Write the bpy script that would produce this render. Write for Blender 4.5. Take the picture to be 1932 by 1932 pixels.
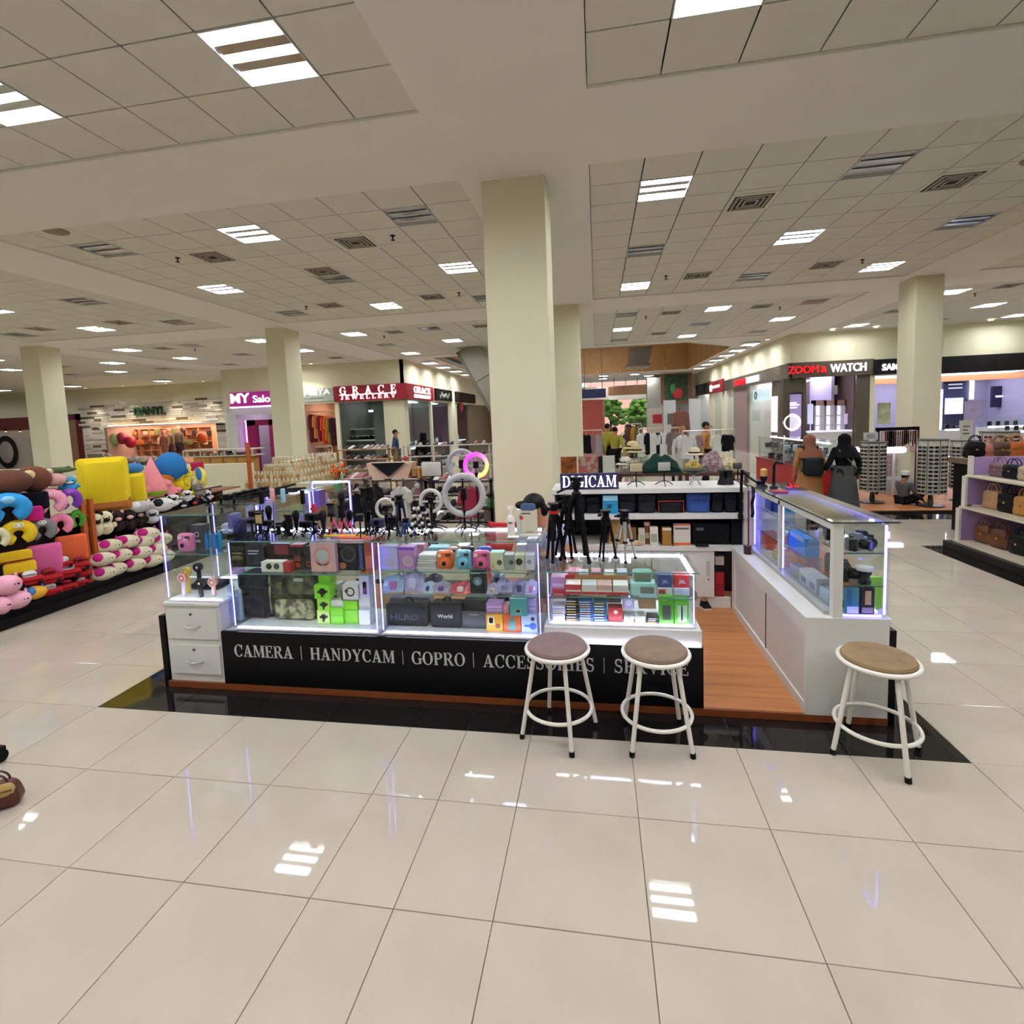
import bpy, math, random
from math import sin, cos, pi, sqrt, hypot, radians
from mathutils import Vector, Matrix
random.seed(7)
SC = bpy.context.scene
COL = SC.collection
for o in list(bpy.data.objects):
    bpy.data.objects.remove(o)

# ------------------------------------------------------------------ camera
F_PX, PPX, PPY = 964.49, 966.0, 877.49
YAW, PITCH, ROLL, CAM_H = -0.1670, 0.0891, 0.0388, 1.98
_f = Vector((sin(YAW)*cos(PITCH), cos(YAW)*cos(PITCH), -sin(PITCH)))
_r = Vector((cos(YAW), -sin(YAW), 0.0))
_d = _f.cross(_r)
CR = cos(ROLL)*_r + sin(ROLL)*_d
CD = -sin(ROLL)*_r + cos(ROLL)*_d
CF = _f
cam = bpy.data.cameras.new('camera')
cam.sensor_fit = 'HORIZONTAL'; cam.sensor_width = 36.0
cam.lens = F_PX/1932*36.0
cam.shift_y = -(966.0-PPY)/1932
cam.clip_start = 0.05; cam.clip_end = 300
camo = bpy.data.objects.new('camera', cam); COL.objects.link(camo)
M = Matrix((CR, -CD, -CF)).transposed().to_4x4(); M.translation = (0, 0, CAM_H)
camo.matrix_world = M
SC.camera = camo

# ------------------------------------------------------------------ world, exposure
SC.view_settings.view_transform = 'Standard'
SC.view_settings.look = 'None'
SC.view_settings.gamma = 1.0
SC.view_settings.use_curve_mapping = False
SC.view_settings.exposure = 0.0
LAMP_W = 92.0            # strength of the ceiling tubes
CASE_W = 15.0            # strength of the showcase LED strips
world = bpy.data.worlds.new('daylight'); SC.world = world; world.use_nodes = True
wn = world.node_tree.nodes; wl = world.node_tree.links
sky = wn.new('ShaderNodeTexSky'); sky.sky_type = 'NISHITA'; sky.sun_disc = False
sky.sun_elevation = radians(50); sky.sun_rotation = radians(160); sky.dust_density = 4.0
wn['Background'].inputs['Strength'].default_value = 0.45
wl.new(sky.outputs[0], wn['Background'].inputs['Color'])
try:
    cy = SC.cycles
    cy.use_denoising = True
    cy.max_bounces = 6; cy.diffuse_bounces = 4; cy.glossy_bounces = 3; cy.transparent_max_bounces = 24
    cy.transmission_bounces = 4; cy.use_adaptive_sampling = True; cy.adaptive_threshold = 0.06; cy.adaptive_min_samples = 12
    cy.caustics_reflective = False; cy.caustics_refractive = False
    cy.sample_clamp_indirect = 6.0
    cy.use_light_tree = True
except Exception:
    pass

# ------------------------------------------------------------------ pixel -> place helpers (a point at a known depth)
def ray(u, v):
    return CF + CR*((u-PPX)/F_PX) + CD*((v-PPY)/F_PX)
def Y(u, v, y):
    d = ray(u, v); t = y/d.y; return Vector((d.x*t, y, CAM_H+d.z*t))
def X(u, v, x):
    d = ray(u, v); t = x/d.x; return Vector((x, d.y*t, CAM_H+d.z*t))
def G(u, v, z=0.0):
    d = ray(u, v); t = (z-CAM_H)/d.z; return Vector((d.x*t, d.y*t, z))

# ------------------------------------------------------------------ materials
def lin(c):
    if isinstance(c, str):
        c = c.lstrip('#'); c = [int(c[i:i+2], 16)/255 for i in (0, 2, 4)]
    return tuple((x/12.92 if x <= 0.04045 else ((x+0.055)/1.055)**2.4) for x in c[:3])
MATS = {}
def mat(c, rough=0.5, metal=0.0, spec=0.5, var=0.08, scale=12.0, bump=0.0, emit=0.0, name=None, coat=0.0):
    key = (c if isinstance(c, str) else tuple(c), rough, metal, spec, var, scale, bump, emit, coat)
    if key in MATS: return MATS[key]
    m = bpy.data.materials.new(name or ('paint_' + (c.lstrip('#') if isinstance(c, str) else 'x')))
    m.use_nodes = True
    nt = m.node_tree; b = nt.nodes['Principled BSDF']
    col = lin(c)
    if max(col) < 0.03 and spec == 0.5: spec = 0.18
    b.inputs['Base Color'].default_value = (*col, 1)
    b.inputs['Roughness'].default_value = rough
    b.inputs['Metallic'].default_value = metal
    b.inputs['Specular IOR Level'].default_value = spec
    if coat: b.inputs['Coat Weight'].default_value = coat
    if emit:
        b.inputs['Emission Color'].default_value = (*col, 1)
        b.inputs['Emission Strength'].default_value = emit
    elif var:
        tc = nt.nodes.new('ShaderNodeTexCoord'); n = nt.nodes.new('ShaderNodeTexNoise')
        n.inputs['Scale'].default_value = scale; n.inputs['Detail'].default_value = 3
        nt.links.new(tc.outputs['Object'], n.inputs['Vector'])
        mx = nt.nodes.new('ShaderNodeMix'); mx.data_type = 'RGBA'
        mx.inputs['A'].default_value = (*[x*(1-var) for x in col], 1)
        mx.inputs['B'].default_value = (*[min(1, x*(1+var)) for x in col], 1)
        nt.links.new(n.outputs['Fac'], mx.inputs['Factor'])
        nt.links.new(mx.outputs['Result'], b.inputs['Base Color'])
        if bump:
            bp = nt.nodes.new('ShaderNodeBump'); bp.inputs['Strength'].default_value = bump
            bp.inputs['Distance'].default_value = 0.01
            nt.links.new(n.outputs['Fac'], bp.inputs['Height']); nt.links.new(bp.outputs['Normal'], b.inputs['Normal'])
    MATS[key] = m
    return m
def two_tone(name, c1, c2, scale=8.0, kind='noise', rough=0.6, sharp=0.5, stretch=(1, 1, 1), bump=0.0, spec=0.4):
    """two colours laid out by a noise / voronoi / wave pattern (camouflage, marble, wood, prints)"""
    if name in MATS: return MATS[name]
    m = bpy.data.materials.new(name); m.use_nodes = True
    nt = m.node_tree; b = nt.nodes['Principled BSDF']
    b.inputs['Roughness'].default_value = rough; b.inputs['Specular IOR Level'].default_value = spec
    tc = nt.nodes.new('ShaderNodeTexCoord'); mp = nt.nodes.new('ShaderNodeMapping')
    mp.inputs['Scale'].default_value = stretch
    nt.links.new(tc.outputs['Object'], mp.inputs['Vector'])
    if kind == 'wave':
        n = nt.nodes.new('ShaderNodeTexWave'); n.inputs['Distortion'].default_value = 4; n.inputs['Detail'].default_value = 3
    elif kind == 'voronoi':
        n = nt.nodes.new('ShaderNodeTexVoronoi')
    else:
        n = nt.nodes.new('ShaderNodeTexNoise'); n.inputs['Detail'].default_value = 4
    n.inputs['Scale'].default_value = scale
    nt.links.new(mp.outputs[0], n.inputs['Vector'])
    cr = nt.nodes.new('ShaderNodeValToRGB')
    w = 0.5*(1-sharp)
    cr.color_ramp.elements[0].position = 0.5-w*0.6-0.001; cr.color_ramp.elements[1].position = 0.5+w*0.6
    cr.color_ramp.elements[0].color = (*lin(c1), 1); cr.color_ramp.elements[1].color = (*lin(c2), 1)
    out = n.outputs['Distance'] if kind == 'voronoi' else n.outputs['Fac']
    nt.links.new(out, cr.inputs['Fac']); nt.links.new(cr.outputs['Color'], b.inputs['Base Color'])
    if bump:
        bp = nt.nodes.new('ShaderNodeBump'); bp.inputs['Strength'].default_value = bump; bp.inputs['Distance'].default_value = 0.01
        nt.links.new(out, bp.inputs['Height']); nt.links.new(bp.outputs['Normal'], b.inputs['Normal'])
    MATS[name] = m
    return m
def glass(name='clear_glass', tint=(0.95, 0.985, 0.965), refl=1.0):
    if name in MATS: return MATS[name]
    m = bpy.data.materials.new(name); m.use_nodes = True
    nt = m.node_tree; nt.nodes.clear()
    o = nt.nodes.new('ShaderNodeOutputMaterial'); mx = nt.nodes.new('ShaderNodeMixShader')
    t = nt.nodes.new('ShaderNodeBsdfTransparent'); t.inputs['Color'].default_value = (*tint, 1)
    g = nt.nodes.new('ShaderNodeBsdfGlossy'); g.inputs['Roughness'].default_value = 0.02
    g.inputs['Color'].default_value = (0.95, 0.97, 1, 1)
    lw = nt.nodes.new('ShaderNodeLayerWeight'); lw.inputs['Blend'].default_value = 0.5
    pw = nt.nodes.new('ShaderNodeMath'); pw.operation = 'POWER'; pw.inputs[1].default_value = 4.0
    mu = nt.nodes.new('ShaderNodeMath'); mu.operation = 'MULTIPLY_ADD'; mu.inputs[1].default_value = 0.55*refl; mu.inputs[2].default_value = 0.03*refl
    nt.links.new(lw.outputs['Facing'], pw.inputs[0]); nt.links.new(pw.outputs[0], mu.inputs[0]); nt.links.new(mu.outputs[0], mx.inputs[0])
    nt.links.new(t.outputs[0], mx.inputs[1]); nt.links.new(g.outputs[0], mx.inputs[2])
    nt.links.new(mx.outputs[0], o.inputs['Surface'])
    MATS[name] = m
    return m
def emis(c, s, name=None):
    return mat(c, emit=s, var=0, name=name or 'lamp_'+(c.lstrip('#') if isinstance(c, str) else 'x'))

# ------------------------------------------------------------------ mesh builder
class MB:
    def __init__(s): s.v = []; s.f = []
    def add(s, vs, fs):
        n = len(s.v); s.v += [tuple(p) for p in vs]; s.f += [tuple(i+n for i in f) for f in fs]; return s
    def box(s, a, b):
        x0, y0, z0 = a; x1, y1, z1 = b
        if x0 > x1: x0, x1 = x1, x0
        if y0 > y1: y0, y1 = y1, y0
        if z0 > z1: z0, z1 = z1, z0
        vs = [(x0,y0,z0),(x1,y0,z0),(x1,y1,z0),(x0,y1,z0),(x0,y0,z1),(x1,y0,z1),(x1,y1,z1),(x0,y1,z1)]
        return s.add(vs, [(0,3,2,1),(4,5,6,7),(0,1,5,4),(1,2,6,5),(2,3,7,6),(3,0,4,7)])
    def rbox(s, a, b, r=0.01, n=2, plane='xz', puff=0.0):
        """box whose outline is rounded in one plane and whose ends are chamfered"""
        ax = {'xz': (0, 2, 1), 'xy': (0, 1, 2), 'yz': (1, 2, 0)}[plane]
        lo = [min(a[i], b[i]) for i in range(3)]; hi = [max(a[i], b[i]) for i in range(3)]
        i, j, k = ax
        r = min(r, (hi[i]-lo[i])/2.01, (hi[j]-lo[j])/2.01)
        def outline(inset):
            pts = []
            rr = max(r-inset*0.3, r*0.3)
            for cx, cz, a0 in ((hi[i]-inset-rr, hi[j]-inset-rr, 0), (lo[i]+inset+rr, hi[j]-inset-rr, pi/2),
                               (lo[i]+inset+rr, lo[j]+inset+rr, pi), (hi[i]-inset-rr, lo[j]+inset+rr, 1.5*pi)):
                for q in range(n+1):
                    t = a0+q*pi/2/n; pts.append((cx+rr*cos(t), cz+rr*sin(t)))
            return pts
        e = min(r*0.5, (hi[k]-lo[k])*0.25)
        e = max(e, puff)
        rings = [(lo[k], e), (lo[k]+e, 0), (hi[k]-e, 0), (hi[k], e)]
        vs = []; fs = []; m = 4*(n+1)
        for kk, ins in rings:
            for p in outline(min(ins, 0.45*min(hi[i]-lo[i], hi[j]-lo[j]))):
                q = [0, 0, 0]; q[i] = p[0]; q[j] = p[1]; q[k] = kk; vs.append(q)
        for t in range(3):
            for q in range(m): fs.append((t*m+q, t*m+(q+1) % m, (t+1)*m+(q+1) % m, (t+1)*m+q))
        fs.append(tuple(range(m-1, -1, -1))); fs.append(tuple(range(3*m, 4*m)))
        return s.add(vs, fs)
    def cyl(s, p, q, r0, r1=None, n=12, cap=True):
        if r1 is None: r1 = r0
        p = Vector(p); q = Vector(q); d = (q-p)
        if d.length < 1e-9: return s
        d.normalize(); a = d.orthogonal().normalized(); b = d.cross(a)
        vs = [p+(a*cos(2*pi*i/n)+b*sin(2*pi*i/n))*r0 for i in range(n)]+[q+(a*cos(2*pi*i/n)+b*sin(2*pi*i/n))*r1 for i in range(n)]
        fs = [(i, (i+1) % n, n+(i+1) % n, n+i) for i in range(n)]
        if cap: fs += [tuple(range(n-1, -1, -1)), tuple(range(n, 2*n))]
        return s.add(vs, fs)
    def tube(s, pts, r, n=8, closed=False, rs=None):
        pts = [Vector(p) for p in pts]; m = len(pts); vs = []; fs = []; a = None
        for i, p in enumerate(pts):
            if closed: d = pts[(i+1) % m]-pts[i-1]
            else: d = pts[min(i+1, m-1)]-pts[max(i-1, 0)]
            d.normalize()
            if a is None: a = d.orthogonal().normalized()
            a = (a-d*a.dot(d)); a.normalize(); b = d.cross(a)
            rr = rs[i] if rs else r
            vs += [p+(a*cos(2*pi*k/n)+b*sin(2*pi*k/n))*rr for k in range(n)]
        for i in range(m if closed else m-1):
            j = (i+1) % m
            for k in range(n): fs.append((i*n+k, i*n+(k+1) % n, j*n+(k+1) % n, j*n+k))
        if not closed: fs += [tuple(range(n-1, -1, -1)), tuple((m-1)*n+k for k in range(n))]
        return s.add(vs, fs)
    def ring(s, c, R, r, axis=(0, 0, 1), n=28, k=8, a0=0, a1=2*pi, flat=1.0):
        c = Vector(c); ax = Vector(axis).normalized(); a = ax.orthogonal().normalized()
        if abs(ax.z) < 0.9: a = Vector((0, 0, 1))-ax*ax.z; a.normalize()
        b = ax.cross(a); full = abs(a1-a0) > 2*pi-1e-6; m = n if full else n+1; vs = []; fs = []
        for i in range(m):
            t = a0+(a1-a0)*i/n; d = a*cos(t)+b*sin(t)
            for q in range(k):
                w = 2*pi*q/k; vs.append(c+d*(R+r*cos(w))+ax*(r*flat*sin(w)))
        for i in range(n):
            j = (i+1) % m
            for q in range(k): fs.append((i*k+q, j*k+q, j*k+(q+1) % k, i*k+(q+1) % k))
        if not full: fs += [tuple(range(k)), tuple((m-1)*k+q for q in range(k-1, -1, -1))]
        return s.add(vs, fs)
    def lathe(s, prof, c=(0, 0, 0), n=16, sx=1.0, sy=1.0):
        """prof: list of (r, z) bottom to top"""
        vs = []; fs = []; m = len(prof)
        for r, z in prof:
            for i in range(n): vs.append((c[0]+r*sx*cos(2*pi*i/n), c[1]+r*sy*sin(2*pi*i/n), c[2]+z))
        for j in range(m-1):
            for i in range(n): fs.append((j*n+i, j*n+(i+1) % n, (j+1)*n+(i+1) % n, (j+1)*n+i))
        fs += [tuple(range(n-1, -1, -1)), tuple((m-1)*n+i for i in range(n))]
        return s.add(vs, fs)
    def ball(s, c, r, n=14, m=8, top=1.0, bottom=-1.0):
        if not hasattr(r, '__len__'): r = (r, r, r)
        vs = []; fs = []
        for j in range(m+1):
            z = bottom+(top-bottom)*j/m if False else sin(-pi/2+(pi)*j/m)
            z = max(bottom, min(top, z)); q = sqrt(max(0, 1-z*z)) if -1 < z < 1 else 0.02
            for i in range(n): vs.append((c[0]+r[0]*q*cos(2*pi*i/n), c[1]+r[1]*q*sin(2*pi*i/n), c[2]+r[2]*z))
        for j in range(m):
            for i in range(n): fs.append((j*n+i, j*n+(i+1) % n, (j+1)*n+(i+1) % n, (j+1)*n+i))
        fs += [tuple(range(n-1, -1, -1)), tuple(m*n+i for i in range(n))]
        return s.add(vs, fs)
    def prism(s, poly, k0, k1, plane='xz'):
        """extrude a 2D outline (counter-clockwise) along the third axis"""
        i, j, k = {'xz': (0, 2, 1), 'xy': (0, 1, 2), 'yz': (1, 2, 0)}[plane]
        n = len(poly); vs = []
        for kk in (k0, k1):
            for p in poly:
                q = [0, 0, 0]; q[i] = p[0]; q[j] = p[1]; q[k] = kk; vs.append(q)
        fs = [tuple(range(n-1, -1, -1)), tuple(range(n, 2*n))]+[(a, (a+1) % n, n+(a+1) % n, n+a) for a in range(n)]
        return s.add(vs, fs)
    def hull(s, a, b):
        """loft between two quads of four points"""
        return s.add(list(a)+list(b), [(3,2,1,0),(4,5,6,7)]+[(i, (i+1) % 4, 4+(i+1) % 4, 4+i) for i in range(4)])
    def move(s, m):
        s.v = [tuple(m @ Vector(p)) for p in s.v]; return s
    def mesh(s, name, shift=(0, 0, 0)):
        me = bpy.data.meshes.new(name)
        me.from_pydata([(p[0]-shift[0], p[1]-shift[1], p[2]-shift[2]) for p in s.v], [], s.f)
        return me
    def build(s, name, material, parent=None, smooth=False, local=False):
        """link as one object; coordinates are world ones unless local (then relative to the parent)"""
        if parent is not None:
            sh = (0, 0, 0) if local else ROOT.get(parent.name, (0, 0, 0))
        elif local: sh = (0, 0, 0)
        else:
            xs = [p[0] for p in s.v]; ys = [p[1] for p in s.v]; zs = [p[2] for p in s.v]
            sh = ((min(xs)+max(xs))/2, (min(ys)+max(ys))/2, min(zs))
        me = s.mesh(name, sh)
        if smooth:
            me.polygons.foreach_set('use_smooth', [True]*len(me.polygons))
            try: me.set_sharp_from_angle(angle=radians(40))
            except Exception: pass
        if material: me.materials.append(material)
        o = bpy.data.objects.new(name, me); COL.objects.link(o)
        if parent is not None:
            o.parent = parent; ROOT[o.name] = sh
        else:
            o.location = sh; ROOT[o.name] = sh
        return o
ROOT = {}
def tag(o, label, cat, group=None, kind=None):
    if label: o['label'] = label
    if cat: o['category'] = cat
    if group: o['group'] = group
    if kind: o['kind'] = kind
    return o
def thing(name, label, cat, loc=(0, 0, 0), rz=0.0, group=None):
    o = bpy.data.objects.new(name, None); COL.objects.link(o)
    o.empty_display_size = 0.1
    o.location = loc; o.rotation_euler = (0, 0, rz); ROOT[o.name] = tuple(loc)
    return tag(o, label, cat, group)
KIDS = {}
def kids(o):
    return [c for c in o.children]
def dup(o, loc, rz=None, label=None, group=None, scale=None, parent=None):
    c = o.copy(); COL.objects.link(c); c.parent = parent
    if loc is not None: c.location = loc
    if rz is not None: c.rotation_euler = (0, 0, rz)
    if scale is not None: c.scale = (scale,)*3 if not hasattr(scale, '__len__') else scale
    if label: c['label'] = label
    if group: c['group'] = group
    for ch in kids(o): dup(ch, None, parent=c)
    return c
def struct(o):
    o['kind'] = 'structure'; return o
ORD = ['first', 'second', 'third', 'fourth', 'fifth', 'sixth', 'seventh', 'eighth', 'ninth', 'tenth', 'eleventh', 'twelfth', 'thirteenth', 'fourteenth', 'fifteenth', 'sixteenth']

# ------------------------------------------------------------------ lettering
def arc(cx, cz, rx, rz, a0, a1, w0, w1, n=14):
    """curved stroke as quads; width swells to w0 at the sides and thins to w1 at top and bottom"""
    out = []; pts = []
    for i in range(n+1):
        t = radians(a0+(a1-a0)*i/n); w = w1+(w0-w1)*abs(cos(t))**1.5
        pts.append(((cx+(rx-w)*cos(t), cz+(rz-w*0.8)*sin(t)), (cx+rx*cos(t), cz+rz*sin(t))))
    for i in range(n): out.append([pts[i][0], pts[i][1], pts[i+1][1], pts[i+1][0]])
    return out
def rect(x0, z0, x1, z1): return [(x0, z0), (x1, z0), (x1, z1), (x0, z1)]
def slant(x0, x1, w, z0=0, z1=1): return [(x0, z0), (x0+w, z0), (x1+w, z1), (x1, z1)]
W_, T_, S_ = 0.17, 0.06, 0.07     # thick stem, thin stroke, serif reach
def stem(x, w=W_, z0=0, z1=1): return [rect(x, z0, x+w, z1), rect(x-S_, z0, x+w+S_, z0+0.045), rect(x-S_, z1-0.045, x+w+S_, z1)]
SERIF = {
 'C': (0.78, arc(0.42, 0.5, 0.40, 0.52, 42, 318, 0.17, 0.05)+[rect(0.68, 0.62, 0.73, 1.0)]),
 'G': (0.84, arc(0.42, 0.5, 0.40, 0.52, 42, 318, 0.17, 0.05)+[rect(0.68, 0.64, 0.73, 1.0), rect(0.62, 0.03, 0.77, 0.44), rect(0.53, 0.42, 0.84, 0.465)]),
 'O': (0.86, arc(0.43, 0.5, 0.41, 0.52, 0, 360, 0.17, 0.05, 24)),
 'D': (0.84, stem(0.1)+arc(0.36, 0.5, 0.44, 0.5, -90, 90, 0.17, 0.05)+[rect(0.1, 0, 0.38, 0.045), rect(0.1, 0.955, 0.38, 1)]),
 'A': (0.84, [slant(0.30, 0.44, -0.0, 0, 1), [(0.08, 0.02), (0.15, 0.02), (0.44, 1.0), (0.37, 1.0)], [(0.55, 0.02), (0.74, 0.02), (0.46, 1.0), (0.36, 1.0)], rect(0.22, 0.3, 0.6, 0.35), rect(0, 0, 0.24, 0.045), rect(0.46, 0, 0.84, 0.045)]),
 'M': (1.05, [rect(0.12, 0, 0.18, 1), rect(0.02, 0, 0.28, 0.045), rect(0.02, 0.955, 0.2, 1)]+stem(0.8)+[[(0.12, 1), (0.3, 1), (0.56, 0.1), (0.5, 0.0)], [(0.5, 0), (0.55, 0.05), (0.86, 1), (0.8, 1)]]),
 'E': (0.72, stem(0.1)+[rect(0.1, 0, 0.66, 0.05), rect(0.1, 0.95, 0.62, 1), rect(0.1, 0.48, 0.48, 0.53), rect(0.62, 0, 0.67, 0.28), rect(0.58, 0.74, 0.63, 1), rect(0.45, 0.38, 0.49, 0.63)]),
 'R': (0.84, stem(0.1)+arc(0.38, 0.74, 0.31, 0.26, -90, 90, 0.16, 0.045)+[rect(0.1, 0.955, 0.4, 1), rect(0.1, 0.48, 0.4, 0.53), [(0.36, 0.5), (0.5, 0.5), (0.8, 0), (0.62, 0)], rect(0.6, 0, 0.86, 0.045)]),
 'P': (0.72, stem(0.1)+arc(0.38, 0.73, 0.31, 0.27, -90, 90, 0.16, 0.045)+[rect(0.1, 0.955, 0.4, 1), rect(0.1, 0.46, 0.4, 0.51)]),
 'H': (0.92, stem(0.1)+stem(0.64)+[rect(0.2, 0.48, 0.7, 0.53)]),
 'N': (0.9, [rect(0.14, 0, 0.2, 1), rect(0.04, 0, 0.3, 0.045), rect(0.68, 0, 0.74, 1), rect(0.58, 0.955, 0.84, 1), [(0.02, 1), (0.24, 1), (0.74, 0), (0.68, 0)]]),
 'Y': (0.84, [rect(0.33, 0, 0.5, 0.48), rect(0.24, 0, 0.6, 0.045), [(0.33, 0.45), (0.5, 0.45), (0.24, 1), (0.06, 1)], [(0.42, 0.42), (0.49, 0.45), (0.76, 1), (0.69, 1)], rect(0, 0.955, 0.34, 1), rect(0.58, 0.955, 0.84, 1)]),
 'S': (0.64, arc(0.31, 0.75, 0.25, 0.27, 30, 250, 0.12, 0.06, 12)+arc(0.31, 0.27, 0.28, 0.29, -150, 72, 0.13, 0.06, 12)+[rect(0.5, 0.72, 0.54, 1.0), rect(0.04, 0.0, 0.08, 0.3), [(0.12, 0.62), (0.2, 0.5), (0.5, 0.36), (0.5, 0.5)]]),
 'V': (0.84, [[(0.40, 0), (0.46, 0), (0.29, 1), (0.1, 1)], [(0.40, 0), (0.46, 0), (0.76, 1), (0.69, 1)], rect(0, 0.955, 0.38, 1), rect(0.58, 0.955, 0.84, 1)]),
 'I': (0.38, stem(0.1)),
 '|': (0.5, [rect(0.22, -0.08, 0.25, 1.08)]),
 ' ': (0.3, []), 'J': (0.5, stem(0.22, z0=0.2)+arc(0.2, 0.2, 0.19, 0.22, 180, 360, 0.12, 0.06, 8)), 'W': (1.15, [[(0.3, 0), (0.37, 0), (0.25, 1), (0.08, 1)], [(0.3, 0), (0.36, 0), (0.6, 1), (0.53, 1)], [(0.75, 0), (0.82, 0), (0.66, 1), (0.5, 1)], [(0.75, 0), (0.82, 0), (1.06, 1), (0.99, 1)], rect(0, 0.955, 0.34, 1), rect(0.9, 0.955, 1.15, 1)]),
 'L': (0.7, stem(0.1)+[rect(0.1, 0, 0.62, 0.05), rect(0.6, 0, 0.65, 0.3)]),
}
def serif_width(text, gap=0.05): return sum(SERIF[c][0] for c in text)+gap*(len(text)-1)
def serif(mb, text, p0, p1, h, depth=0.01, gap=0.05):
    """raised serif letters from point p0 (left end of the baseline) to p1, standing on z, facing the right-hand normal of p0->p1"""
    p0 = Vector(p0); p1 = Vector(p1); d = p1-p0; L = d.length; ux = d/L; nrm = Vector((ux.y, -ux.x, 0)).normalized()
    w = serif_width(text, gap); kx = L/w; x = 0
    for c in text:
        gw, polys = SERIF[c]
        for poly in polys:
            a = [p0+ux*((x+q[0])*kx)+Vector((0, 0, q[1]*h)) for q in poly]; n = len(a)
            # keep winding consistent
            ar = sum(poly[i][0]*poly[(i+1) % n][1]-poly[(i+1) % n][0]*poly[i][1] for i in range(n))
            if ar < 0: a.reverse()
            b = [q+nrm*depth for q in a]
            mb.add(a+b, [tuple(range(n-1, -1, -1)), tuple(range(n, 2*n))]+[(i, (i+1) % n, n+(i+1) % n, n+i) for i in range(n)])
        x += gw+gap
    return mb
_dg = None
def sans(text, name, material, p0, p1, h, parent=None, depth=0.01, bold=0.0):
    """raised sans letters stretched from p0 to p1 with cap height h (facing the right-hand normal)"""
    cu = bpy.data.curves.new('t', 'FONT'); cu.body = text; cu.extrude = 0.02; cu.offset = bold; cu.resolution_u = 3
    to = bpy.data.objects.new('t', cu); COL.objects.link(to)
    dg = bpy.context.evaluated_depsgraph_get()
    me = bpy.data.meshes.new_from_object(to.evaluated_get(dg))
    bpy.data.objects.remove(to); bpy.data.curves.remove(cu)
    xs = [v.co.x for v in me.vertices]; ys = [v.co.y for v in me.vertices]
    x0, x1, y1 = min(xs), max(xs), max(ys); y0 = min(ys)
    p0 = Vector(p0); p1 = Vector(p1); d = p1-p0; ux = d/d.length; nrm = Vector((ux.y, -ux.x, 0)).normalized()
    mb = MB()
    for v in me.vertices:
        p = p0+d*((v.co.x-x0)/(x1-x0))+Vector((0, 0, h*(v.co.y-y0)/(y1-y0)))+nrm*(depth*(v.co.z+0.02)/0.04)
        mb.v.append(tuple(p))
    mb.f = [tuple(p.vertices) for p in me.polygons]
    bpy.data.meshes.remove(me)
    return mb.build(name, material, parent)
# ================================================================== the setting
CEIL = 4.70
def RY(u0, v0, u1, v1, y, t=0.02):
    """corners of an upright slab seen at these picture points, front face at depth y, thickness t going back"""
    um, vm = (u0+u1)/2, (v0+v1)/2
    return (Y(u0, vm, y).x, y, Y(um, v1, y).z), (Y(u1, vm, y).x, y+t, Y(um, v0, y).z)
def RX(u0, v0, u1, v1, x, t=0.02):
    um, vm = (u0+u1)/2, (v0+v1)/2
    return (x, X(u0, vm, x).y, X(um, v1, x).z), (x+t, X(u1, vm, x).y, X(um, v0, x).z)
WALLC = mat('#dcd9bb', 0.7, var=0.04, scale=1.5, name='cream_wall_paint')
PLAST = mat('#f8f7ec', 0.8, var=0.03, scale=2, name='plaster')
WHITE = mat('#d2d2cd', 0.35, var=0.03, name='white_laminate')
BLACK = mat('#0d0d0f', 0.35, var=0.1, name='black_laminate')
GLASS = glass()
# ---------------- floor
def tile_mat(name, c, c2, rough, spec=0.5):
    m = two_tone(name, c, c2, 2.2, 'noise', rough, 0.0, spec=spec)
    return m
M_TILE = tile_mat('polished_cream_porcelain', '#a89f91', '#b4ac9e', 0.022, 0.5)
M_BTILE = tile_mat('polished_black_granite', '#141312', '#1f1d1b', 0.05, 0.5)
xl = [-3.658, -3.05, -2.453, -1.849, -1.242, -0.87, -0.454, 0.157, 0.765, 1.376, 1.992]
while xl[0] > -41: xl.insert(0, xl[0]-0.605)
while xl[-1] < 16: xl.append(xl[-1]+0.61)
yl = [3.02]
while yl[0] > -6: yl.insert(0, yl[0]-0.605)
while yl[-1] < 41: yl.append(yl[-1]+0.605)
floor = struct(MB().box((xl[0], yl[0], -0.12), (xl[-1], yl[-1], -0.006)).build('floor', mat('#6f6759', 0.8, name='floor_grout')))
def is_black(x, y):
    if -3.66 < x < 1.99 and 3.0 < y < 6.05: return True
    if x > 4.43 and y < 7.87: return True
    if 4.0 < x < 9 and 9.68 < y < 10.3: return True
    return False
def hidden(x, y): return -3.0 < x < 1.35 and 3.65 < y < 5.4
cells = []
for i in range(len(xl)-1):
    for j in range(len(yl)-1):
        cx, cy_ = (xl[i]+xl[i+1])/2, (yl[j]+yl[j+1])/2
        if hidden(cx, cy_): continue
        if cy_ > 22 and not (-9 < cx < 8): continue
        d = ((Vector((cx, cy_, 0))-Vector((0, 0, CAM_H))).dot(CF))
        vis = False
        if d > 0.4:
            q = Vector((cx, cy_, -CAM_H)); u = PPX+F_PX*q.dot(CR)/d; v = PPY+F_PX*q.dot(CD)/d
            vis = -60 < u < 1990 and v < 1990
        cells.append((0 if vis else 1, hypot(cx, cy_), i, j, cx, cy_))
cells.sort()
tmesh = {}
far_c, far_b = MB(), MB()
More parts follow.
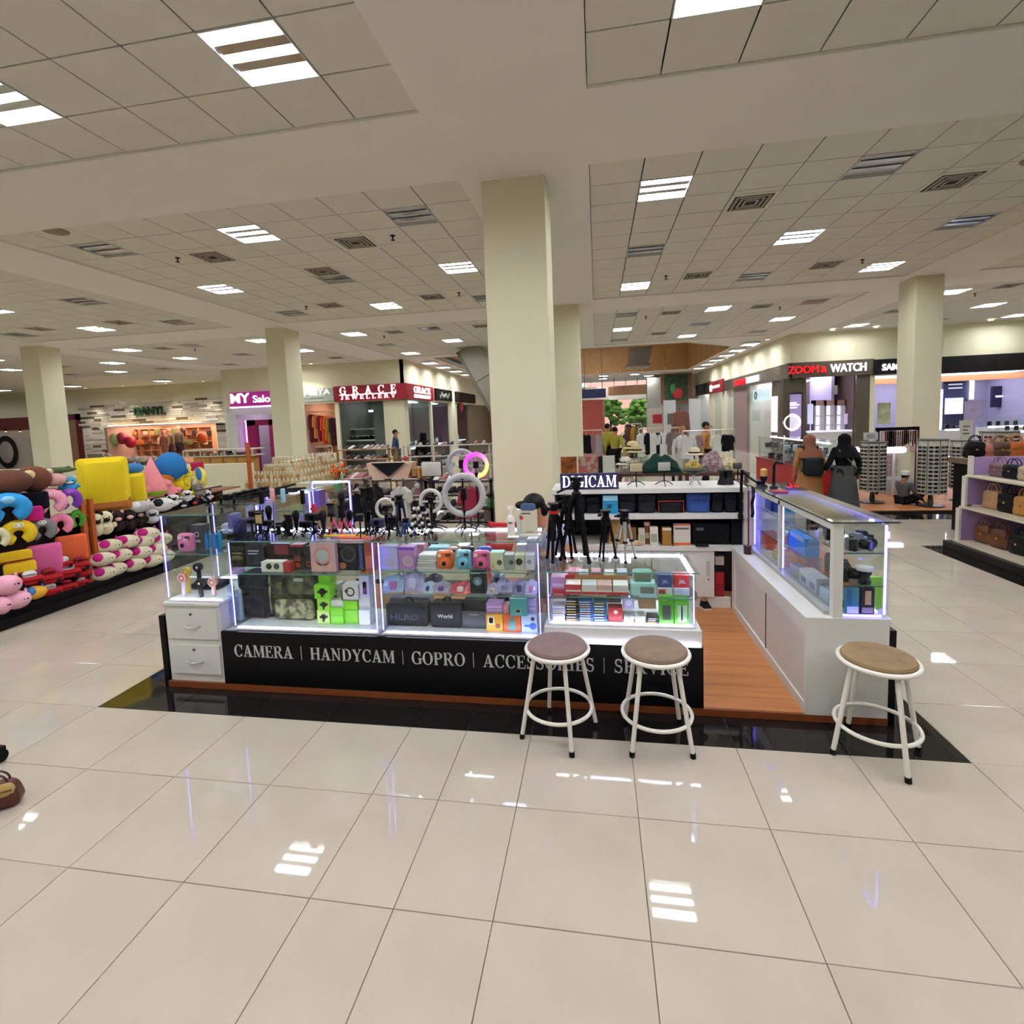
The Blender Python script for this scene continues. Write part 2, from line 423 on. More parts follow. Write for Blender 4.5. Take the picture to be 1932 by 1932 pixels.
for n, (nv, dist, i, j, cx, cy_) in enumerate(cells):
    w, h = xl[i+1]-xl[i]-0.0035, yl[j+1]-yl[j]-0.0035
    blk = is_black(cx, cy_)
    if n < 300 and not nv:
        k = (round(w, 3), blk)
        if k not in tmesh:
            b_ = MB()
            e = 0.0012
            vs = [(-w/2, -h/2, -0.01), (w/2, -h/2, -0.01), (w/2, h/2, -0.01), (-w/2, h/2, -0.01),
                  (-w/2, -h/2, -e), (w/2, -h/2, -e), (w/2, h/2, -e), (-w/2, h/2, -e),
                  (-w/2+e, -h/2+e, 0), (w/2-e, -h/2+e, 0), (w/2-e, h/2-e, 0), (-w/2+e, h/2-e, 0)]
            fs = [(0, 3, 2, 1), (8, 9, 10, 11)]+[(a+o_, (a+1) % 4+o_, (a+1) % 4+4+o_, a+4+o_) for o_ in (0, 4) for a in range(4)]
            b_.add(vs, fs)
            me = b_.mesh('floor_tile'); me.materials.append(M_BTILE if blk else M_TILE); tmesh[k] = me
        t = bpy.data.objects.new('floor_tile', tmesh[k]); COL.objects.link(t)
        t.parent = floor
        fl = ROOT[floor.name]
        t.location = (cx-fl[0], cy_-fl[1], -fl[2])
    else:
        (far_b if blk else far_c).box((cx-w/2, cy_-h/2, -0.01), (cx+w/2, cy_+h/2, 0))
for m_, b_ in ((M_TILE, far_c), (M_BTILE, far_b)):
    if b_.v:
        o = b_.build('floor_tile_field', m_, floor); o['kind'] = 'stuff'
# ---------------- ceiling
AT = (-6.6, 20.9, 5.5, 32.6)      # atrium opening
cb = MB()
Z0, Z1 = CEIL+0.1, CEIL+0.25
cb.box((-41, -6.5, Z0), (16.2, 20.9, Z1)); cb.box((-41, 20.9, Z0), (AT[0], 42, Z1))
cb.box((AT[2], 20.9, Z0), (16.2, 42, Z1)); cb.box((AT[0], AT[3], Z0), (AT[2], 42, Z1))
cb.prism([(3.5, 20.9), (5.5, 20.9), (5.5, 23.0)], Z0, Z1, 'xy')
ceiling = struct(cb.build('ceiling', mat('#77705f', 0.8, name='ceiling_grid_backing')))  # dark backing shows as thin lines between the tiles
M_CT = mat('#e6e5d6', 0.85, var=0.05, scale=3, name='mineral_fibre_tile')
FX = [-23.69, -15.83, -7.97, -0.02, 7.84]
FY = [-1.97, 5.83, 13.70]
TW = 0.5915
tiles = []
LIT = {}
LIT[(1, 1)] = {(1, 2), (1, 1), (2, 0), (0, 0)}; LIT[(1, 2)] = {(0, 0), (0, 1), (2, 0), (2, 1), (1, 2)}
for fi in range(5):
    for fj in range(3):
        for a in range(11):
            for b in range(11):
                if a in (1, 5, 9) and b in (1, 5, 9): continue
                tiles.append((FX[fi]+TW*(a+.5), FY[fj]+TW*(b+.5)))
def in_view(x, y, z):
    q = Vector((x, y, z-CAM_H)); d = q.dot(CF)
    if d < 0.5: return 0
    u = PPX+F_PX*q.dot(CR)/d; v = PPY+F_PX*q.dot(CD)/d
    return 2 if (-40 < u < 1970 and 400 < v < 1600) else (1 if (-40 < u < 1970 and -40 < v < 1970) else 0)
tiles.sort(key=lambda t: (-in_view(t[0], t[1], CEIL), hypot(t[0], t[1])))
ctm = MB().box((-TW/2+.007, -TW/2+.007, 0), (TW/2-.007, TW/2-.007, 0.012)).mesh('ceiling_tile'); ctm.materials.append(M_CT)
cl = ROOT[ceiling.name]
far_t = MB()
for n, (x, y) in enumerate(tiles):
    if n < 300 and in_view(x, y, CEIL) == 2:
        t = bpy.data.objects.new('ceiling_tile', ctm); COL.objects.link(t); t.parent = ceiling
        t.location = (x-cl[0], y-cl[1], CEIL-0.004-cl[2])
    else:
        far_t.box((x-TW/2+.007, y-TW/2+.007, CEIL-0.004), (x+TW/2-.007, y+TW/2-.007, CEIL+0.008))
o = far_t.build('ceiling_tile_field', M_CT, ceiling); o['kind'] = 'stuff'
# plaster bands between the tile fields (each its own strip)
W11 = TW*11
prev = -40.9
for fi in range(6):
    nx = FX[fi] if fi < 5 else 16.1
    MB().box((prev, -6.4, CEIL-0.03), (nx, 20.9, CEIL+0.12)).build('plaster_band', PLAST, ceiling)
    if fi < 5:
        py = -6.4
        for fj in range(4):
            ny = FY[fj] if fj < 3 else 20.9
            MB().box((nx, py, CEIL-0.03), (nx+W11, ny, CEIL+0.12)).build('plaster_band', PLAST, ceiling)
            if fj < 3: py = FY[fj]+W11
        prev = FX[fi]+W11
for a, b in (((-40.9, 20.9), (AT[0], 26)), ((AT[2], 20.9), (16.1, 42)), ((AT[0], AT[3]), (AT[2], 42)), ((-9, 26), (AT[0], 42))):
    MB().box((*a, CEIL-0.03), (*b, CEIL+0.12)).build('plaster_band', PLAST, ceiling)
MB().prism([(3.5, 20.9), (5.5, 20.9), (5.5, 23.0)], CEIL-0.03, CEIL+0.12, 'xy').build('plaster_band', PLAST, ceiling)
# atrium opening: timber fascia panels all round, and an unseen roof left open mid-span to let daylight in
M_WOODF = two_tone('honey_timber_panel', '#a57a45', '#b98d55', 2.0, 'noise', 0.45, 0.2, (1, 1, 6))
fas = MB()
for a, b in (((AT[0]-.2, 20.7, 6.6), (-3.5, AT[3]+.2, 6.8)), ((2.5, 20.7, 6.6), (AT[2]+.2, AT[3]+.2, 6.8)), ((-3.5, 20.7, 6.6), (2.5, 23.5, 6.8)), ((-3.5, 30, 6.6), (2.5, AT[3]+.2, 6.8))): fas.box(a, b)
struct(fas.build('ceiling_atrium_roof', PLAST))
tr = struct(MB().box((AT[0], AT[3], 4.66), (AT[2], AT[3]+.1, 6.6)).build('trim_1', M_WOODF))
for k in range(9):
    x0 = AT[0]+k*1.345
    MB().box((x0+.015, AT[3]-.03, 4.6), (x0+1.33, AT[3]+.01, 6.5)).build('timber_panel', M_WOODF, tr)
tr = struct(MB().box((AT[2], 23.0, 4.66), (AT[2]+.1, AT[3], 6.6)).build('trim_2', M_WOODF))
for k in range(7):
    y0 = 23.0+k*1.37
    MB().box((AT[2]-.03, y0+.015, 4.6), (AT[2]+.01, y0+1.35, 6.5)).build('timber_panel', M_WOODF, tr)
struct(MB().box((AT[0]-.1, 20.9, 4.66), (AT[0], AT[3], 6.6)).build('trim_3', M_WOODF))
struct(MB().box((AT[0]-.05, 20.86, 4.66), (3.5, 20.98, 6.6)).build('trim_4', M_WOODF))
struct(MB().hull([(3.5, 20.86, 4.66), (5.6, 22.95, 4.66), (5.52, 23.03, 4.66), (3.46, 20.98, 4.66)], [(3.5, 20.86, 6.6), (5.6, 22.95, 6.6), (5.52, 23.03, 6.6), (3.46, 20.98, 6.6)]).build('trim_5', M_WOODF))
# ---------------- columns
def column(n, x, y, w, label, d=None):
    d = d or w
    o = struct(MB().rbox((x-w/2, y-d/2, 0), (x+w/2, y+d/2, CEIL-0.02), 0.02, 2, 'xy').build('wall_column_%d' % n, WALLC))
    o['label'] = label
    return o
column(1, -0.87, 6.28, 0.72, 'square cream column rising behind the camera kiosk')
column(2, -0.74, 13.0, 0.76, 'cream column just behind the kiosk column')
column(3, 7.015, 12.72, 0.55, 'cream column among the sunglasses stands', .64)
column(4, -8.505, 13.18, 0.55, 'cream column behind the perfume bottles', .76)
column(5, -16.465, 13.13, 0.65, 'cream column behind the plush toy rack')
column(6, 6.95, 5.2, 0.76, 'cream column beyond the handbag rack')
column(7, -8.7, 5.2, 0.76, 'cream column beyond the plush rack end')
# ---------------- outer walls
struct(MB().box((-41, -6.7, 0), (16.2, -6.4, CEIL)).build('wall_back', WALLC))
struct(MB().box((-41.2, -6.5, 0), (-40.9, 25.3, CEIL)).build('wall_left', WALLC))
struct(MB().box((16.1, -6.5, 0), (16.4, 20.5, CEIL)).build('wall_right', WALLC))

# ---------------- ceiling fixtures
TUBE = emis('#fafaff', LAMP_W, 'fluorescent_tube_lit')
TUBE_OFF = mat('#bdbdbb', 0.3, var=0, name='fluorescent_tube_off')
HOUS = mat('#d8d8d4', 0.3, var=0.02, name='troffer_white')
REFLC = mat('#c4c6c8', 0.18, 0.9, var=0.02, name='troffer_reflector')
def troffer(lit):
    t = thing('ceiling_light', 'square recessed troffer with three lit tubes' if lit else 'square recessed troffer with its tubes switched off', 'ceiling light', (0, 0, 0), 0,
              'lit troffers in the ceiling grid' if lit else 'unlit troffers in the ceiling grid')
    h = MB().box((-.29, -.29, .07), (.29, .29, .085))
    for s in (-1, 1):
        h.box((-.295, s*.295-.012*(s > 0), 0), (.295, s*.295+.012*(s < 0), .085)); h.box((s*.295-.012*(s > 0), -.28, 0), (s*.295+.012*(s < 0), .28, .085))
    h.build('housing', HOUS, t, local=True)
    for k in (-1, 0, 1):
        MB().box((-.275, k*.185-.045, .028), (.275, k*.185+.045, .05)).build('tube', TUBE if lit else TUBE_OFF, t, local=True)
    for k in (-.5, .5):
        MB().hull([(-.28, k*.185-.045, .015), (.28, k*.185-.045, .015), (.28, k*.185+.045, .015), (-.28, k*.185+.045, .015)],
                  [(-.28, k*.185-.01, .055), (.28, k*.185-.01, .055), (.28, k*.185+.01, .055), (-.28, k*.185+.01, .055)]).build('reflector', REFLC, t, local=True)
    return t
tl, to_ = troffer(True), troffer(False)
used = {True: False, False: False}
ROWN = ['near', 'middle', 'far']
def put_light(x, y, lit, where, z=CEIL-0.012):
    src = tl if lit else to_
    lab = ('lit square ceiling troffer, ' if lit else 'unlit square ceiling troffer, ')+where
    if not used[lit]:
        used[lit] = True; src.location = (x, y, z); src['label'] = lab; return src
    return dup(src, (x, y, z), label=lab)
FN = ['beyond the plush rack column', 'left of the perfume column', 'left of the kiosk column', 'right of the kiosk column', 'right of the sunglasses column']
for fi in range(5):
    for fj in range(3):
        for i in range(3):
            for j in range(3):
                par = {(2, 1): 1, (3, 1): 0, (2, 2): 0, (3, 2): 1, (4, 2): 0}.get((fi, fj), 1)
                lit = ((i, j) in LIT[(fi, fj)]) if (fi, fj) in LIT else ((i+j) % 2 == par)
                if fj == 0: lit = (i+j) % 2 == 1 if fi in (0, 1, 4) else (i, j) != (1, 1)  # extra tubes switched on overhead, added to brighten the column front
                x, y = FX[fi]+TW*(1.5+4*i), FY[fj]+TW*(1.5+4*j)
                if not in_view(x, y, CEIL) and not lit and fj: continue
                put_light(x, y, lit, '%s of %s row, %s bay %s' % (ORD[i], ORD[j], ('overhead', 'front', 'rear')[fj], FN[fi]))
for k, (x, y) in enumerate([(6.1, 22.0), (6.1, 23.9), (6.1, 25.8), (6.1, 27.9), (6.1, 30.0), (6.1, 32.4)]):
    put_light(x, y, True, '%s along the corridor by the watch shop' % ORD[k], CEIL-.12)
for k, (x, y) in enumerate([(-7.2, 22.0), (-7.2, 24.0), (-7.2, 26.2), (-7.2, 28.5)]):
    put_light(x, y, True, '%s along the corridor by the jewellery shop' % ORD[k], CEIL-.12)
for k, (x, y) in enumerate([(-21.6, 22.9), (-27.0, 22.9), (-17.5, 22.9), (-31.5, 22.9), (-36, 22.9), (-31.5, 19)]):  # the far left ones are added to brighten the fast food front
    put_light(x, y, True, '%s in front of the stone clad shop' % ORD[k], CEIL-.12)
for k, (x, y) in enumerate([(-2.5, 34.5), (0.5, 34.5), (2.5, 34.5), (3.6, 36.5), (0.5, 37)]):
    put_light(x, y, True, '%s beyond the atrium near the entrance' % ORD[k], CEIL-.12)
# supply-air vents with louvre rings, sprinklers and round speakers
def vent():
    t = thing('air_vent', 'square louvred air vent in the ceiling grid', 'air vent', group='square louvred vents')
    f = MB()
    for s in (-1, 1):
        f.box((-.29, s*.29-.05*(s > 0), -.006), (.29, s*.29+.05*(s < 0), .004)); f.box((s*.29-.05*(s > 0), -.24, -.006), (s*.29+.05*(s < 0), .24, .004))
    f.build('frame', M_CT, t, local=True)
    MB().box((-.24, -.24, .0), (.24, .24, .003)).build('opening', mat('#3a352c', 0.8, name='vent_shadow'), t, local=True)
    for k, w in enumerate((.2, .14, .08)):
        q = MB()
        for s in (-1, 1):
            q.box((-w, s*w-.012, -.012), (w, s*w+.012, 0)); q.box((s*w-.012, -w, -.012), (s*w+.012, w, 0))
        q.build('louvre', mat('#a79f8c', 0.5, name='vent_grey'), t, local=True)
    return t
v0 = vent(); first = True
for k, (x, y) in enumerate([(-5.88, 7.42), (-3.48, 7.42), (-3.46, 10.97), (-4.68, 8.6), (-5.86, 10.97), (2.05, 10.97), (4.4, 10.97), (2.05, 14.7), (4.36, 14.7), (-5.86, 14.7), (-3.2, 14.7), (2.15, 18.3), (9.76, 14.3), (-13.7, 10.97), (-11.4, 10.97), (-13.7, 14.7), (-11.4, 18.3), (4.4, 7.42), (2.05, 7.42)]):
    side = 'left' if x < -8 else ('perfume' if x < -1 else ('kiosk' if x < 5 else 'sunglasses'))
    lab = 'square louvred air vent number %s over the %s bay' % (ORD[k % 16], {'left': 'plush toy', 'perfume': 'perfume', 'kiosk': 'clothes rack', 'sunglasses': 'sunglasses'}[side])
    if first: v0.location = (x, y, CEIL-.006); v0['label'] = lab; first = False
    else: dup(v0, (x, y, CEIL-.006), label=lab)
spk = MB().lathe([(.03, -.07), (.035, -.065), (.012, -.06), (.01, -.02), (.03, -.012), (.04, 0)], n=10)
M_SPK = mat('#3c3428', 0.4, 0.6, name='bronze_sprinkler')
SPR = [(-6.4, 7.3), (-2.85, 7.3), (-2.82, 10.8), (-6.4, 10.9), (1.42, 10.8), (4.96, 10.8), (-6.4, 15.2), (4.9, 15.0), (-2.85, 15.2), (1.42, 15.0), (-13, 9.5), (-13, 15.2), (9.5, 15.0), (10.0, 17.9)]
for k, (x, y) in enumerate(SPR):
    m = MB(); m.v = [(p[0]+x, p[1]+y, p[2]+CEIL-.004) for p in spk.v]; m.f = list(spk.f)
    tag(m.build('sprinkler', M_SPK, smooth=True), 'pendent fire sprinkler, %s counted from the plush rack side of ceiling' % ORD[sorted(range(14), key=lambda q: SPR[q]).index(k)], 'sprinkler', 'pendent sprinklers')
for k, (x, y) in enumerate([(-7.0, 5.95), (5.0, 7.0)]):
    tag(MB().lathe([(.12, -.02), (.14, -.015), (.15, 0)], (x, y, CEIL-.004), 20).build('ceiling_speaker', mat('#8d8262', 0.6, name='speaker_grille'), smooth=True), 'round beige ceiling speaker grille %s' % ('above the plush rack' if k == 0 else 'above the handbag rack'), 'speaker')
# ================================================================== shop fronts round the hall
def wall(name, a, b, m=WALLC): return struct(MB().box(a, b).build(name, m))
def slab(name, r, m, parent=None): return MB().box(*r).build(name, m, parent)
YL, YB, YR, XC, XW = 20.7, 25.3, 20.3, 7.0, -8.0
def xl_(u, y=YL, v=745): return Y(u, v, y).x
def zl_(u, v, y=YL): return Y(u, v, y).z
def room(n, x0, x1, y0, y1, z1, backm, sidem=None, lamp=('#fff2dc', 6.0), where='shop'):
    sidem = sidem or backm
    wall('wall_shop_back_%d' % n, (x0, y1, 0), (x1, y1+.1, z1+.3), backm)
    wall('wall_shop_side_%d' % (2*n), (x0-.05, y0+.12, 0), (x0+.02, y1, z1+.3), sidem)
    wall('wall_shop_side_%d' % (2*n+1), (x1-.02, y0+.12, 0), (x1+.05, y1, z1+.3), sidem)
    struct(MB().box((x0, y0+.1, z1+.2), (x1, y1, z1+.3)).build('ceiling_shop_%d' % n, PLAST))
    t = thing('fill_panel', 'flat glowing fill panel added to the ceiling of the %s' % where, 'fill lamp', ((x0+x1)/2, (y0+y1)/2, z1+.15))
    MB().box((x0+.3, y0+.6, z1+.16), (x1-.3, y1-.4, z1+.2)).build('frame', HOUS, t)
    MB().box((x0+.36, y0+.66, z1+.15), (x1-.36, y1-.46, z1+.162)).build('diffuser', emis(lamp[0], lamp[1], 'shop_fill'), t)  # glowing panel added to light the shop interior
# ---- left facade (jewellery, boutique, salon)
xs = dict(a=xl_(424), s0=xl_(441), s1=xl_(520), d0=xl_(568), d1=xl_(630), g0=xl_(637), g1=xl_(722), c=XW)
zh = zl_(680, 758); zd = zl_(600, 760)
wall('wall_front_1', (xs['a'], YL, zh), (XW, YL+.12, CEIL))
for k, (a, b) in enumerate((('a', 's0'), ('s1', 'd0'), ('d1', 'g0'), ('g1', 'c'))):
    wall('wall_pier_%d' % (k+1), (xs[a], YL, 0), (xs[b], YL+.15, zh+.02), mat('#c9cbc4', 0.3, var=0.1, scale=3, name='pale_marble') if k == 0 else WALLC)
wall('wall_front_2', (xs['a']-.1, YL, 0), (xs['a'], YB, CEIL))
room(1, xs['g0'], xs['g1'], YL, YL+3.2, zh, mat('#6b6a61', 0.6, name='grey_olive_wall'), lamp=('#f3f7ff', 2.2), where='jewellery shop')
room(2, xs['d0'], xs['d1'], YL, YL+2.6, zh, mat('#c9a9a0', 0.7, name='rosy_wall'), lamp=('#ffd9b0', 5.0), where='orange clothes boutique')
room(3, xs['s0'], xs['s1'], YL, YL+2.6, zh, mat('#c9c2cc', 0.6, name='lilac_white_wall'), lamp=('#ffe8ff', 3.0), where='salon')
# jewellery sign: red box round the corner with glowing serif letters
RED = mat('#8f1226', 0.35, name='crimson_sign')
LETW = emis('#fff4fa', 1.7, 'glowing_white_letter')
ga, gb = RY(630, 731, 758, 757, YL-.18, .17)
gz0, gz1 = zl_(690, 756), zl_(690, 727)
t = thing('shop_sign', 'crimson illuminated sign reading GRACE JEWELLERY facing the hall', 'sign', ((ga[0]+XW)/2, YL-.18, gz0))
MB().box((ga[0], YL-.2, gz0), (XW+.2, YL-.01, gz1)).build('sign_box', RED, t)
zz = lambda u, v: zl_(u, v, YL-.2)
serif(MB(), 'GRACE', (Y(641, 742, YL-.2).x, YL-.2, zz(692, 742)), (Y(748, 740, YL-.2).x, YL-.2, zz(692, 742)), zz(692, 728)-zz(692, 742), .03, .8).build('lettering', LETW, t)
MB().box((Y(640, 743, YL-.2).x, YL-.22, zz(692, 744)), (Y(748, 743, YL-.2).x, YL-.2, zz(692, 742.6))).build('underline', LETW, t)
serif(MB(), 'JEWELLERY', (Y(643, 752, YL-.2).x, YL-.2, zz(692, 752)), (Y(747, 750, YL-.2).x, YL-.2, zz(692, 752)), zz(692, 745)-zz(692, 752), .03, .35).build('lettering', LETW, t)
y818 = X(818, 740, XW+.2).y
t = thing('shop_sign', 'second crimson GRACE JEWELLERY sign on the corridor side of the corner', 'sign', (XW, (YL+y818)/2, gz0))
MB().box((XW, YL+.02, gz0), (XW+.2, y818, gz1)).build('sign_box', RED, t)
L = y818-YL
serif(MB(), 'GRACE', (XW+.2, YL+L*.2, gz0+(gz1-gz0)*.45), (XW+.2, YL+L*.85, gz0+(gz1-gz0)*.45), (gz1-gz0)*.42, .03).build('lettering', LETW, t)
serif(MB(), 'JEWELLERY', (XW+.2, YL+L*.2, gz0+(gz1-gz0)*.12), (XW+.2, YL+L*.85, gz0+(gz1-gz0)*.12), (gz1-gz0)*.22, .03).build('lettering', LETW, t)
# boutique board with silver letters
da, db = RY(566, 733, 629, 757, YL-.06, .05)
t = thing('shop_sign', 'grey stone board with silver letters ending in ALIYA over boutique', 'sign', ((da[0]+db[0])/2, YL-.06, da[2]))
MB().box(da, db).build('board', mat('#a9aea6', 0.4, var=.15, name='grey_stone_board'), t)
sans('DALIYA', 'lettering', emis('#eef2ee', .75, 'silver_letter'), (Y(562, 745, YL-.06).x, YL-.06, zl_(600, 746)), (Y(623, 743, YL-.06).x, YL-.06, zl_(600, 745)), zl_(600, 735)-zl_(600, 745.5), t, .03)  # silver letters given a faint glow of their own
sans('daliya.com', 'lettering', mat('#7d8076', .4), (Y(570, 752, YL-.06).x, YL-.06, zl_(600, 753)), (Y(611, 751, YL-.06).x, YL-.06, zl_(600, 753)), zl_(600, 749)-zl_(600, 753), t, .02)
# salon sign
sa, sb = RY(433, 739, 522, 766, YL-.2, .18)
t = thing('shop_sign', 'magenta and violet light box reading MY Salon', 'sign', ((sa[0]+sb[0])/2, YL-.2, sa[2]))
MB().box(sa, sb).build('light_box', emis('#7b1060', 1.0, 'magenta_light_box'), t)
MB().box((sa[0], YL-.22, sa[2]-.06), (sb[0], YL-.16, sa[2])).build('glow_tube', emis('#e9d0ff', 3.0), t)
sans('MY', 'lettering', LETW, (Y(436, 760, YL-.2).x, YL-.2, zl_(455, 761)), (Y(472, 760, YL-.2).x, YL-.2, zl_(455, 761)), zl_(455, 743)-zl_(455, 761), t, .03, .02)
sans('Salon', 'lettering', LETW, (Y(478, 760, YL-.2).x, YL-.2, zl_(495, 759.5)), (Y(520, 760, YL-.2).x, YL-.2, zl_(495, 759.5)), zl_(495, 746)-zl_(495, 759.5), t, .03, .01)
# salon doorway in magenta
pa, pb = RY(467, 792, 516, 850, YL+.3, .25)
t = thing('door_frame', 'magenta door surround inside the salon front', 'door frame', ((pa[0]+pb[0])/2, YL+.3, 0))
MAG = mat('#8c0d4e', .4, name='magenta_paint')
MB().box((pa[0], YL+.3, 0), (pa[0]+.42, YL+.55, pb[2])).build('post', MAG, t); MB().box((pb[0]-.2, YL+.3, 0), (pb[0], YL+.55, pb[2])).build('post', MAG, t)
MB().box((pa[0], YL+.3, pb[2]-.25), (pb[0], YL+.55, pb[2])).build('lintel', MAG, t)
MB().box((pa[0]-.07, YL+.28, 0), (pa[0]-.02, YL+.33, pb[2])).build('glow_tube', emis('#e58cff', 2.5), t)
tag(MB().box((pa[0]-.6, YL+.5, 1.0), (pa[0]-.25, YL+.53, 2.3)).build('price_board', mat('#9a9a9c', .5)), 'grey price board beside the magenta salon door', 'board')
tag(slab('awning', ((xs['s0'], YL-.02, zh-.35), (xs['s1'], YL+.1, zh)), mat('#b9bdb8', .3, var=.12)), 'pale marble lintel over the salon front', 'lintel')
# jewellery shop window: glass, shelves and dark counters
for k, (u0, u1) in enumerate(((637, 680), (680, 722))):
    tag(MB().box((xl_(u0)+.02, YL+.04, .9), (xl_(u1)-.02, YL+.06, zh)).build('shop_window', GLASS), 'clear shop window pane of the jewellery front, %s half' % ('left' if k == 0 else 'right'), 'window pane')
for k, v in enumerate((809, 822)):
    a, b = RY(640, v, 722, v+1.4, YL+.9, .5)
    tag(MB().box(a, b).build('glass_shelf', mat('#cfe0dc', .15, name='shelf_edge_glass')), 'glass display shelf inside the jewellery window, %s' % ('upper' if k == 0 else 'lower'), 'shelf')
for k, (u0, v0, u1, v1) in enumerate(((645, 770, 657, 773), (695, 773, 722, 777), (668, 765, 674, 782))):
    a, b = RY(u0, v0, u1, v1, YL+2.6, .1)
    tag(MB().box(a, b).build('wall_lamp', emis('#eef4f4', 1.2)), 'pale strip lamp on the jewellery shop wall, %s' % ('left', 'right', 'upright')[k], 'lamp')
random.seed(3)
for k in range(12):
    u = 642+k*6.7; a, b = RY(u, 820+random.random()*4, u+4.5, 829, YL+.7+random.random()*.3, .25)
    tag(MB().rbox(a, b, .08).build('jewellery_bust', mat(random.choice(['#17191a', '#22302c', '#0f1112', '#3b4a48']), .4)), 'dark jewellery bust on the window counter, %s from left' % ORD[k], 'display bust', 'busts in the jewellery window')
a, b = RY(638, 830, 724, 850, YL+.5, .8)
t = thing('display_counter', 'dark jewellery counter with white top behind the window', 'counter', ((a[0]+b[0])/2, YL+.5, 0))
MB().box((a[0]+.15, YL+.5, 0), (b[0]-.15, YL+1.3, b[2]-.05)).build('body', mat('#2b3533', .4), t); MB().box((a[0]+.13, YL+.48, b[2]-.05), (b[0]-.13, YL+1.32, b[2])).build('top', mat('#c9d6d2', .2), t)
a, b = RY(642, 800, 656, 820, YL+.8, .3)
t = thing('cloth_figure', 'white and pale blue draped figure in the jewellery window', 'mannequin', ((a[0]+b[0])/2, YL+.8, a[2]))
MB().lathe([(.16, 0), (.2, .1), (.12, .3), (.06, .42)], ((a[0]+b[0])/2, YL+.95, a[2]), 10).build('robe', mat('#9fc3dd', .6), t, True); MB().ball(((a[0]+b[0])/2+.03, YL+.95, a[2]+.45), (.08, .08, .1)).build('veil', mat('#eef3f5', .6), t, True)
STEELP = mat('#3a3634', .4, .5)
def garment(name, x, y, ztop, h, w, c, label, group=None, rz=0.0, hanger=True, sleeves=True, m=None, thick=.07, pole=False):
    t = thing(name, label, 'garment', (x, y, ztop-h), rz, group)
    b = MB(); hw = w/2
    prof = [(-hw*.28, h), (-hw*.95, h-.07), (-hw*1.12, h*.5), (-hw*.9, h*.48), (-hw*.72, h*.72), (-hw*.78, 0.02), (-hw*.3, 0), (hw*.25, .015), (hw*.8, 0), (hw*.72, h*.72), (hw*.9, h*.48), (hw*1.12, h*.5), (hw*.95, h-.07), (hw*.28, h), (0, h-.05)]
    if not sleeves: prof = [(-hw*.3, h), (-hw*.7, h-.06), (-hw*.8, h*.5), (-hw, 0), (-hw*.3, .02), (hw*.3, 0), (hw, .02), (hw*.8, h*.5), (hw*.7, h-.06), (hw*.3, h), (0, h-.05)]
    prof = prof[::-1]
    n = len(prof); vs = []
    for yy, s in ((-thick, .86), (-thick*.3, 1), (thick*.3, 1), (thick, .86)):
        for p in prof: vs.append((p[0]*s, yy, p[1]))
    fs = [tuple(range(n-1, -1, -1)), tuple(range(3*n, 4*n))]
    for r in range(3): fs += [(r*n+i, r*n+(i+1) % n, (r+1)*n+(i+1) % n, (r+1)*n+i) for i in range(n)]
    b.add(vs, fs); b.build('cloth', m or mat(c, .85, var=.12, scale=9), t, local=True)
    if pole: MB().cyl((0, thick+.02, h-ztop+.001), (0, thick+.02, h+.1), .012, n=6).build('display_pole', STEELP, t, local=True)
    if hanger:
        q = MB(); q.tube([(0, 0, h-.05), (0, 0, h+.05), (.025, 0, h+.08), (.0, 0, h+.11)], .006, 5); q.tube([(-hw*.5, 0, h-.06), (0, 0, h-.02), (hw*.5, 0, h-.06)], .008, 5); q.build('hanger', mat('#b98d63', .5), t, local=True)
    return t
for k, (u, c) in enumerate(((576, '#14161c'), (583, '#b05a2a'), (589, '#5a1018'), (597, '#c97a45'), (605, '#7a1420'), (612, '#c8451a'), (618, '#d65a20'), (623, '#7e8a2a'), (628, '#43102a'))):
    p = Y(u, 780+k, YL+.5)
    garment('hanging_dress', p.x, YL+.5, p.z, 1.05+.1*(k % 3), .42, c, '%s in the row of hanging dresses inside the orange boutique' % ('black', 'rust', 'maroon', 'tan', 'wine', 'burnt orange', 'orange', 'olive', 'plum')[k]+' dress', 'boutique dresses', .9, thick=.05)
tag(MB().cyl((xs['d0']+.05, YL+.5, zl_(600, 777, YL+.5)), (xs['d1']-.05, YL+.5, zl_(600, 777, YL+.5)), .02).build('clothes_rail', mat('#b9a78c', .3, .7)), 'metal rail carrying the boutique dresses', 'rail')
a, b = RY(572, 824, 626, 850, YL+.8, .7)
t = thing('display_table', 'white slatted boutique table stacked with folded clothes', 'table', ((a[0]+b[0])/2, YL+.8, 0))
MB().box((a[0], YL+.8, b[2]-.5), (b[0], YL+1.5, b[2]-.42)).build('top', mat('#d3cfc6', .5), t)
for q in range(4): MB().box((a[0]+(b[0]-a[0])*(q % 2)-.03+.06*(1-q % 2), YL+.82+.6*(q//2), 0), (a[0]+(b[0]-a[0])*(q % 2)+.03*(1-q % 2), YL+.88+.6*(q//2), b[2]-.5)).build('leg', mat('#d3cfc6', .5), t)
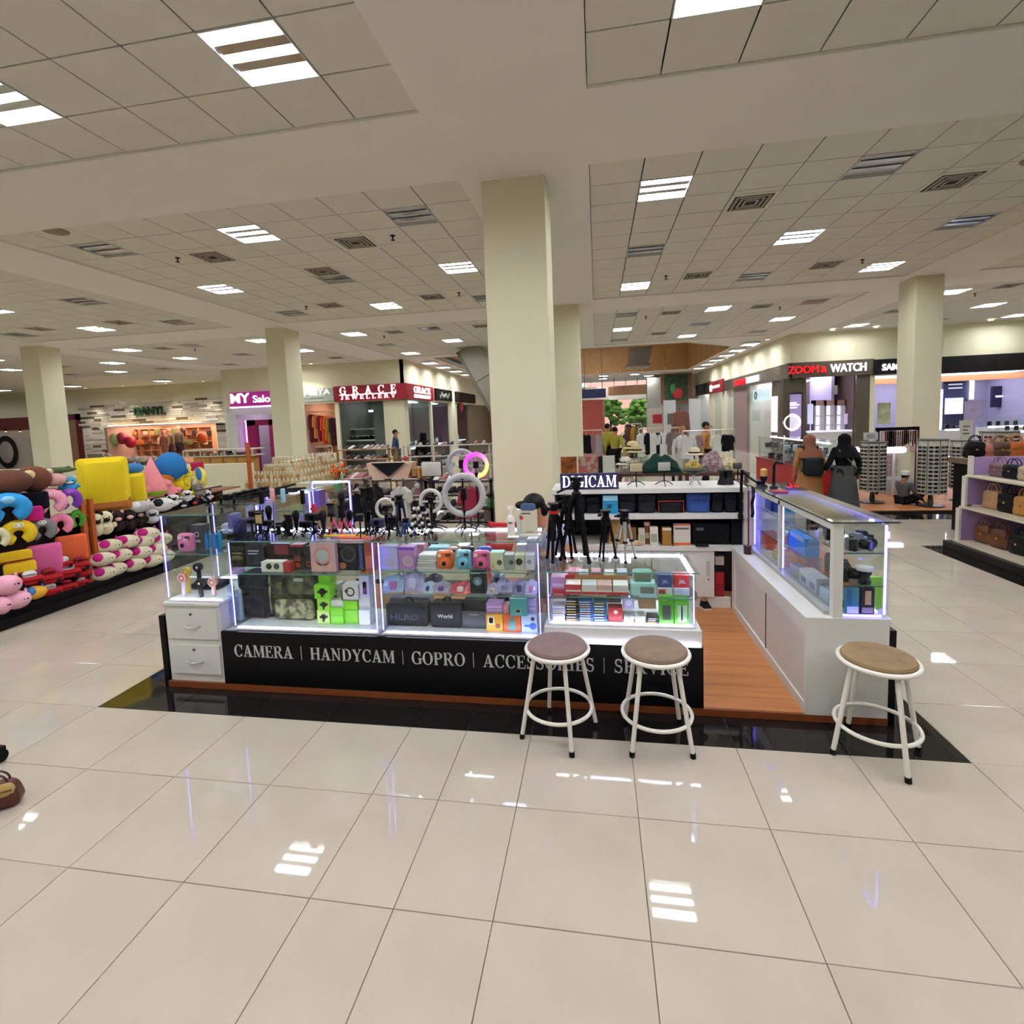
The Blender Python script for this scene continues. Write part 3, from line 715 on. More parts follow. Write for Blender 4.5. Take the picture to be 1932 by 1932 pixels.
# ---- wall beyond the corner along the corridor (facing right)
wall('wall_corridor_1', (XW-.12, YL, zh+.02), (XW, 38.1, CEIL))
def yx(u, x=XW, v=780): return X(u, v, x).y
segs = [(770, 813), (815, 850), (862, 905)]
prevy = YL+.15
yy = [(yx(771), yx(814)), (yx(816), yx(849)), (yx(862), yx(884))]
for k, (a, b) in enumerate(yy):
    wall('wall_corridor_%d' % (k+2), (XW-.12, prevy, 0), (XW, a, zh+.05)); prevy = b
wall('wall_corridor_5', (XW-.12, prevy, 0), (XW, 38.1, zh+.05), mat('#7d715a', .6, name='brown_panel'))
for k, (a, b) in enumerate(yy):
    m = (mat('#5f6b66', .5, name='grey_green_wall'), mat('#3a3750', .6, name='indigo_wall'), mat('#3a2a2a', .6, name='dark_wall'))[k]
    wall('wall_shop_recess_%d' % (k+1), (XW-1.6, a-.02, 0), (XW-1.5, b+.02, zh+.1), m)
    wall('wall_recess_side_%d' % (k+1), (XW-1.5, a-.04, 0), (XW-.12, a, zh+.1), m)
    wall('wall_recess_end_%d' % (k+1), (XW-1.5, b, 0), (XW-.12, b+.04, zh+.1), m)
    tag(MB().box((XW-.07, a, .15), (XW-.05, b, zh)).build('shop_window', GLASS), ('corner jewellery window facing the corridor', 'boutique window with indigo backdrop', 'dark shop window under the escalator')[k], 'window pane')
    tag(MB().box((XW-1.0, a+.2, zh-.02), (XW-.6, b-.2, zh+.03)).build('fill_panel', emis('#e8f4ff', (5, 3, 1.5)[k])), 'added glowing strip inside the %s corridor window' % ORD[k], 'lamp')  # glowing strip added to light the window recess
    t = thing('display_counter', 'white lit glass counter in the %s corridor window' % ORD[k], 'counter', (XW-.5, (a+b)/2, 0))
    MB().box((XW-.9, a+.1, 0), (XW-.25, b-.1, .8)).build('body', mat('#37443f', .4), t); MB().box((XW-.92, a+.08, .8), (XW-.23, b-.08, .86)).build('top', emis('#e8f2ff', .9), t)
    for q in range(5):
        y_ = a+.25+(b-a-.5)*q/4
        tag(MB().lathe([(.1, 0), (.07, .12), (.09, .2), (.04, .3)], (XW-.55, y_, .86), 8).build('jewellery_bust', mat(('#d9e4f0', '#1c2440', '#8fa3c8')[q % 3], .3), smooth=True), '%s display bust on the %s corridor window counter' % (ORD[q], ORD[k]), 'display bust', 'busts in corridor windows')
# small dark sign, long dark sign and their marks
t = thing('shop_sign', 'small black shop sign with a silver leaf emblem', 'sign', (XW+.1, (yx(823)+yx(852))/2, 0))
ya, yb = yx(823, XW+.1, 745), yx(853, XW+.1, 745)
z0, z1 = X(838, 756, XW+.1).z, X(838, 735, XW+.1).z
MB().box((XW, ya, z0), (XW+.1, yb, z1)).build('board', BLACK, t)
q = MB()
for k in range(7):
    c = Vector((XW+.105, ya+(yb-ya)*(.25+.09*k), z0+(z1-z0)*(.35+.25*sin(k*1.3)**2)))
    q.ball(c, (.008, .16, .1), 8, 5)
q.build('emblem', mat('#8f9b90', .4), t, True)
ya, yb = yx(861, XW+.1, 750), yx(897, XW+.1, 750)
tag(MB().box((XW, ya, X(875, 759, XW+.1).z), (XW+.1, yb, X(875, 741, XW+.1).z)).build('shop_sign', mat('#1d1a19', .4)), 'long plain dark sign board beside the escalator', 'sign')
a, b = RX(863, 761, 874, 788, XW+.02, .04)
t = thing('poster', 'dark poster with a red blot beside corridor window', 'poster', (XW, a[1], a[2]))
MB().box((XW+.01, a[1], a[2]), (XW+.04, b[1], b[2])).build('sheet', mat('#26221f', .5), t)
MB().ball((XW+.045, (a[1]+b[1])/2+.2, a[2]+.65), (.01, .35, .3), 10, 6).build('print', mat('#a8302c', .5), t)
# downlights washing the corridor walls
def downlight(x, y, where, e=26, c=(1, .93, .74)):
    t = thing('downlight', 'small round downlight washing the wall, %s' % where, 'downlight', (x, y, CEIL-.05))
    MB().ring((x, y, CEIL-.035), .09, .015, n=14, k=5).build('trim_ring', HOUS, t, True)
    MB().lathe([(.07, -.02), (.075, 0)], (x, y, CEIL-.02), 12).build('lens', emis('#fff2cf', 8.0), t)
    l = bpy.data.lights.new('downlight_beam', 'SPOT'); l.energy = e*9; l.spot_size = radians(62); l.spot_blend = .7; l.color = c; l.shadow_soft_size = .06
    lo = bpy.data.objects.new('downlight_beam', l); COL.objects.link(lo); lo.parent = t; lo.location = (0, 0, -.02)
for k, y in enumerate((22.2, 24.2, 26.3, 28.6)): downlight(XW+.45, y, '%s along the jewellery corridor' % ORD[k])
for k, y in enumerate((21.4, 23.2, 25.2, 27.6, 30.2, 33.0)): downlight(XC-.45, y, '%s along the watch shop corridor' % ORD[k], 18)
downlight(xl_(580), YL-.4, 'over the grey boutique board', 26, (.9, 1, .8)); downlight(xl_(600), YL-.4, 'between boutique and jewellery signs', 20, (.9, 1, .8))
for k, u in enumerate((1560, 1640, 1850)): downlight(Y(u, 640, YR).x, YR-.45, '%s over the watch shop facade' % ORD[k], 1.5)
for k, u in enumerate((180, 250, 330, 400)): downlight(Y(u, 730, YB).x, YB-.6, '%s of the added ones over the stone cladding' % ORD[k], 30)  # washers added to brighten the dim stone wall
# ---- stone clad shop on the far left
def xb(u, v=800): return Y(u, v, YB).x
def zb(u, v): return Y(u, v, YB).z
STONE = ['#d9d3c6', '#e4dfd4', '#cfc8b8', '#b8ae9c', '#ebe6dc', '#e0dace', '#d6cfc0', '#6b6150']
wx0, wx1 = xb(150), xs['a']
zo = zb(290, 803)
clad = struct(MB().box((wx0, YB, zo), (wx1, YB+.15, zb(290, 755))).build('wall_front_3', mat('#b4ab9a', .8, name='stone_backing')))
wall('wall_front_4', (-40.9, YB+.02, zb(290, 755)), (wx1, YB+.15, CEIL))
pier_l = wall('wall_pier_5', (xb(158), YB, 0), (xb(196), YB+.15, zo), mat('#8d8474', .8)); pier_r = wall('wall_pier_6', (xb(408), YB, 0), (wx1, YB+.15, zo), mat('#8d8474', .8))
random.seed(11)
def stones(root, x0, x1, z0, z1, rows, lmin, lmax, skip=None):
    hz = (z1-z0)/rows
    for r in range(rows):
        x = x0
        while x < x1-.05:
            l = min(random.uniform(lmin, lmax), x1-x)
            if x1-x-l < .12: l = x1-x
            d = random.uniform(.015, .06)
            MB().box((x+.008, YB-d, z0+r*hz+.008), (x+l-.008, YB+.02, z0+(r+1)*hz-.008)).build('stone', mat(random.choice(STONE), .85, var=.12), root)
            x += l
stones(clad, wx0, wx1, zo+.02, zb(290, 755), 11, .45, 1.1)
stones(pier_l, xb(158), xb(196), .9, zo, 12, .35, .8); stones(pier_r, xb(408), wx1, .9, zo, 12, .35, .9)
GRN = mat('#1f4a33', .5, name='deep_green_letter')
t = thing('shop_sign', 'dark green raised letters on the stone clad shop front', 'sign', (xb(285), YB-.1, zb(285, 784)))
sans('DANYL', 'lettering', GRN, (xb(256, 778), YB-.06, zb(285, 783)), (xb(315, 778), YB-.06, zb(285, 783)), zb(285, 767)-zb(285, 783), t, .08, .03)
tag(slab('light_cove', ((xb(200), YB-.45, zo-.02), (wx1-.2, YB-.0, zo+.06)), mat('#e8e2d4', .5)), 'cream ledge under the stone cladding', 'ledge')
tag(slab('light_strip', ((xb(212), YB-.3, zo+.062), (xb(385), YB-.2, zo+.11)), emis('#ffd9a8', 5.0)), 'warm glowing strip on the ledge below the green letters', 'lamp')
room(4, xb(196), xb(408), YB, YB+4.2, zo, mat('#dcbcae', .7, name='peach_wall'), lamp=('#ffdcc0', 4.5), where='stone clad shop')
def shelf_unit(name, label, x0, x1, y, z0, z1, n, m, depth=.35, cols=1):
    t = thing(name, label, 'shelf', ((x0+x1)/2, y, z0))
    for k in range(n+1):
        z = z0+(z1-z0)*k/n; MB().box((x0, y, z-.02), (x1, y+depth, z+.02)).build('shelf_board', m, t)
    for k in range(cols+1):
        x = x0+(x1-x0)*k/cols; MB().box((x-.02, y, z0), (x+.02, y+depth, z1)).build('upright', m, t)
    MB().box((x0, y+depth, z0), (x1, y+depth+.02, z1)).build('back_panel', m, t)
    return t
PEACH = mat('#dcae8e', .6, name='peach_shelf')
for k, (u0, u1) in enumerate(((213, 262), (265, 300), (302, 348), (350, 400))):
    shelf_unit('wall_shelf', 'peach coloured wall shelf inside the stone clad shop, %s from the green board' % ORD[k], Y(u0, 830, YB+1.9).x, Y(u1, 830, YB+1.9).x, YB+1.9, 0.5, zb(300, 808), 4, PEACH, cols=2)
random.seed(5)
for k in range(26):
    u = 216+k*7.1; zt = random.choice((808, 826)); p = Y(u, zt+13, YB+1.75)
    tag(MB().rbox((p.x-.13, YB+1.75, p.z), (p.x+.13, YB+1.89, p.z+random.uniform(.2, .42)), .04).build('boxed_goods', mat(random.choice(['#6d4c3a', '#e0b060', '#8a9a5a', '#b46a50', '#e8d0b8', '#40303a', '#d98a3a']), .6)), 'boxed goods on the peach wall shelves, %s from the green board' % (ORD+ORD)[k % 26] if k < 16 else 'boxed goods on peach shelves, %s from the stone pier' % ORD[25-k], 'goods', 'goods on the peach shelves')
def mannequin(x, y, h, c, c2, label, z0=0.0, rz=0.0, cat='mannequin', headc='#d9b99b'):
    t = thing('mannequin', label, cat, (x, y, z0), rz); s = h/1.75
    if z0: MB().box((-.25, -.25, .001-z0), (.25, .25, 0)).build('plinth', WHITE, t, local=True)
    MB().lathe([(.12*s, 0), (.12*s, .02*s), (.02*s, .04*s), (.02*s, .5*s)], n=10).build('stand', mat('#555050', .4), t, local=True)
    MB().lathe([(.15*s, .45*s), (.19*s, .75*s), (.18*s, .95*s)], n=12, sy=.7).build('skirt', mat(c2, .8, var=.1), t, True, True)
    MB().lathe([(.17*s, .9*s), (.15*s, 1.08*s), (.2*s, 1.3*s), (.18*s, 1.42*s), (.07*s, 1.5*s)], n=12, sy=.65).build('top', mat(c, .8, var=.1), t, True, True)
    for q in (-1, 1): MB().tube([(q*.19*s, 0, 1.38*s), (q*.25*s, 0, 1.12*s), (q*.24*s, -.04*s, .88*s)], .05*s, 7, rs=[.06*s, .055*s, .045*s]).build('sleeve', mat(c, .8, var=.1), t, True, True)
    MB().lathe([(.055*s, 1.46*s), (.05*s, 1.54*s), (.085*s, 1.6*s), (.09*s, 1.68*s), (.05*s, 1.76*s)], n=12, sy=1.1).build('head', mat(headc, .6), t, True, True)
    return t
for k, (u, c, c2) in enumerate(((308, '#b07b66', '#a06a58'), (318, '#8d8071', '#3a3a44'), (336, '#77695f', '#30303c'))):
    p = Y(u, 810, YB+.9+.3*k); mannequin(p.x, YB+.9+.3*k, 1.9+.1*k, c, c2, '%s mannequin from the left in the stone clad shop' % ORD[k], .25)
for k, (u, v, c) in enumerate(((216, 829, '#a9c98a'), (198, 826, '#b9c9cf'), (230, 827, '#b03a5c'), (246, 834, '#c0284a'), (381, 826, '#d8622a'))):
    p = Y(u, v, YB+.5+.1*k)
    tag(MB().ball(p, (.3, .3, .36), 12, 8).build('balloon', mat(c, .3), smooth=True), '%s party balloon inside the stone clad shop' % ('light green', 'pale blue', 'rose', 'crimson', 'orange')[k], 'balloon')
tag(slab('board', RY(194, 835, 222, 862, YB+.9, .05), mat('#1e6b3a', .6)), 'green notice board at the stone clad shop entrance', 'board')
for k, (u0, u1) in enumerate(((226, 262), (262, 300))):
    a, b = RY(u0, 851, u1, 873, YB-.4, .8)
    t = thing('clothes_table', 'heap of grey and printed clothes on a shop table, %s' % ('left' if k == 0 else 'right'), 'clothes table', ((a[0]+b[0])/2, YB-.4, 0))
    MB().box((a[0], YB-.4, 0), (b[0], YB+.4, a[2])).build('table', mat('#8d8578', .6), t)
    q = MB()
    for r in range(7): q.ball((a[0]+(b[0]-a[0])*(r+.5)/7, YB+random.uniform(-.2, .2), a[2]+.08), (.22, .35, random.uniform(.12, .3)), 9, 6)
    q.build('clothes', two_tone('heap_print_%d' % k, '#6d6d68', '#a9a49a', 9), t, True)
# counter table in front of shop at right with goods, honey wood cabinets below
a, b = RY(345, 846, 446, 858, 15.0, .8)
cab_y = 14.6
for k, (u0, u1) in enumerate(((365, 397), (397, 422), (422, 448), (448, 470))):
    a, b = RY(u0, 862, u1, 880, cab_y, .5)
    t = thing('wood_cabinet', 'honey wood cabinet, %s from the blue plush dome' % ORD[k], 'cabinet', ((a[0]+b[0])/2, cab_y, 0))
    MB().box((a[0]+.01, cab_y, 0), (b[0]-.01, cab_y+.5, b[2])).build('body', mat('#a87c3c', .5, var=.15, scale=4), t); MB().box((a[0]+.04, cab_y-.015, a[2]-.2), (b[0]-.04, cab_y, b[2]-.04)).build('door', mat('#b08442', .5, var=.15, scale=4), t)
a, b = RY(345, 848, 475, 862, cab_y-.05, .7)
t = thing('display_rack', 'white rack above the honey cabinets crowded with small goods', 'rack', ((a[0]+b[0])/2, cab_y, a[2]))
MB().box((a[0], cab_y-.05, b[2]-.04), (b[0], cab_y+.6, b[2])).build('top_board', mat('#c9c2ac', .5), t); MB().box((a[0], cab_y-.05, a[2]), (b[0], cab_y+.6, a[2]+.04)).build('bottom_board', mat('#c9c2ac', .5), t)
for k in range(5): MB().box((a[0]+(b[0]-a[0])*k/4-.02, cab_y-.04, a[2]), (a[0]+(b[0]-a[0])*k/4+.02, cab_y+.0, b[2])).build('upright', mat('#c9c2ac', .5), t)
random.seed(8)
for k in range(20):
    x = a[0]+(b[0]-a[0])*(k+.5)/20; h = random.uniform(.06, .15)
    tag(MB().rbox((x-.05, cab_y+.05, a[2]+.04), (x+.05, cab_y+.2, a[2]+.04+h), .02).build('small_goods', mat(random.choice(['#6b675e', '#a89f92', '#3c3a36', '#c9c0b0', '#8a5a48']), .6)), ('accessory on the rack over the honey cabinets, %s from left' % ORD[k] if k < 16 else 'accessory on rack over honey cabinets, %s from right' % ORD[19-k]), 'goods', 'accessories on the white rack')
# maroon panelled door and fast food front at the far left edge
MAR = mat('#5e1420', .5, name='maroon_paint')
a, b = RY(131, 781, 153, 876, YB-.05, .1)
t = thing('door_frame', 'maroon door surround beside the stone pier', 'door frame', ((a[0]+b[0])/2, YB, 0))
MB().box((a[0], YB-.05, b[2]-.35), (b[0]+.1, YB+.05, b[2])).build('lintel', MAR, t); MB().box((b[0]-.25, YB-.05, 0), (b[0]+.1, YB+.05, b[2])).build('post', MAR, t); MB().box((a[0], YB-.02, 0), (b[0]-.25, YB+.04, b[2]-.35)).build('leaf', mat('#8a6a52', .5), t)
wall('wall_front_5', (-40.9, YB+.0, 0), (xb(158), YB+.14, zb(290, 755)+.1))
a, b = RY(-30, 789, 52, 812, YB-.1, .1)
tag(MB().box((-40.8, YB-.1, a[2]), b).build('fascia_board', MAR), 'maroon fascia board over the fast food front', 'fascia')
a2, b2 = RY(-30, 812, 60, 890, YB-.05, .05)
t = thing('wall_panel', 'grey brushed panel with oval black and white sign', 'panel', ((a2[0]+b2[0])/2, YB, 0))
MB().box((-40.8, YB-.05, 0), (b2[0], YB-.0, a[2])).build('sheet', mat('#b4b0a8', .4, .2, var=.1), t)
c = Y(14, 853, YB-.08)
MB().lathe([(.75, 0), (.75, .04)], n=28).move(Matrix.Translation(c) @ Matrix.Rotation(pi/2, 4, 'X') @ Matrix.Diagonal((1, 1.3, 1, 1))).build('oval_disc', mat('#1b1a1a', .5), t)
MB().lathe([(.5, 0), (.5, .06)], n=28).move(Matrix.Translation(c) @ Matrix.Rotation(pi/2, 4, 'X') @ Matrix.Diagonal((1, 1.3, 1, 1))).build('inner_oval', mat('#8f8d88', .5), t)
for k, u in enumerate((11, 38)):
    p = Y(u, 814, YB-.3)
    tt = thing('downlight', '%s amber spotlight above the oval sign' % ORD[k], 'downlight', p)
    MB().cyl(p, p+Vector((0, 0, .12)), .06, .05).build('can', BLACK, tt); MB().cyl(p-Vector((0, 0, .01)), p, .05).build('lens', emis('#ffc878', 12), tt)
    l = bpy.data.lights.new('amber_beam', 'SPOT'); l.energy = 140; l.spot_size = radians(80); l.spot_blend = .8; l.color = (1, .7, .35)
    lo = bpy.data.objects.new('amber_beam', l); COL.objects.link(lo); lo.parent = tt; lo.location = (0, 0, -.05); lo.rotation_euler = (radians(-25), 0, 0)

# ---- right facade: watch shop, phone shop
def xr(u, v=750): return Y(u, v, YR).x
def zr(u, v): return Y(u, v, YR).z
TAUPE = mat('#574f44', .25, var=.2, scale=1.5, name='taupe_stone')
x1470, x1645, x1692 = XC, xr(1645), xr(1692)
zsb, zst = zr(1555, 711), zr(1555, 682)
wall('wall_front_6', (XC, YR, zst-.05), (16.1, YR+.15, CEIL))
z_op = zr(1570, 713)
t = thing('shop_sign', 'taupe stone sign band reading ZOOM and WATCH facing the hall', 'sign', ((XC+x1645)/2, YR-.1, zsb))
MB().box((XC-.02, YR-.1, zsb), (x1645, YR+.02, zst)).build('band', TAUPE, t)
REDL = emis('#ff1420', 1.1, 'glowing_red_letter'); WHL = emis('#eef0ff', 1.7, 'glowing_cool_letter')
sans('ZOOM', 'lettering', REDL, (xr(1485, 697), YR-.1, zr(1515, 704.5)), (xr(1541, 697), YR-.1, zr(1515, 704.5)), zr(1515, 691)-zr(1515, 704.5), t, .05)
sans('&', 'lettering', REDL, (xr(1546, 697), YR-.1, zr(1552, 703)), (xr(1557, 697), YR-.1, zr(1552, 703)), zr(1552, 691)-zr(1552, 703), t, .05, .01)
sans('WATCH', 'lettering', WHL, (xr(1564, 697), YR-.1, zr(1598, 701.5)), (xr(1631, 694), YR-.1, zr(1598, 701.5)), zr(1598, 686)-zr(1598, 701.5), t, .05, .01)
wall('wall_pier_7', (XC, YR, 0), (xr(1478), YR+.3, zsb), TAUPE); wall('wall_pier_8', (xr(1515), YR, 0), (xr(1521), YR+.3, zsb), TAUPE); wall('wall_pier_9', (xr(1615), YR-.03, 0), (xr(1640), YR+.3, zsb), TAUPE); wall('wall_front_7', (XC, YR+.01, zr(1495, 742)), (xr(1518), YR+.2, zsb+.02), TAUPE)
a, b = RY(1480, 744, 1512, 826, YR+.05, .06)
t = thing('lightbox_poster', 'backlit poster of a round pale wristwatch on a violet ground', 'poster', ((a[0]+b[0])/2, YR, a[2]))
MB().box(a, b).build('light_panel', emis('#8d82b0', .6), t)
c = Y(1494, 797, YR+.04)
MB().ring(c, .27, .05, (0, 1, 0), 24, 6).build('watch_case', emis('#fff0fa', 1.2), t); MB().lathe([(.23, 0), (.23, .02)], n=20).move(Matrix.Translation(c) @ Matrix.Rotation(pi/2, 4, 'X')).build('watch_dial', emis('#c8c4d8', .8), t)
for k, v in enumerate((759, 763, 768)):
    a2, b2 = RY((1489, 1483, 1487)[k], v, (1503, 1508, 1504)[k], v+2.4, YR+.03, .02); MB().box(a2, b2).build('caption_line', emis('#ffeaf2', 1.4), t)
room(5, xr(1521), xr(1615), YR, YR+3.0, zsb, mat('#6c5a55', .6, name='mocha_wall'), lamp=('#f0e8ff', 5.0), where='watch shop')
for k, (u0, u1) in enumerate(((1537, 1556), (1557, 1576), (1577, 1596))):
    a, b = RY(u0, 755, u1, 815, YR+.7, .4)
    t = thing('lit_cabinet', 'glowing white display cabinet in the watch shop, %s from left' % ORD[k], 'cabinet', ((a[0]+b[0])/2, YR+.7, 0))
    MB().box((a[0], YR+1.05, 0), (b[0], YR+1.1, b[2])).build('back', emis('#e4e2ff', 1.0), t)
    for s in (a[0], b[0]-.04): MB().box((s, YR+.7, 0), (s+.04, YR+1.1, b[2])).build('side', WHITE, t)
    MB().box((a[0], YR+.7, b[2]-.2), (b[0], YR+1.1, b[2])).build('header', mat('#c9a9a0', .5), t)
    for v in (785, 803): z = Y(1566, v, YR+.7).z; MB().box((a[0], YR+.75, z), (b[0], YR+1.05, z+.03)).build('shelf', WHITE, t)
for k, (u0, v0, u1, v1, c, n) in enumerate(((1524, 762, 1534, 800, '#c8cdf0', 'pale blue lit poster'), (1571, 727, 1584, 744, '#8d857c', 'small beige picture'), (1593, 780, 1612, 800, '#b9a6c8', 'lilac promotional board'))):
    a, b = RY(u0, v0, u1, v1, YR+(.6, 1.4, .55)[k], .04); tag(MB().box(a, b).build('poster', emis(c, .7)), n+' inside the watch shop', 'poster')
a, b = RY(1524, 812, 1612, 832, YR+.2, .35)
t = thing('display_counter', 'low white counter inside the watch shop opening', 'counter', ((a[0]+b[0])/2, YR+.6, 0)); MB().box((a[0], YR+.2, 0), (b[0], YR+.52, b[2]-.06)).build('body', WHITE, t); MB().box((a[0]-.02, YR+.18, b[2]-.06), (b[0]+.02, YR+.54, b[2])).build('top', emis('#dcdcff', .7), t)
# phone shop: black sign partly behind the column, then long black fascia
a, b = RY(1648, 676, 1745, 705, YR-.12, .12)
t = thing('shop_sign', 'black sign with glowing white SAMSUNG letters behind the column', 'sign', ((a[0]+b[0])/2, YR-.1, a[2])); MB().box(a, b).build('board', mat('#1b1b1d', .4), t)
sans('SAMSUNG', 'lettering', WHL, (Y(1664, 693, YR-.12).x, YR-.12, zr(1690, 698.5)), (Y(1740, 690, YR-.12).x, YR-.12, zr(1690, 698.5)), zr(1690, 686)-zr(1690, 698.5), t, .05, .02)
zf0, zf1 = zr(1850, 702), zr(1850, 670)
a, b = RY(1745, 668, 1935, 700, YR-.15, .15)
tag(MB().box((a[0], YR-.15, zf0), (16.0, YR, zf1)).build('fascia_board', mat('#1d1d1e', .5)), 'long plain black fascia over the phone shop', 'fascia')
wall('wall_pier_10', (xr(1640), YR, 0), (xr(1650), YR+.2, zst), WALLC)
room(6, xr(1650), 16.0, YR, YR+4.0, zf0-.1, mat('#a9a6bd', .5, name='pale_violet_wall'), lamp=('#e6e4ff', 4.0), where='phone shop')
tag(MB().box((xr(1655), YR+1.6, zr(1800, 716)), (15.9, YR+1.75, zr(1800, 704))).build('timber_header', mat('#d99a62', .5, name='orange_timber')), 'orange timber header inside the phone shop', 'header')  # plain orange board
a, b = RY(1779, 716, 1826, 815, YR+1.8, .1)
t = thing('display_wall', 'dark blue display wall with a pale screen in phone shop', 'display wall', ((a[0]+b[0])/2, YR+1.8, 0))
MB().box((a[0], YR+1.8, 0), b).build('panel', mat('#2f3350', .5), t)
MB().box(*RY(1784, 751, 1817, 781, YR+1.76, .04)).build('screen', emis('#cfe4ff', 1.3), t)
for k, v in enumerate((724, 731)): MB().box(*RY(1790, v, 1816, v+2.2, YR+1.78, .02)).build('caption_line', emis('#b9bcd0', .8), t)
for k, (u0, u1, v0, v1) in enumerate(((1773, 1778, 735, 810), (1831, 1838, 714, 753))):
    tag(MB().box(*RY(u0, v0, u1, v1, YR+1.7, .05)).build('light_tube', emis('#e2e8ff', 4.0)), 'upright white light tube in the phone shop, %s of the dark display wall' % ('left' if k == 0 else 'right'), 'lamp')
a, b = RY(1872, 728, 1912, 768, YR+3.2, .1)
t = thing('brand_panel', 'navy wall panel with one glowing white line of lettering', 'panel', ((a[0]+b[0])/2, YR+3.2, a[2])); MB().box(a, b).build('panel', mat('#20243f', .5), t)
MB().box(*RY(1879, 746, 1903, 749, YR+3.18, .02)).build('caption_line', emis('#e6ecff', 2.0), t)
tag(MB().box(*RY(1820, 756, 1856, 793, YR+.3, .03)).build('poster', mat('#a89bc0', .5, var=.4, scale=4)), 'lilac promotion poster hanging at phone shop front', 'poster')
tag(MB().box(*RY(1656, 760, 1680, 800, YR+.8, .03)).build('poster', two_tone('leaf_poster', '#d9dcc8', '#9aa850', 3)), 'white poster with green leaf print left of the column', 'poster')
for k, (u0, v0, u1, v1) in enumerate(((1785, 800, 1812, 812), (1866, 784, 1932, 806), (1900, 790, 1975, 815))):
    a, b = RY(u0, v0, u1, v1, YR-.4-.8*k, .6)
    t = thing('phone_counter', 'white glowing phone counter, %s in front of the phone shop' % ORD[k], 'counter', ((a[0]+b[0])/2, a[1], 0))
    MB().box((a[0], a[1], 0), (b[0], b[1], a[2])).build('body', WHITE, t); MB().box(a, b).build('glass_box', GLASS, t); MB().box((a[0], a[1]-.01, a[2]), (b[0], a[1]+.05, a[2]+.05)).build('light_edge', emis('#dfe4ff', 5.0), t)
    for q in range(4): MB().rbox((a[0]+.1+q*.25, a[1]+.2, a[2]), (a[0]+.22+q*.25, a[1]+.24, a[2]+.2), .02).build('phone', BLACK, t)
# ---- corridor wall on the right, receding
def yc(u, v=760): return X(u, v, XC).y
y1370, y1342, y1312 = yc(1370), yc(1342), yc(1312)
zc0, zc1 = X(1440, 725, XC).z, X(1440, 694, XC).z
wall('wall_corridor_6', (XC, YR+.15, zst-.05), (XC+.12, 38, CEIL))
t = thing('shop_sign', 'taupe band reading ZOOM WATCH on the corridor side', 'sign', (XC, (YR+y1370)/2, zsb)); MB().box((XC-.1, YR-.1, zsb), (XC+.02, y1370, zst)).build('band', TAUPE, t)
zt0, zt1 = zsb+(zst-zsb)*.25, (zst-zsb)*.5
sans('ZOOM', 'lettering', REDL, (XC-.1, yc(1390, 712), zt0), (XC-.1, yc(1411, 712), zt0), zt1, t, .05, .01); sans('WATCH', 'lettering', WHL, (XC-.1, yc(1413, 710), zt0), (XC-.1, yc(1436, 708), zt0), zt1, t, .05, .01)
wall('wall_pier_11', (XC, YR+.3, 0), (XC+.3, yc(1466), zsb), TAUPE)
segs = [(1456, 1408), (1384, 1372), (1362, 1346), (1338, 1318)]
pys = [(yc(a), yc(b)) for a, b in segs]
last = yc(1466)
for k, (a, b) in enumerate(pys):
    wall('wall_pier_%d' % (12+k), (XC, last, 0), (XC+.15, a, zsb+.05), mat('#97807c', .35, name='mauve_panel') if k == 1 else (WALLC if k else TAUPE)); last = b
    tag(MB().box((XC+.04, a, .1), (XC+.06, b, zsb)).build('shop_window', GLASS), '%s window pane along the watch shop corridor' % ORD[k], 'window pane')
    wall('wall_shop_recess_%d' % (4+k), (XC+1.8, a-1, 0), (XC+1.9, b+1, zsb+.2), mat(('#c6c4e4', '#cdb8c6', '#c9c4b0', '#9aa3cc')[k], .6))
    wall('wall_recess_side_%d' % (4+k), (XC+.15, b+.02, 0), (XC+1.8, b+.06, zsb+.1), WALLC)
    tag(MB().box((XC+.5, a, zsb-.03), (XC+1.5, b, zsb+.02)).build('fill_panel', emis('#eae6ff', 6.0)), 'added glowing panel over the %s corridor window' % ORD[k], 'lamp')  # glowing panel added to light the recess behind the pane
wall('wall_pier_16', (XC, last, 0), (XC+.15, 38, zsb+.05), WALLC)
t = thing('lightbox_poster', 'pale blue light box with a grey watch dial', 'poster', (XC+.3, yc(1430), 2)); a, b = RX(1409, 736, 1450, 756, XC+.3, .05)
MB().box(a, b).build('light_panel', emis('#d4e4f4', 1.3), t)
MB().ring((XC+.29, (a[1]+b[1])/2+.15, (a[2]+b[2])/2), .16, .035, (1, 0, 0), 18, 6).build('watch_dial', mat('#6a7684', .4), t)
a, b = RX(1455, 748, 1466, 815, XC-.02, .04)
tag(MB().box(a, b).build('light_column', emis('#ffd9dc', 1.5)), 'rosy upright light panel at the watch shop corner', 'lamp')
a, b = RX(1340, 718, 1363, 741, XC-.12, .1)
t = thing('shop_sign', 'small red corridor sign with white letters', 'sign', (XC, a[1], a[2])); MB().box(a, b).build('board', mat('#861a22', .4), t)
MB().box((XC-.13, a[1]*.8+b[1]*.2, a[2]*.6+b[2]*.4), (XC-.12, a[1]*.2+b[1]*.8, a[2]*.35+b[2]*.65)).build('lettering_band', emis('#d9b9b9', .8), t)
a, b = RX(1312, 724, 1339, 745, XC-.12, .1)
t = thing('shop_sign', 'dark grey corridor sign with a glowing white end', 'sign', (XC, a[1], a[2])); MB().box(a, b).build('board', mat('#3a3838', .4), t); MB().box((XC-.14, b[1]-.6, a[2]+.1), (XC-.12, b[1]-.1, b[2]-.25)).build('glow_panel', emis('#f4f0ff', 2.5), t)

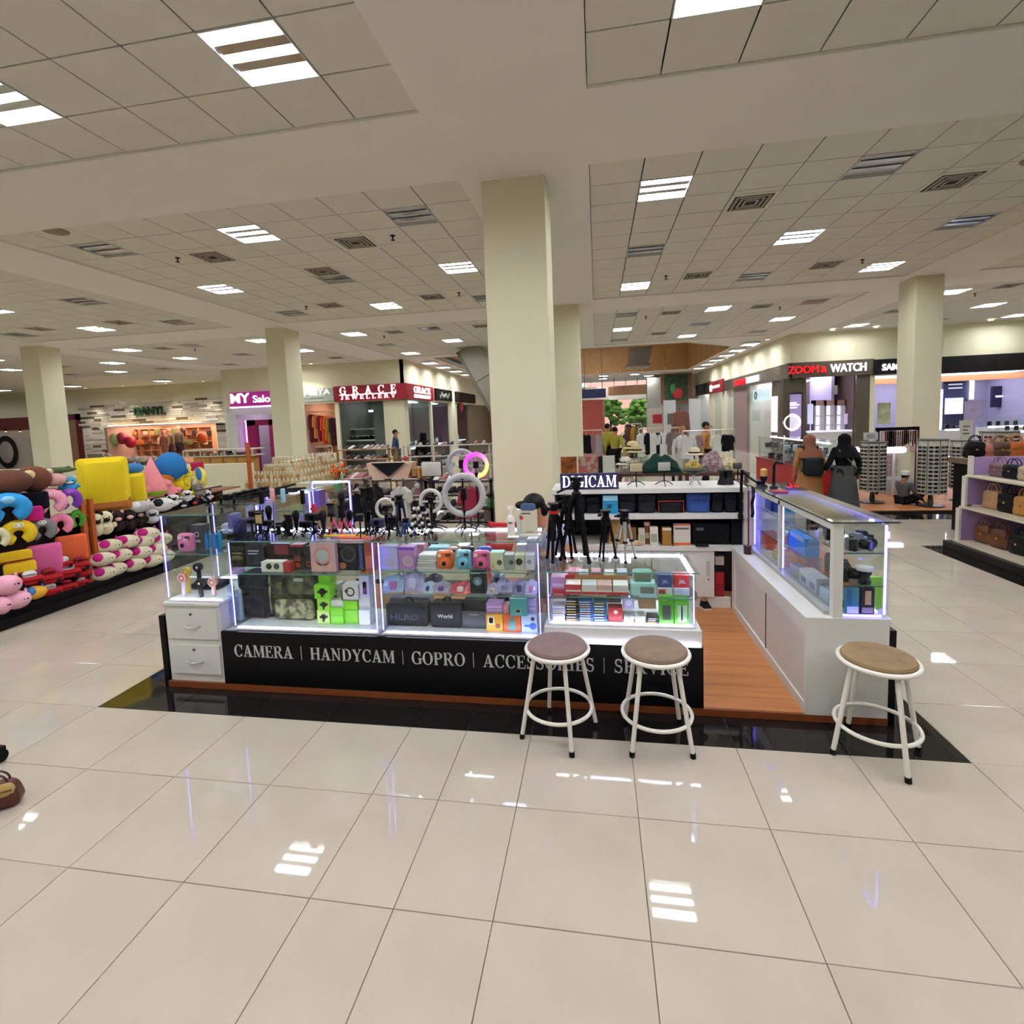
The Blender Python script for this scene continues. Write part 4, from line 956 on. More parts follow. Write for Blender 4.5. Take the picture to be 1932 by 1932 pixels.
# ---- far end: entrance wall with daylight, posters and the escalator
YE = 38.0
STEELR = mat('#55504c', .4, .5)
def xe(u, v=740): return Y(u, v, YE).x
def ze(u, v): return Y(u, v, YE).z
zw0, zw1 = ze(1180, 803), ze(1180, 752)
GREYP = mat('#9b9a90', .5, name='grey_cladding')
zk = ze(1180, 727)
wall('wall_front_8', (XW-.1, YE, zw1), (XC+.1, YE+.2, zk), mat('#cbbfae', .7)); wall('wall_front_11', (XW-.1, YE, zk), (xe(1092), YE+.2, CEIL), mat('#cbbfae', .7)); wall('wall_front_12', (xe(1225), YE, zk), (XC+.1, YE+.2, CEIL), mat('#cbbfae', .7))
for k in range(6): tag(MB().box((xe(1092+22*k), YE+.05, zk), (xe(1093.5+22*k), YE+.12, CEIL)).build('mullion', WHITE), 'white clerestory mullion over the entrance, %s from left' % ORD[k], 'mullion')
wall('wall_front_9', (XW-.1, YE, 0), (xe(1140), YE+.2, zw1+.02), mat('#8a5a4c', .7)); wall('wall_front_10', (xe(1222), YE, 0), (XC+.1, YE+.2, zw1+.02), GREYP)
tag(slab('entrance_fascia', RY(1148, 728, 1222, 745, YE-.4, .4), mat('#7a5637', .5)), 'brown timber fascia over the daylight entrance', 'fascia')
tag(slab('entrance_beam', RY(1148, 745, 1222, 753, YE-.45, .4), mat('#d9d5c8', .5)), 'white beam over the daylight entrance', 'beam')
for k, (u0, u1) in enumerate(((1140, 1168), (1168, 1194), (1194, 1222))):
    tag(slab('entrance_glass', RY(u0, 753, u1, 860, YE+.05, .02), GLASS), '%s glass pane of the daylight entrance' % ORD[k], 'window pane')
t = thing('mall_facade', 'sunlit pink building across the street outside', 'building', (xe(1180), 52, 0)); MB().box((xe(1100), 52, 0), (xe(1300), 53, 6)).build('wall', mat('#c99a8e', .8), t)
for k, u in enumerate((1152, 1212, 1204)):
    p = Y(u, 775, 44)
    t = thing('street_tree', 'leafy green tree outside the entrance, %s' % ('left', 'right', 'middle')[k], 'tree', (p.x, 44+k, 0)); MB().cyl((p.x, 44+k, 0), (p.x, 44+k, 2.5), .12, .08).build('trunk', mat('#5a4a38', .9), t)
    q = MB(); random.seed(20+k)
    for r in range(40): q.ball((p.x+random.gauss(0, .5), 44+k+random.gauss(0, .4), 2.3+random.gauss(0, .8)), (.32, .3, .22), 6, 4)
    q.build('foliage', mat('#6f9a3c', .8, var=.3), t)
struct(MB().box((-14, YE+.3, -.2), (14, 60, -.02)).build('ground', mat('#a8a59c', .9)))
a, b = RY(1097, 734, 1143, 751, 30, .15); t = thing('direction_sign', 'dark blue hanging direction sign near the atrium', 'sign', ((a[0]+b[0])/2, 30, a[2])); MB().box(a, b).build('board', mat('#0d1a40', .4), t)
for x in (a[0]+.2, b[0]-.2): MB().cyl((x, 30.07, b[2]), (x, 30.07, 6.6), .02, n=6).build('rod', STEELR, t)
a, b = RY(1097, 755, 1137, 779, 34, .2); tag(slab('red_board', ((a[0], 34, .001), b), mat('#8a3a32', .6)), 'faded red board left of the entrance', 'board')
tag(slab('grey_column', RY(1222, 712, 1252, 860, YE-1.2, .8), GREYP), 'grey clad column right of the entrance', 'column')
a, b = RY(1254, 707, 1298, 756, 35.5, .1)
t = thing('poster', 'dark green poster with a big red fruit in a timber frame', 'poster', ((a[0]+b[0])/2, 35.5, a[2])); MB().box((a[0]-.25, 35.5, a[2]-.2), (b[0]+.25, 35.62, b[2]+.1)).build('frame', mat('#7a5637', .5), t); MB().box((a[0], 35.47, a[2]), (b[0], 35.5, b[2])).build('sheet', two_tone('leafy_print', '#1f3a26', '#3f5a3a', 3), t)
p = Y(1279, 742, 35.4); MB().ball(p, (.36, .05, .36), 14, 8).build('fruit', mat('#b51f2c', .4), t, True)
p2 = Y(1270, 733, 35.4); MB().ball(p2, (.2, .04, .35), 10, 6).build('leaf', mat('#3f8a4a', .5), t, True)
for k, (u0, v0, u1, v1, c, n) in enumerate(((1222, 770, 1250, 800, '#c9bcae', 'pale notice panel'), (1252, 755, 1275, 800, '#cfd4d0', 'white roller banner'), (1300, 752, 1322, 830, '#c6cac6', 'long white banner'), (1232, 782, 1249, 798, '#b02530', 'red window picture'), (1260, 780, 1274, 800, '#55584f', 'grey framed notice'))):
    a, b = RY(u0, v0, u1, v1, (33.5, 33.1, 32.7, 33.43, 33.03)[k], .06); tag(slab('banner', ((a[0], a[1], .001 if k < 3 else a[2]), b), mat(c, .6)), n+' near the entrance', 'banner')
# duct / square lantern hanging in the atrium
a, b = RY(1180, 655, 1232, 690, 26.5, 1.2)
t = thing('hanging_lantern', 'large mirrored square lantern hanging in the atrium opening', 'lantern', ((a[0]+b[0])/2, 27, a[2]))
STEEL = mat('#8f8784', .15, .95, name='mirror_steel')
c0, c1 = (a[0]+b[0])/2, 27.1
MB().hull([(a[0]+.15, 26.6, a[2]), (b[0]-.25, 26.6, a[2]), (b[0]-.25, 27.6, a[2]), (a[0]+.15, 27.6, a[2])], [(a[0]+.2, 26.5, b[2]), (b[0], 26.5, b[2]), (b[0], 27.7, b[2]), (a[0]+.2, 27.7, b[2])]).build('body', STEEL, t)
MB().box((a[0], 26.4, a[2]-.04), (b[0]-.15, 27.8, a[2]+.1)).build('rim', mat('#b4a8a0', .2, .9), t)
MB().cyl((c0, c1, b[2]), (c0, c1, 6.6), .02).build('rod', STEEL, t)
# escalator: grey underside climbing to the upper left behind the column
p0, p1 = Y(936, 800, 18.5), Y(866, 676, 18.5)
t = thing('escalator', 'grey clad underside of an escalator rising behind the column', 'escalator', (p0.x, 18.5, 0))
d = Vector((p1.x-p0.x, 0, p1.z-p0.z)); d.normalize(); nrm = Vector((d.z, 0, -d.x))
if nrm.z < 0: nrm = -nrm
def esc(o0, o1, y0, y1, L0=-2.6, L1=2.7):
    s0, s1 = p0+d*L0, p0+d*L1
    return [Vector((s0.x+nrm.x*o0, y, s0.z+nrm.z*o0)) for y in (y0, y1)], [Vector((s1.x+nrm.x*o0, y, s1.z+nrm.z*o0)) for y in (y0, y1)]
def slabq(o0, o1, y0, y1, L0=-2.2, L1=3.0):
    s0, s1 = p0+d*L0, p0+d*L1
    A = [Vector((s0.x+nrm.x*o, y, s0.z+nrm.z*o)) for o, y in ((o0, y0), (o0, y1), (o1, y1), (o1, y0))]
    B = [Vector((s1.x+nrm.x*o, y, s1.z+nrm.z*o)) for o, y in ((o0, y0), (o0, y1), (o1, y1), (o1, y0))]
    return MB().hull(A, B)
slabq(0, .12, 18.5, 20.0).build('edge_trim', mat('#6d695c', .4), t)
for k in range(4): slabq(.12, .9, 18.52, 19.98, -2.2+1.3*k+.01, -2.2+1.3*(k+1)-.01).build('cladding_panel', mat('#8f8c7e', .45, var=.1), t)
slabq(.9, 1.9, 18.6, 18.64).build('balustrade', GLASS, t)
# ================================================================== the kiosk
PZ = 0.05
KY = 3.33
M_DECK = two_tone('red_brown_laminate', '#a8693f', '#c2854f', 1.2, 'noise', .38, .1, (1.2, 14, 1))
M_EDGE = mat('#7a3f1f', .4, var=.15, name='brown_edge')
t = thing('wooden_platform', 'low red brown laminate platform carrying the whole kiosk', 'platform', (-.8, 4.5, 0))
MB().box((-3.34, KY+.02, .002), (1.72, 5.72, .035)).build('body', mat('#5a3520', .6), t)
for a, b in (((-3.35, KY, .002), (1.73, KY+.02, PZ)), ((-3.35, KY+.02, .002), (-3.33, 5.74, PZ)), ((1.71, KY+.02, .002), (1.73, 5.74, PZ))): MB().box(a, b).build('edge_strip', M_EDGE, t)
y = KY+.022; k = 0
while y < 5.7:
    h = min(.152, 5.72-y)
    MB().box((-3.32, y, .035), (1.70, y+h-.003, PZ)).build('plank', M_DECK, t); y += .152
# ---- black front counter with silver lettering
t = thing('front_counter', 'long black kiosk counter front lettered CAMERA HANDYCAM GOPRO ACCESSORIES SERVICE', 'counter', (-1.1, 3.6, PZ))
MB().box((-2.855, KY+.005, PZ), (.645, KY+.03, .462)).build('front_panel', BLACK, t)
MB().box((-2.855, KY+.03, PZ), (.625, 3.84, .45)).build('body', mat('#e4e4e4', .5), t)
MB().box((.62, KY+.03, PZ), (.645, 3.84, .462)).build('side_panel', BLACK, t)
SILV = mat('#cfd2d6', .3, .3, var=.03, name='silver_letter')
def fz(u, v): return Y(u, v, KY).z
for w, u0, v0, u1, v1, vt in (('CAMERA', 443, 1240, 553, 1241, 1217), ('|', 562, 1244, 577, 1244, 1221), ('HANDYCAM', 586, 1247, 745, 1249, 1224), ('|', 754, 1252, 768, 1252, 1229), ('GOPRO', 777, 1255, 878, 1257, 1231), ('|', 887, 1257, 901, 1257, 1234), ('ACCESSORIES', 912, 1261, 1122, 1265, 1238), ('|', 1133, 1267, 1148, 1267, 1243), ('SERVICE', 1159, 1268, 1300, 1271, 1245)):
    p0, p1 = Y(u0, v0, KY), Y(u1, v1, KY); zz = (p0.z+p1.z)/2
    serif(MB(), w, (p0.x, KY+.005, .272), (p1.x, KY+.005, .272), .092, .006).build('lettering', SILV, t)
# ---- drawer cabinet on the left
t = thing('drawer_cabinet', 'white two drawer cabinet at the left end of the kiosk', 'cabinet', (-3.09, 3.6, PZ))
cx0, cx1 = -3.335, -2.86
MB().box((cx0, KY+.02, PZ), (cx1, 3.86, .655)).build('body', WHITE, t); MB().box((cx0-.005, KY+.005, .655), (cx1+.005, 3.87, .675)).build('top', WHITE, t)
for k, (z0, z1) in enumerate(((.395, .625), (.115, .345))):
    d = MB().box((cx0+.03, KY+.004, z0), (cx1-.02, KY+.02, z1)).build('drawer', mat('#d5d5d2', .35, var=.02), t)
    q = MB(); q.tube([((cx0+cx1)/2-.075+.15*s/8, KY+.004-.026*sin(pi*s/8), (z0+z1)/2-.01-.008*sin(pi*s/8)) for s in range(9)], .007, 6); q.build('handle', mat('#b8b8b6', .3, .5), d, True)
    MB().cyl(((cx0+cx1)/2-.0, KY+.004, z1-.035), ((cx0+cx1)/2-.0, KY-.004, z1-.035), .009).build('lock', mat('#4a4a48', .3, .8), d)
tag(MB().box((-3.40, KY+.02, 0.002), (-3.352, 5.6, .565)).build('side_board', BLACK), 'black board skirting the left side of the kiosk', 'board')
# ---- glass showcases
LED = emis('#7a6cff', CASE_W*.55, 'cool_led_strip'); LEDW = emis('#dcd8ff', CASE_W, 'white_led_strip')
FRAME = mat('#cfd6d6', .25, .3, name='showcase_frame')
def showcase(name, label, x0, x1, y0, y1, z0, z1, shelves, leds=('bf', 'vl', 'vr', 'tb'), over=.015, solid_back=False, gm=None):
    t = thing(name, label, 'showcase', ((x0+x1)/2, (y0+y1)/2, z0))
    g = .006
    GL = gm or GLASS
    MB().box((x0, y0, z0), (x1, y1, z0+.012)).build('floor_board', mat('#e9e9ee', .4), t)
    MB().box((x0-over, y0-over, z1-.008), (x1+over, y1+over*.3, z1)).build('top_pane', GL, t)
    MB().box((x0, y0, z0+.012), (x1, y0+g, z1-.008)).build('front_pane', GL, t)
    MB().box((x0, y1-g, z0+.012), (x1, y1, z1-.008)).build('back_pane', GL if not solid_back else WHITE, t)
    for x in (x0, x1-g): MB().box((x, y0+g, z0+.012), (x+g, y1-g, z1-.008)).build('side_pane', GL, t)
    for z in shelves:
        s = MB().box((x0+.01, y0+.02, z-.006), (x1-.01, y1-.02, z)).build('shelf_pane', GL, t)
        MB().box((x0+.01, y0+.018, z-.006), (x1-.01, y0+.022, z)).build('polished_edge', mat('#4f8f86', .2, name='green_glass_edge'), s)
    MB().box((x0-over, y0-over-.002, z1-.008), (x1+over, y0-over+.001, z1)).build('polished_edge', mat('#5c8f88', .2), t)
    e = .006
    for l in leds:
        if l == 'bf': q = MB().box((x0+.03, y0+.012, z0+.014), (x1-.03, y0+.022, z0+.022))
        elif l == 'tb': q = MB().box((x0+.03, y1-.03, z1-.03), (x1-.03, y1-.012, z1-.012))
        elif l == 'tr': q = MB().box((x1-.03, y0+.03, z1-.03), (x1-.014, y1-.03, z1-.014))
        elif l == 'vl': q = MB().box((x0+.008, y0+.008, z0+.03), (x0+.008+e, y0+.008+e, z1-.02))
        elif l == 'vr': q = MB().box((x1-.008-e, y0+.008, z0+.03), (x1-.008, y0+.008+e, z1-.02))
        elif l == 'vbl': q = MB().box((x0+.008, y1-.02, z0+.03), (x0+.02, y1-.008, z1-.02))
        elif l == 'vbr': q = MB().box((x1-.02, y1-.02, z0+.03), (x1-.008, y1-.008, z1-.02))
        elif l == 'vbm': q = MB().box(((x0+x1)/2-.006, y1-.02, z0+.03), ((x0+x1)/2+.006, y1-.008, z1-.02))
        q.build('led_strip', LEDW if l in ('bf', 'tb', 'tr') else LED, t)
    for x in (x0, x1-.012): MB().box((x, y1-.012, z0), (x+.012, y1, z1-.008)).build('corner_post', FRAME, t)
    return t
ZT, ZB = 1.155, .462
s1z, s2az, s2bz = Y(560, 1083, 3.40).z, Y(860, 1079, 3.40).z, Y(860, 1123, 3.40).z
s3z, stz = Y(1170, 1128, 3.37).z, Y(350, 1046, 3.38).z
showcase('glass_showcase', 'glass showcase holding headphones, backpack and lime green boxes', -2.775, -1.60, 3.375, 3.84, ZB, ZT, [s1z])
showcase('glass_showcase', 'glass showcase with the coloured instant cameras', -1.575, -.405, 3.375, 3.84, ZB, ZT, [s2az, s2bz])
t3 = showcase('glass_showcase', 'lower glass showcase full of memory cards beside the stools', -.365, .605, 3.36, 3.85, .575, .955, [s3z], ('bf', 'vl', 'vr', 'tb', 'tr'), .02)
t = thing('showcase_plinth', 'white plinth box under the memory card showcase', 'plinth', (.12, 3.6, ZB)); MB().box((-.385, KY+.0, ZB+.001), (.635, 3.87, .575)).build('box', WHITE, t); MB().box((-.36, KY-.012, ZB+.012), (.62, KY+.0, ZB+.022)).build('light_edge', LEDW, t)
showcase('glass_showcase', 'tall glass showcase standing on the white drawers', -3.325, -2.83, 3.365, 3.86, .676, 1.36, [stz], ('vl', 'vbr', 'bf'))
# the row of showcases running back along the left side
for k, (y0, y1) in enumerate(((3.9, 4.66), (4.7, 5.5))):
    t = thing('base_cabinet', 'white base cabinet in the left row, %s' % ('behind the drawers' if k == 0 else 'at the back corner'), 'cabinet', (-3.09, (y0+y1)/2, PZ))
    MB().box((-3.335, y0, PZ), (-2.85, y1, .675)).build('body', WHITE, t); MB().box((-2.85, y0+.03, PZ+.08), (-2.842, y1-.03, .63)).build('door', WHITE, t)
    showcase('glass_showcase', 'glass showcase of violet lit packs in the left row, %s' % ('middle one' if k == 0 else 'rear one'), -3.325, -2.83, y0, y1, .676, 1.36, [.92, 1.14], ('vl', 'vr', 'vbl', 'vbr', 'bf', 'tb'))
    random.seed(30+k)
    for q in range(16):
        zz = (.69, .921, 1.141)[q % 3]; w = random.uniform(.04, .07); h = random.uniform(.09, .17); yy = y0+.1+(y1-y0-.2)*((q*5) % 16)/16; xx = random.uniform(-3.2, -2.95)
        if q % 4 == 3:
            tag(MB().lathe([(.028, 0), (.028, h*.8), (.012, h*.85), (.012, h)], (xx, yy, zz), 10).build('goods_tube', mat(random.choice(['#1d6fb8', '#2a8ac9', '#123a7a']), .3), smooth=True), 'blue cylinder bottle, %s of the %s left row showcase' % (ORD[q//4], ('middle', 'rear')[k]), 'bottle', 'cylinders in left showcase row')
        else:
            tag(MB().box((xx-w/2, yy-w, zz), (xx+w/2, yy+w, zz+h)).build('accessory_pack', mat(random.choice(['#6a58a8', '#8f86c8', '#b9b4e0', '#d8d6ee', '#3a3560', '#c890c8']), .3)), 'accessory pack, %s of the %s left row showcase' % (ORD[q], ('middle', 'rear')[k]), 'pack', 'packs in left showcase row')
# ---- right hand cabinet and tall showcase
t = thing('low_cabinet', 'long low white cabinet with sliding doors on the right side', 'cabinet', (1.49, 4.4, PZ))
LX0, LX1, LZ = 1.255, 1.725, .682
MB().box((LX0+.02, KY+.02, PZ), (LX1, 5.11, LZ-.03)).build('body', WHITE, t); MB().box((LX0-.004, KY, LZ-.03), (LX1+.015, 5.115, LZ)).build('worktop', WHITE, t)
MB().box((LX0, KY, PZ), (LX1, KY+.02, LZ-.03)).build('end_panel', WHITE, t)
MB().box((LX0-.002, KY+.02, LZ-.11), (LX0+.02, 5.1, LZ-.03)).build('top_rail', WHITE, t); MB().box((LX0-.002, KY+.02, PZ), (LX0+.02, 5.1, PZ+.07)).build('bottom_rail', WHITE, t); MB().box((LX0-.002, 5.02, PZ+.07), (LX0+.02, 5.1, LZ-.11)).build('stile', WHITE, t)
for k, (a, b) in enumerate(((KY+.03, 4.12), (4.05, 5.02))): MB().box((LX0+.008+.005*k, a, PZ+.07), (LX0+.014+.005*k, b, LZ-.11)).build('sliding_door', mat('#c9c9c8', .35, var=.03), t)
MB().box((LX0+.004, 4.115, PZ+.07), (LX0+.016, 4.127, LZ-.11)).build('door_edge', mat('#3a3a3a', .5), t)
tag(MB().box((1.745, KY+.03, .002), (1.78, 5.6, .60)).build('side_board', BLACK), 'black board skirting the right side of the kiosk', 'board')
TX0, TX1, TZ = 1.41, 1.725, 1.287
z_a, z_b = Y(1630, 1044, 3.37).z, Y(1630, 1106, 3.37).z
t = thing('tall_showcase', 'long glass showcase with white posts along the right side', 'showcase', (1.57, 4.3, LZ))
MB().box((TX0, KY+.01, LZ+.001), (TX0+.055, KY+.06, TZ-.01)).build('post', WHITE, t); MB().box((TX0, 4.28, LZ+.03), (TX0+.02, 4.32, TZ-.03)).build('post', WHITE, t); MB().box((TX0, 5.06, LZ+.001), (TX0+.03, 5.1, TZ-.01)).build('post', WHITE, t)
MB().box((TX0, KY+.06, TZ-.06), (TX0+.025, 5.06, TZ-.01)).build('top_rail', WHITE, t); MB().box((TX0-.03, KY+.06, LZ+.001), (TX0+.025, 5.06, LZ+.025)).build('bottom_rail', mat('#b9bcba', .3, .4), t)
MB().box((TX0-.02, KY-.01, TZ-.01), (TX1+.035, 5.14, TZ)).build('top_pane', glass('green_tint_glass', (.86, .93, .89), 2.4), t); MB().box((TX0-.02, KY-.012, TZ-.01), (TX1+.035, KY-.01, TZ)).build('polished_edge', mat('#37423f', .2), t); MB().box((TX0-.022, KY-.01, TZ-.01), (TX0-.02, 5.14, TZ)).build('polished_edge', mat('#37423f', .2), t)
MB().box((TX0+.055, KY+.02, LZ+.001), (TX1, KY+.026, TZ-.01)).build('front_pane', GLASS, t); MB().box((TX1-.006, KY+.026, LZ+.001), (TX1, 5.1, TZ-.01)).build('side_pane', GLASS, t); MB().box((TX0+.005, 4.32, LZ+.03), (TX0+.01, 5.06, TZ-.06)).build('sliding_pane', GLASS, t); MB().box((TX0+.012, KY+.06, LZ+.03), (TX0+.017, 4.3, TZ-.06)).build('sliding_pane', GLASS, t)
MB().box((TX0+.03, 5.09, LZ+.001), (TX1, 5.1, TZ-.01)).build('end_panel', mat('#d6d6e0', .4), t)
for z in (z_a, z_b): MB().box((TX0+.06, KY+.05, z-.007), (TX1-.01, 5.06, z)).build('shelf_pane', GLASS, t); MB().box((TX0+.058, KY+.05, z-.007), (TX0+.06, 5.06, z)).build('polished_edge', mat('#2f4a46', .2), t); MB().box((TX0+.06, KY+.048, z-.007), (TX1-.01, KY+.05, z)).build('polished_edge', mat('#2f4a46', .2), t)
for a, b in (((TX0+.03, 5.06, LZ+.03), (TX0+.045, 5.075, TZ-.03)), ((TX0+.026, 4.29, LZ+.03), (TX0+.036, 4.31, TZ-.07)), ((TX1-.02, KY+.03, LZ+.02), (TX1-.01, KY+.04, TZ-.03)), ((TX1-.03, KY+.05, TZ-.025), (TX1-.018, 5.05, TZ-.013)), ((TX0+.07, KY+.03, LZ+.004), (TX1-.03, KY+.04, LZ+.014)), ((TX1-.03, KY+.1, LZ+.004), (TX1-.018, 5.0, LZ+.016)), ((TX0+.02, 4.7, TZ-.03), (TX1-.03, 4.72, TZ-.014))): MB().box(a, b).build('led_strip', LED, t)
# ---- back shelf unit with the DIGICAM sign
SX0, SX1, SY0, SY1 = -.47, 1.405, 5.13, 5.68
z1s, z2s, z3s = 1.25, .995, .672
t = thing('shelf_unit', 'white back shelf unit with bags, boxes and cupboard doors', 'shelf unit', (.47, 5.4, PZ))
for z, th in ((z1s, .045), (z2s, .05), (z3s, .045)): MB().box((SX0, SY0, z-th), (SX1, SY1, z)).build('shelf_board', WHITE, t)
MB().box((SX0, SY1-.02, PZ), (SX1, SY1, z1s-.045)).build('back_panel', mat('#2a2a2c', .6), t)
MB().box((SX0, SY0+.01, PZ), (SX0+.03, SY1-.02, z1s-.045)).build('side_panel', WHITE, t); MB().box((SX1-.03, SY0+.01, z3s), (SX1, SY1-.02, z1s-.045)).build('side_panel', WHITE, t)
MB().box((SX1, SY0-.005, z3s), (SX1+.012, SY0+.03, z1s-.03)).build('maroon_strip', mat('#8a1f3a', .4), t)
MB().box((SX0+.03, SY0+.03, PZ), (SX1-.15, SY0+.06, .155)).build('kick_board', WHITE, t)
MB().box((.5, SY0+.06, PZ), (.52, SY1-.02, z3s-.045)).build('divider', WHITE, t)
for k, (a, b) in enumerate(((-.44, .02), (.03, .5), (.51, 1.10))):
    d = MB().box((a, SY0+.012, .16), (b, SY0+.03, z3s-.05)).build('cupboard_door', WHITE, t); MB().box((b-.07, SY0+.0, .38), (b-.045, SY0+.012, .52)).build('handle', mat('#b5b0a2', .4), d)
    MB().cyl((b-.055, SY0+.012, .34), (b-.055, SY0+.006, .34), .007).build('lock', mat('#333333', .4), d)
for k, (z0, z1, c) in enumerate(((.155, .28, '#8f1220'), (.285, .40, '#a5141f'), (.405, .47, '#1f1f22'), (.475, .56, '#b5b0a4'))):
    tag(MB().box((1.115, SY0+.05, z0), (1.2, SY0+.3, z1)).build('storage_box', mat(c, .5)), '%s box stacked in the open cupboard bay' % ('lowest red', 'upper red', 'black', 'grey')[k], 'box')
p0, p1 = Y(1057, 905, SY0), Y(1167, 905, SY0)
sz0, sz1 = z1s+.003, Y(1112, 893, SY0).z
t = thing('counter_sign', 'navy sign board with white serif letters DIGICAM on the top shelf', 'sign', ((p0.x+p1.x)/2, SY0, sz0))
MB().box((p0.x, SY0+.0, sz0), (p1.x, SY0+.03, sz1)).build('board', mat('#2a2650', .4), t)
serif(MB(), 'DIGICAM', (p0.x+.02, SY0, sz0+.025), (p1.x-.02, SY0, sz0+.025), sz1-sz0-.05, .012).build('lettering', emis('#fbfaff', 1.6), t)
# ---- stools
M_WP = mat('#dcd9cf', .35, var=.04, name='white_tube_paint')
def stool(loc, rz, label, seatc):
    t = thing('bar_stool', label, 'stool', (loc[0], loc[1], 0), rz, 'stools in front of the kiosk')
    zs, R = .555, .187
    MB().lathe([(R-.035, zs-.015), (R-.01, zs-.005), (R-.004, zs+.012), (R-.012, zs+.026), (R-.05, zs+.036), (0.01, zs+.04)], n=36).build('seat_cushion', seatc, t, True, True)
    MB().lathe([(R-.03, zs-.03), (R-.012, zs-.012)], n=32).build('seat_base', mat('#8a8578', .6), t, False, True)
    MB().ring((0, 0, zs-.005), R+.004, .0135, n=40, k=10).build('seat_rim', M_WP, t, True, True)
    MB().ring((0, 0, .175), .205, .0115, n=40, k=9).build('foot_ring', M_WP, t, True, True)
    for k in range(4):
        a = pi/4+k*pi/2; d = Vector((cos(a), sin(a), 0))
        lg = MB().cyl(d*.242+Vector((0, 0, .022)), d*(R-.042)+Vector((0, 0, zs-.012)), .0135, n=12).build('leg', M_WP, t, True, True)
        MB().cyl(d*.2445+Vector((0, 0, .0)), d*.242+Vector((0, 0, .03)), .0165, .0165, 12).build('rubber_foot', mat('#17120f', .7), lg, True, True)
    return t
SEAT1 = two_tone('worn_mauve_suede', '#6d5a58', '#806c68', 9, 'noise', .85, 0, bump=.1); SEAT2 = two_tone('worn_brown_suede', '#6c5a4c', '#84705e', 9, 'noise', .85, 0, bump=.1); SEAT3 = two_tone('worn_tan_suede', '#6e5a40', '#8d7857', 7, 'noise', .85, 0, bump=.1)
stool((-.277, 3.067), radians(-24), 'white metal bar stool with mauve seat, left of the three', SEAT1)
stool((.317, 3.06), radians(4), 'white metal bar stool with brown seat in front of SERVICE lettering', SEAT2)
stool((1.53, 3.06), radians(-36), 'white metal bar stool with tan seat against the white cabinet end', SEAT3)
# ================================================================== goods in and on the showcases
def mdark(c): return mat(c, .45, var=.06)
def carton(u0, v0, u1, v1, y, d, c, label, prints=(), z0=None, cat='box', name='product_box', top=None, rough=.4, tilt=0.0):
    """upright carton: front at depth y, standing on height z0; prints are flat printed patches in fractions of the front"""
    a, b = RY(u0, v0, u1, v1, y, d)
    za = a[2] if z0 is None else z0+.001; zb_ = za+b[2]-a[2]
    x0, x1 = a[0], b[0]
    t = thing(name, label, cat, ((x0+x1)/2, y+d/2, za))
    e = min(.003, (x1-x0)*.04)
    MB().rbox((x0, y, za), (x1, y+d, zb_), e, 1).build('carton', c if not isinstance(c, str) else mat(c, rough, var=.05), t)
    for p in prints:
        f0, g0, f1, g1, pc = p[:5]; shp = p[5] if len(p) > 5 else 'r'
        xa, xb_, ya, yb = x0+(x1-x0)*f0, x0+(x1-x0)*f1, za+(zb_-za)*g0, za+(zb_-za)*g1
        m = mat(pc, .4, var=.05)
        if shp == 'r': MB().box((xa, y-.0012, ya), (xb_, y+.001, yb)).build('print', m, t)
        elif shp == 'o':
            r = min(xb_-xa, yb-ya)/2; c0 = Vector(((xa+xb_)/2, y-.0014, (ya+yb)/2))
            MB().cyl(c0, c0+Vector((0, .002, 0)), r, n=16).build('print', m, t)
        elif shp == 'q':
            r = min(xb_-xa, yb-ya)/2; MB().ring(((xa+xb_)/2, y-.001, (ya+yb)/2), r*.82, r*.16, (0, 1, 0), 18, 5, flat=.2).build('print', m, t)
    if top: MB().box((x0+.002, y+.002, zb_), (x1-.002, y+d-.002, zb_+.0015)).build('top_print', mat(top, .4), t)
    return t
def lines(n, c, f0=.2, f1=.8, g0=.45, dg=.09, h=.03): return [(f0, g0-k*dg, f1-.1*(k % 2), g0-k*dg+h, c) for k in range(n)]
BZ = ZB+.012
# ---------- showcase one, upper shelf
z = s1z
carton(431, 1020, 461, 1081, 3.55, .1, '#17150f', 'black box with gold lettering at left of upper shelf', lines(2, '#b09a3a', .25, .85, .42)+[(.2, .24, .85, .34, '#6d6430')], z)
carton(463, 1022, 498, 1081, 3.56, .1, '#22242a', 'charcoal box with white caption lines beside the gold lettered box', lines(2, '#c9ccd2', .15, .75, .5)+[(.05, .02, .95, .08, '#101114')], z)
carton(500, 1026, 547, 1066, 3.62, .1, '#2c1d24', 'dark box with a red blaze behind the white red box', [(.4, .5, .95, .95, '#8a1a2c')], z)
carton(493, 1063, 534, 1082, 3.44, .07, '#e6e3dc', 'white box with two printed earbuds and red end', [(.22, .25, .5, .85, '#2a2a2a', 'o'), (.58, .25, .84, .85, '#3c3c3c', 'o'), (.3, .4, .42, .7, '#ece9e2', 'o')], z)
tag(MB().box((Y(534, 1070, 3.44).x+.001, 3.44, z+.001), (Y(548, 1070, 3.44).x, 3.51, z+.075)).build('product_box', mat('#a81a1c', .4)), 'red box end against the printed earbuds box', 'box')
carton(548, 1034, 574, 1081, 3.5, .12, '#1d1a1b', 'black speaker box with red picture', [(.3, .1, .75, .3, '#c2281e', 'o'), (.3, .35, .75, .6, '#6d2a22'), (.0, .92, 1, 1, '#a01c22')], z, top='#a01c22')
carton(575, 1036, 588, 1081, 3.5, .1, '#232021', 'narrow black box with red arc', [(.2, .05, 1, .45, '#b3231f', 'q')], z)
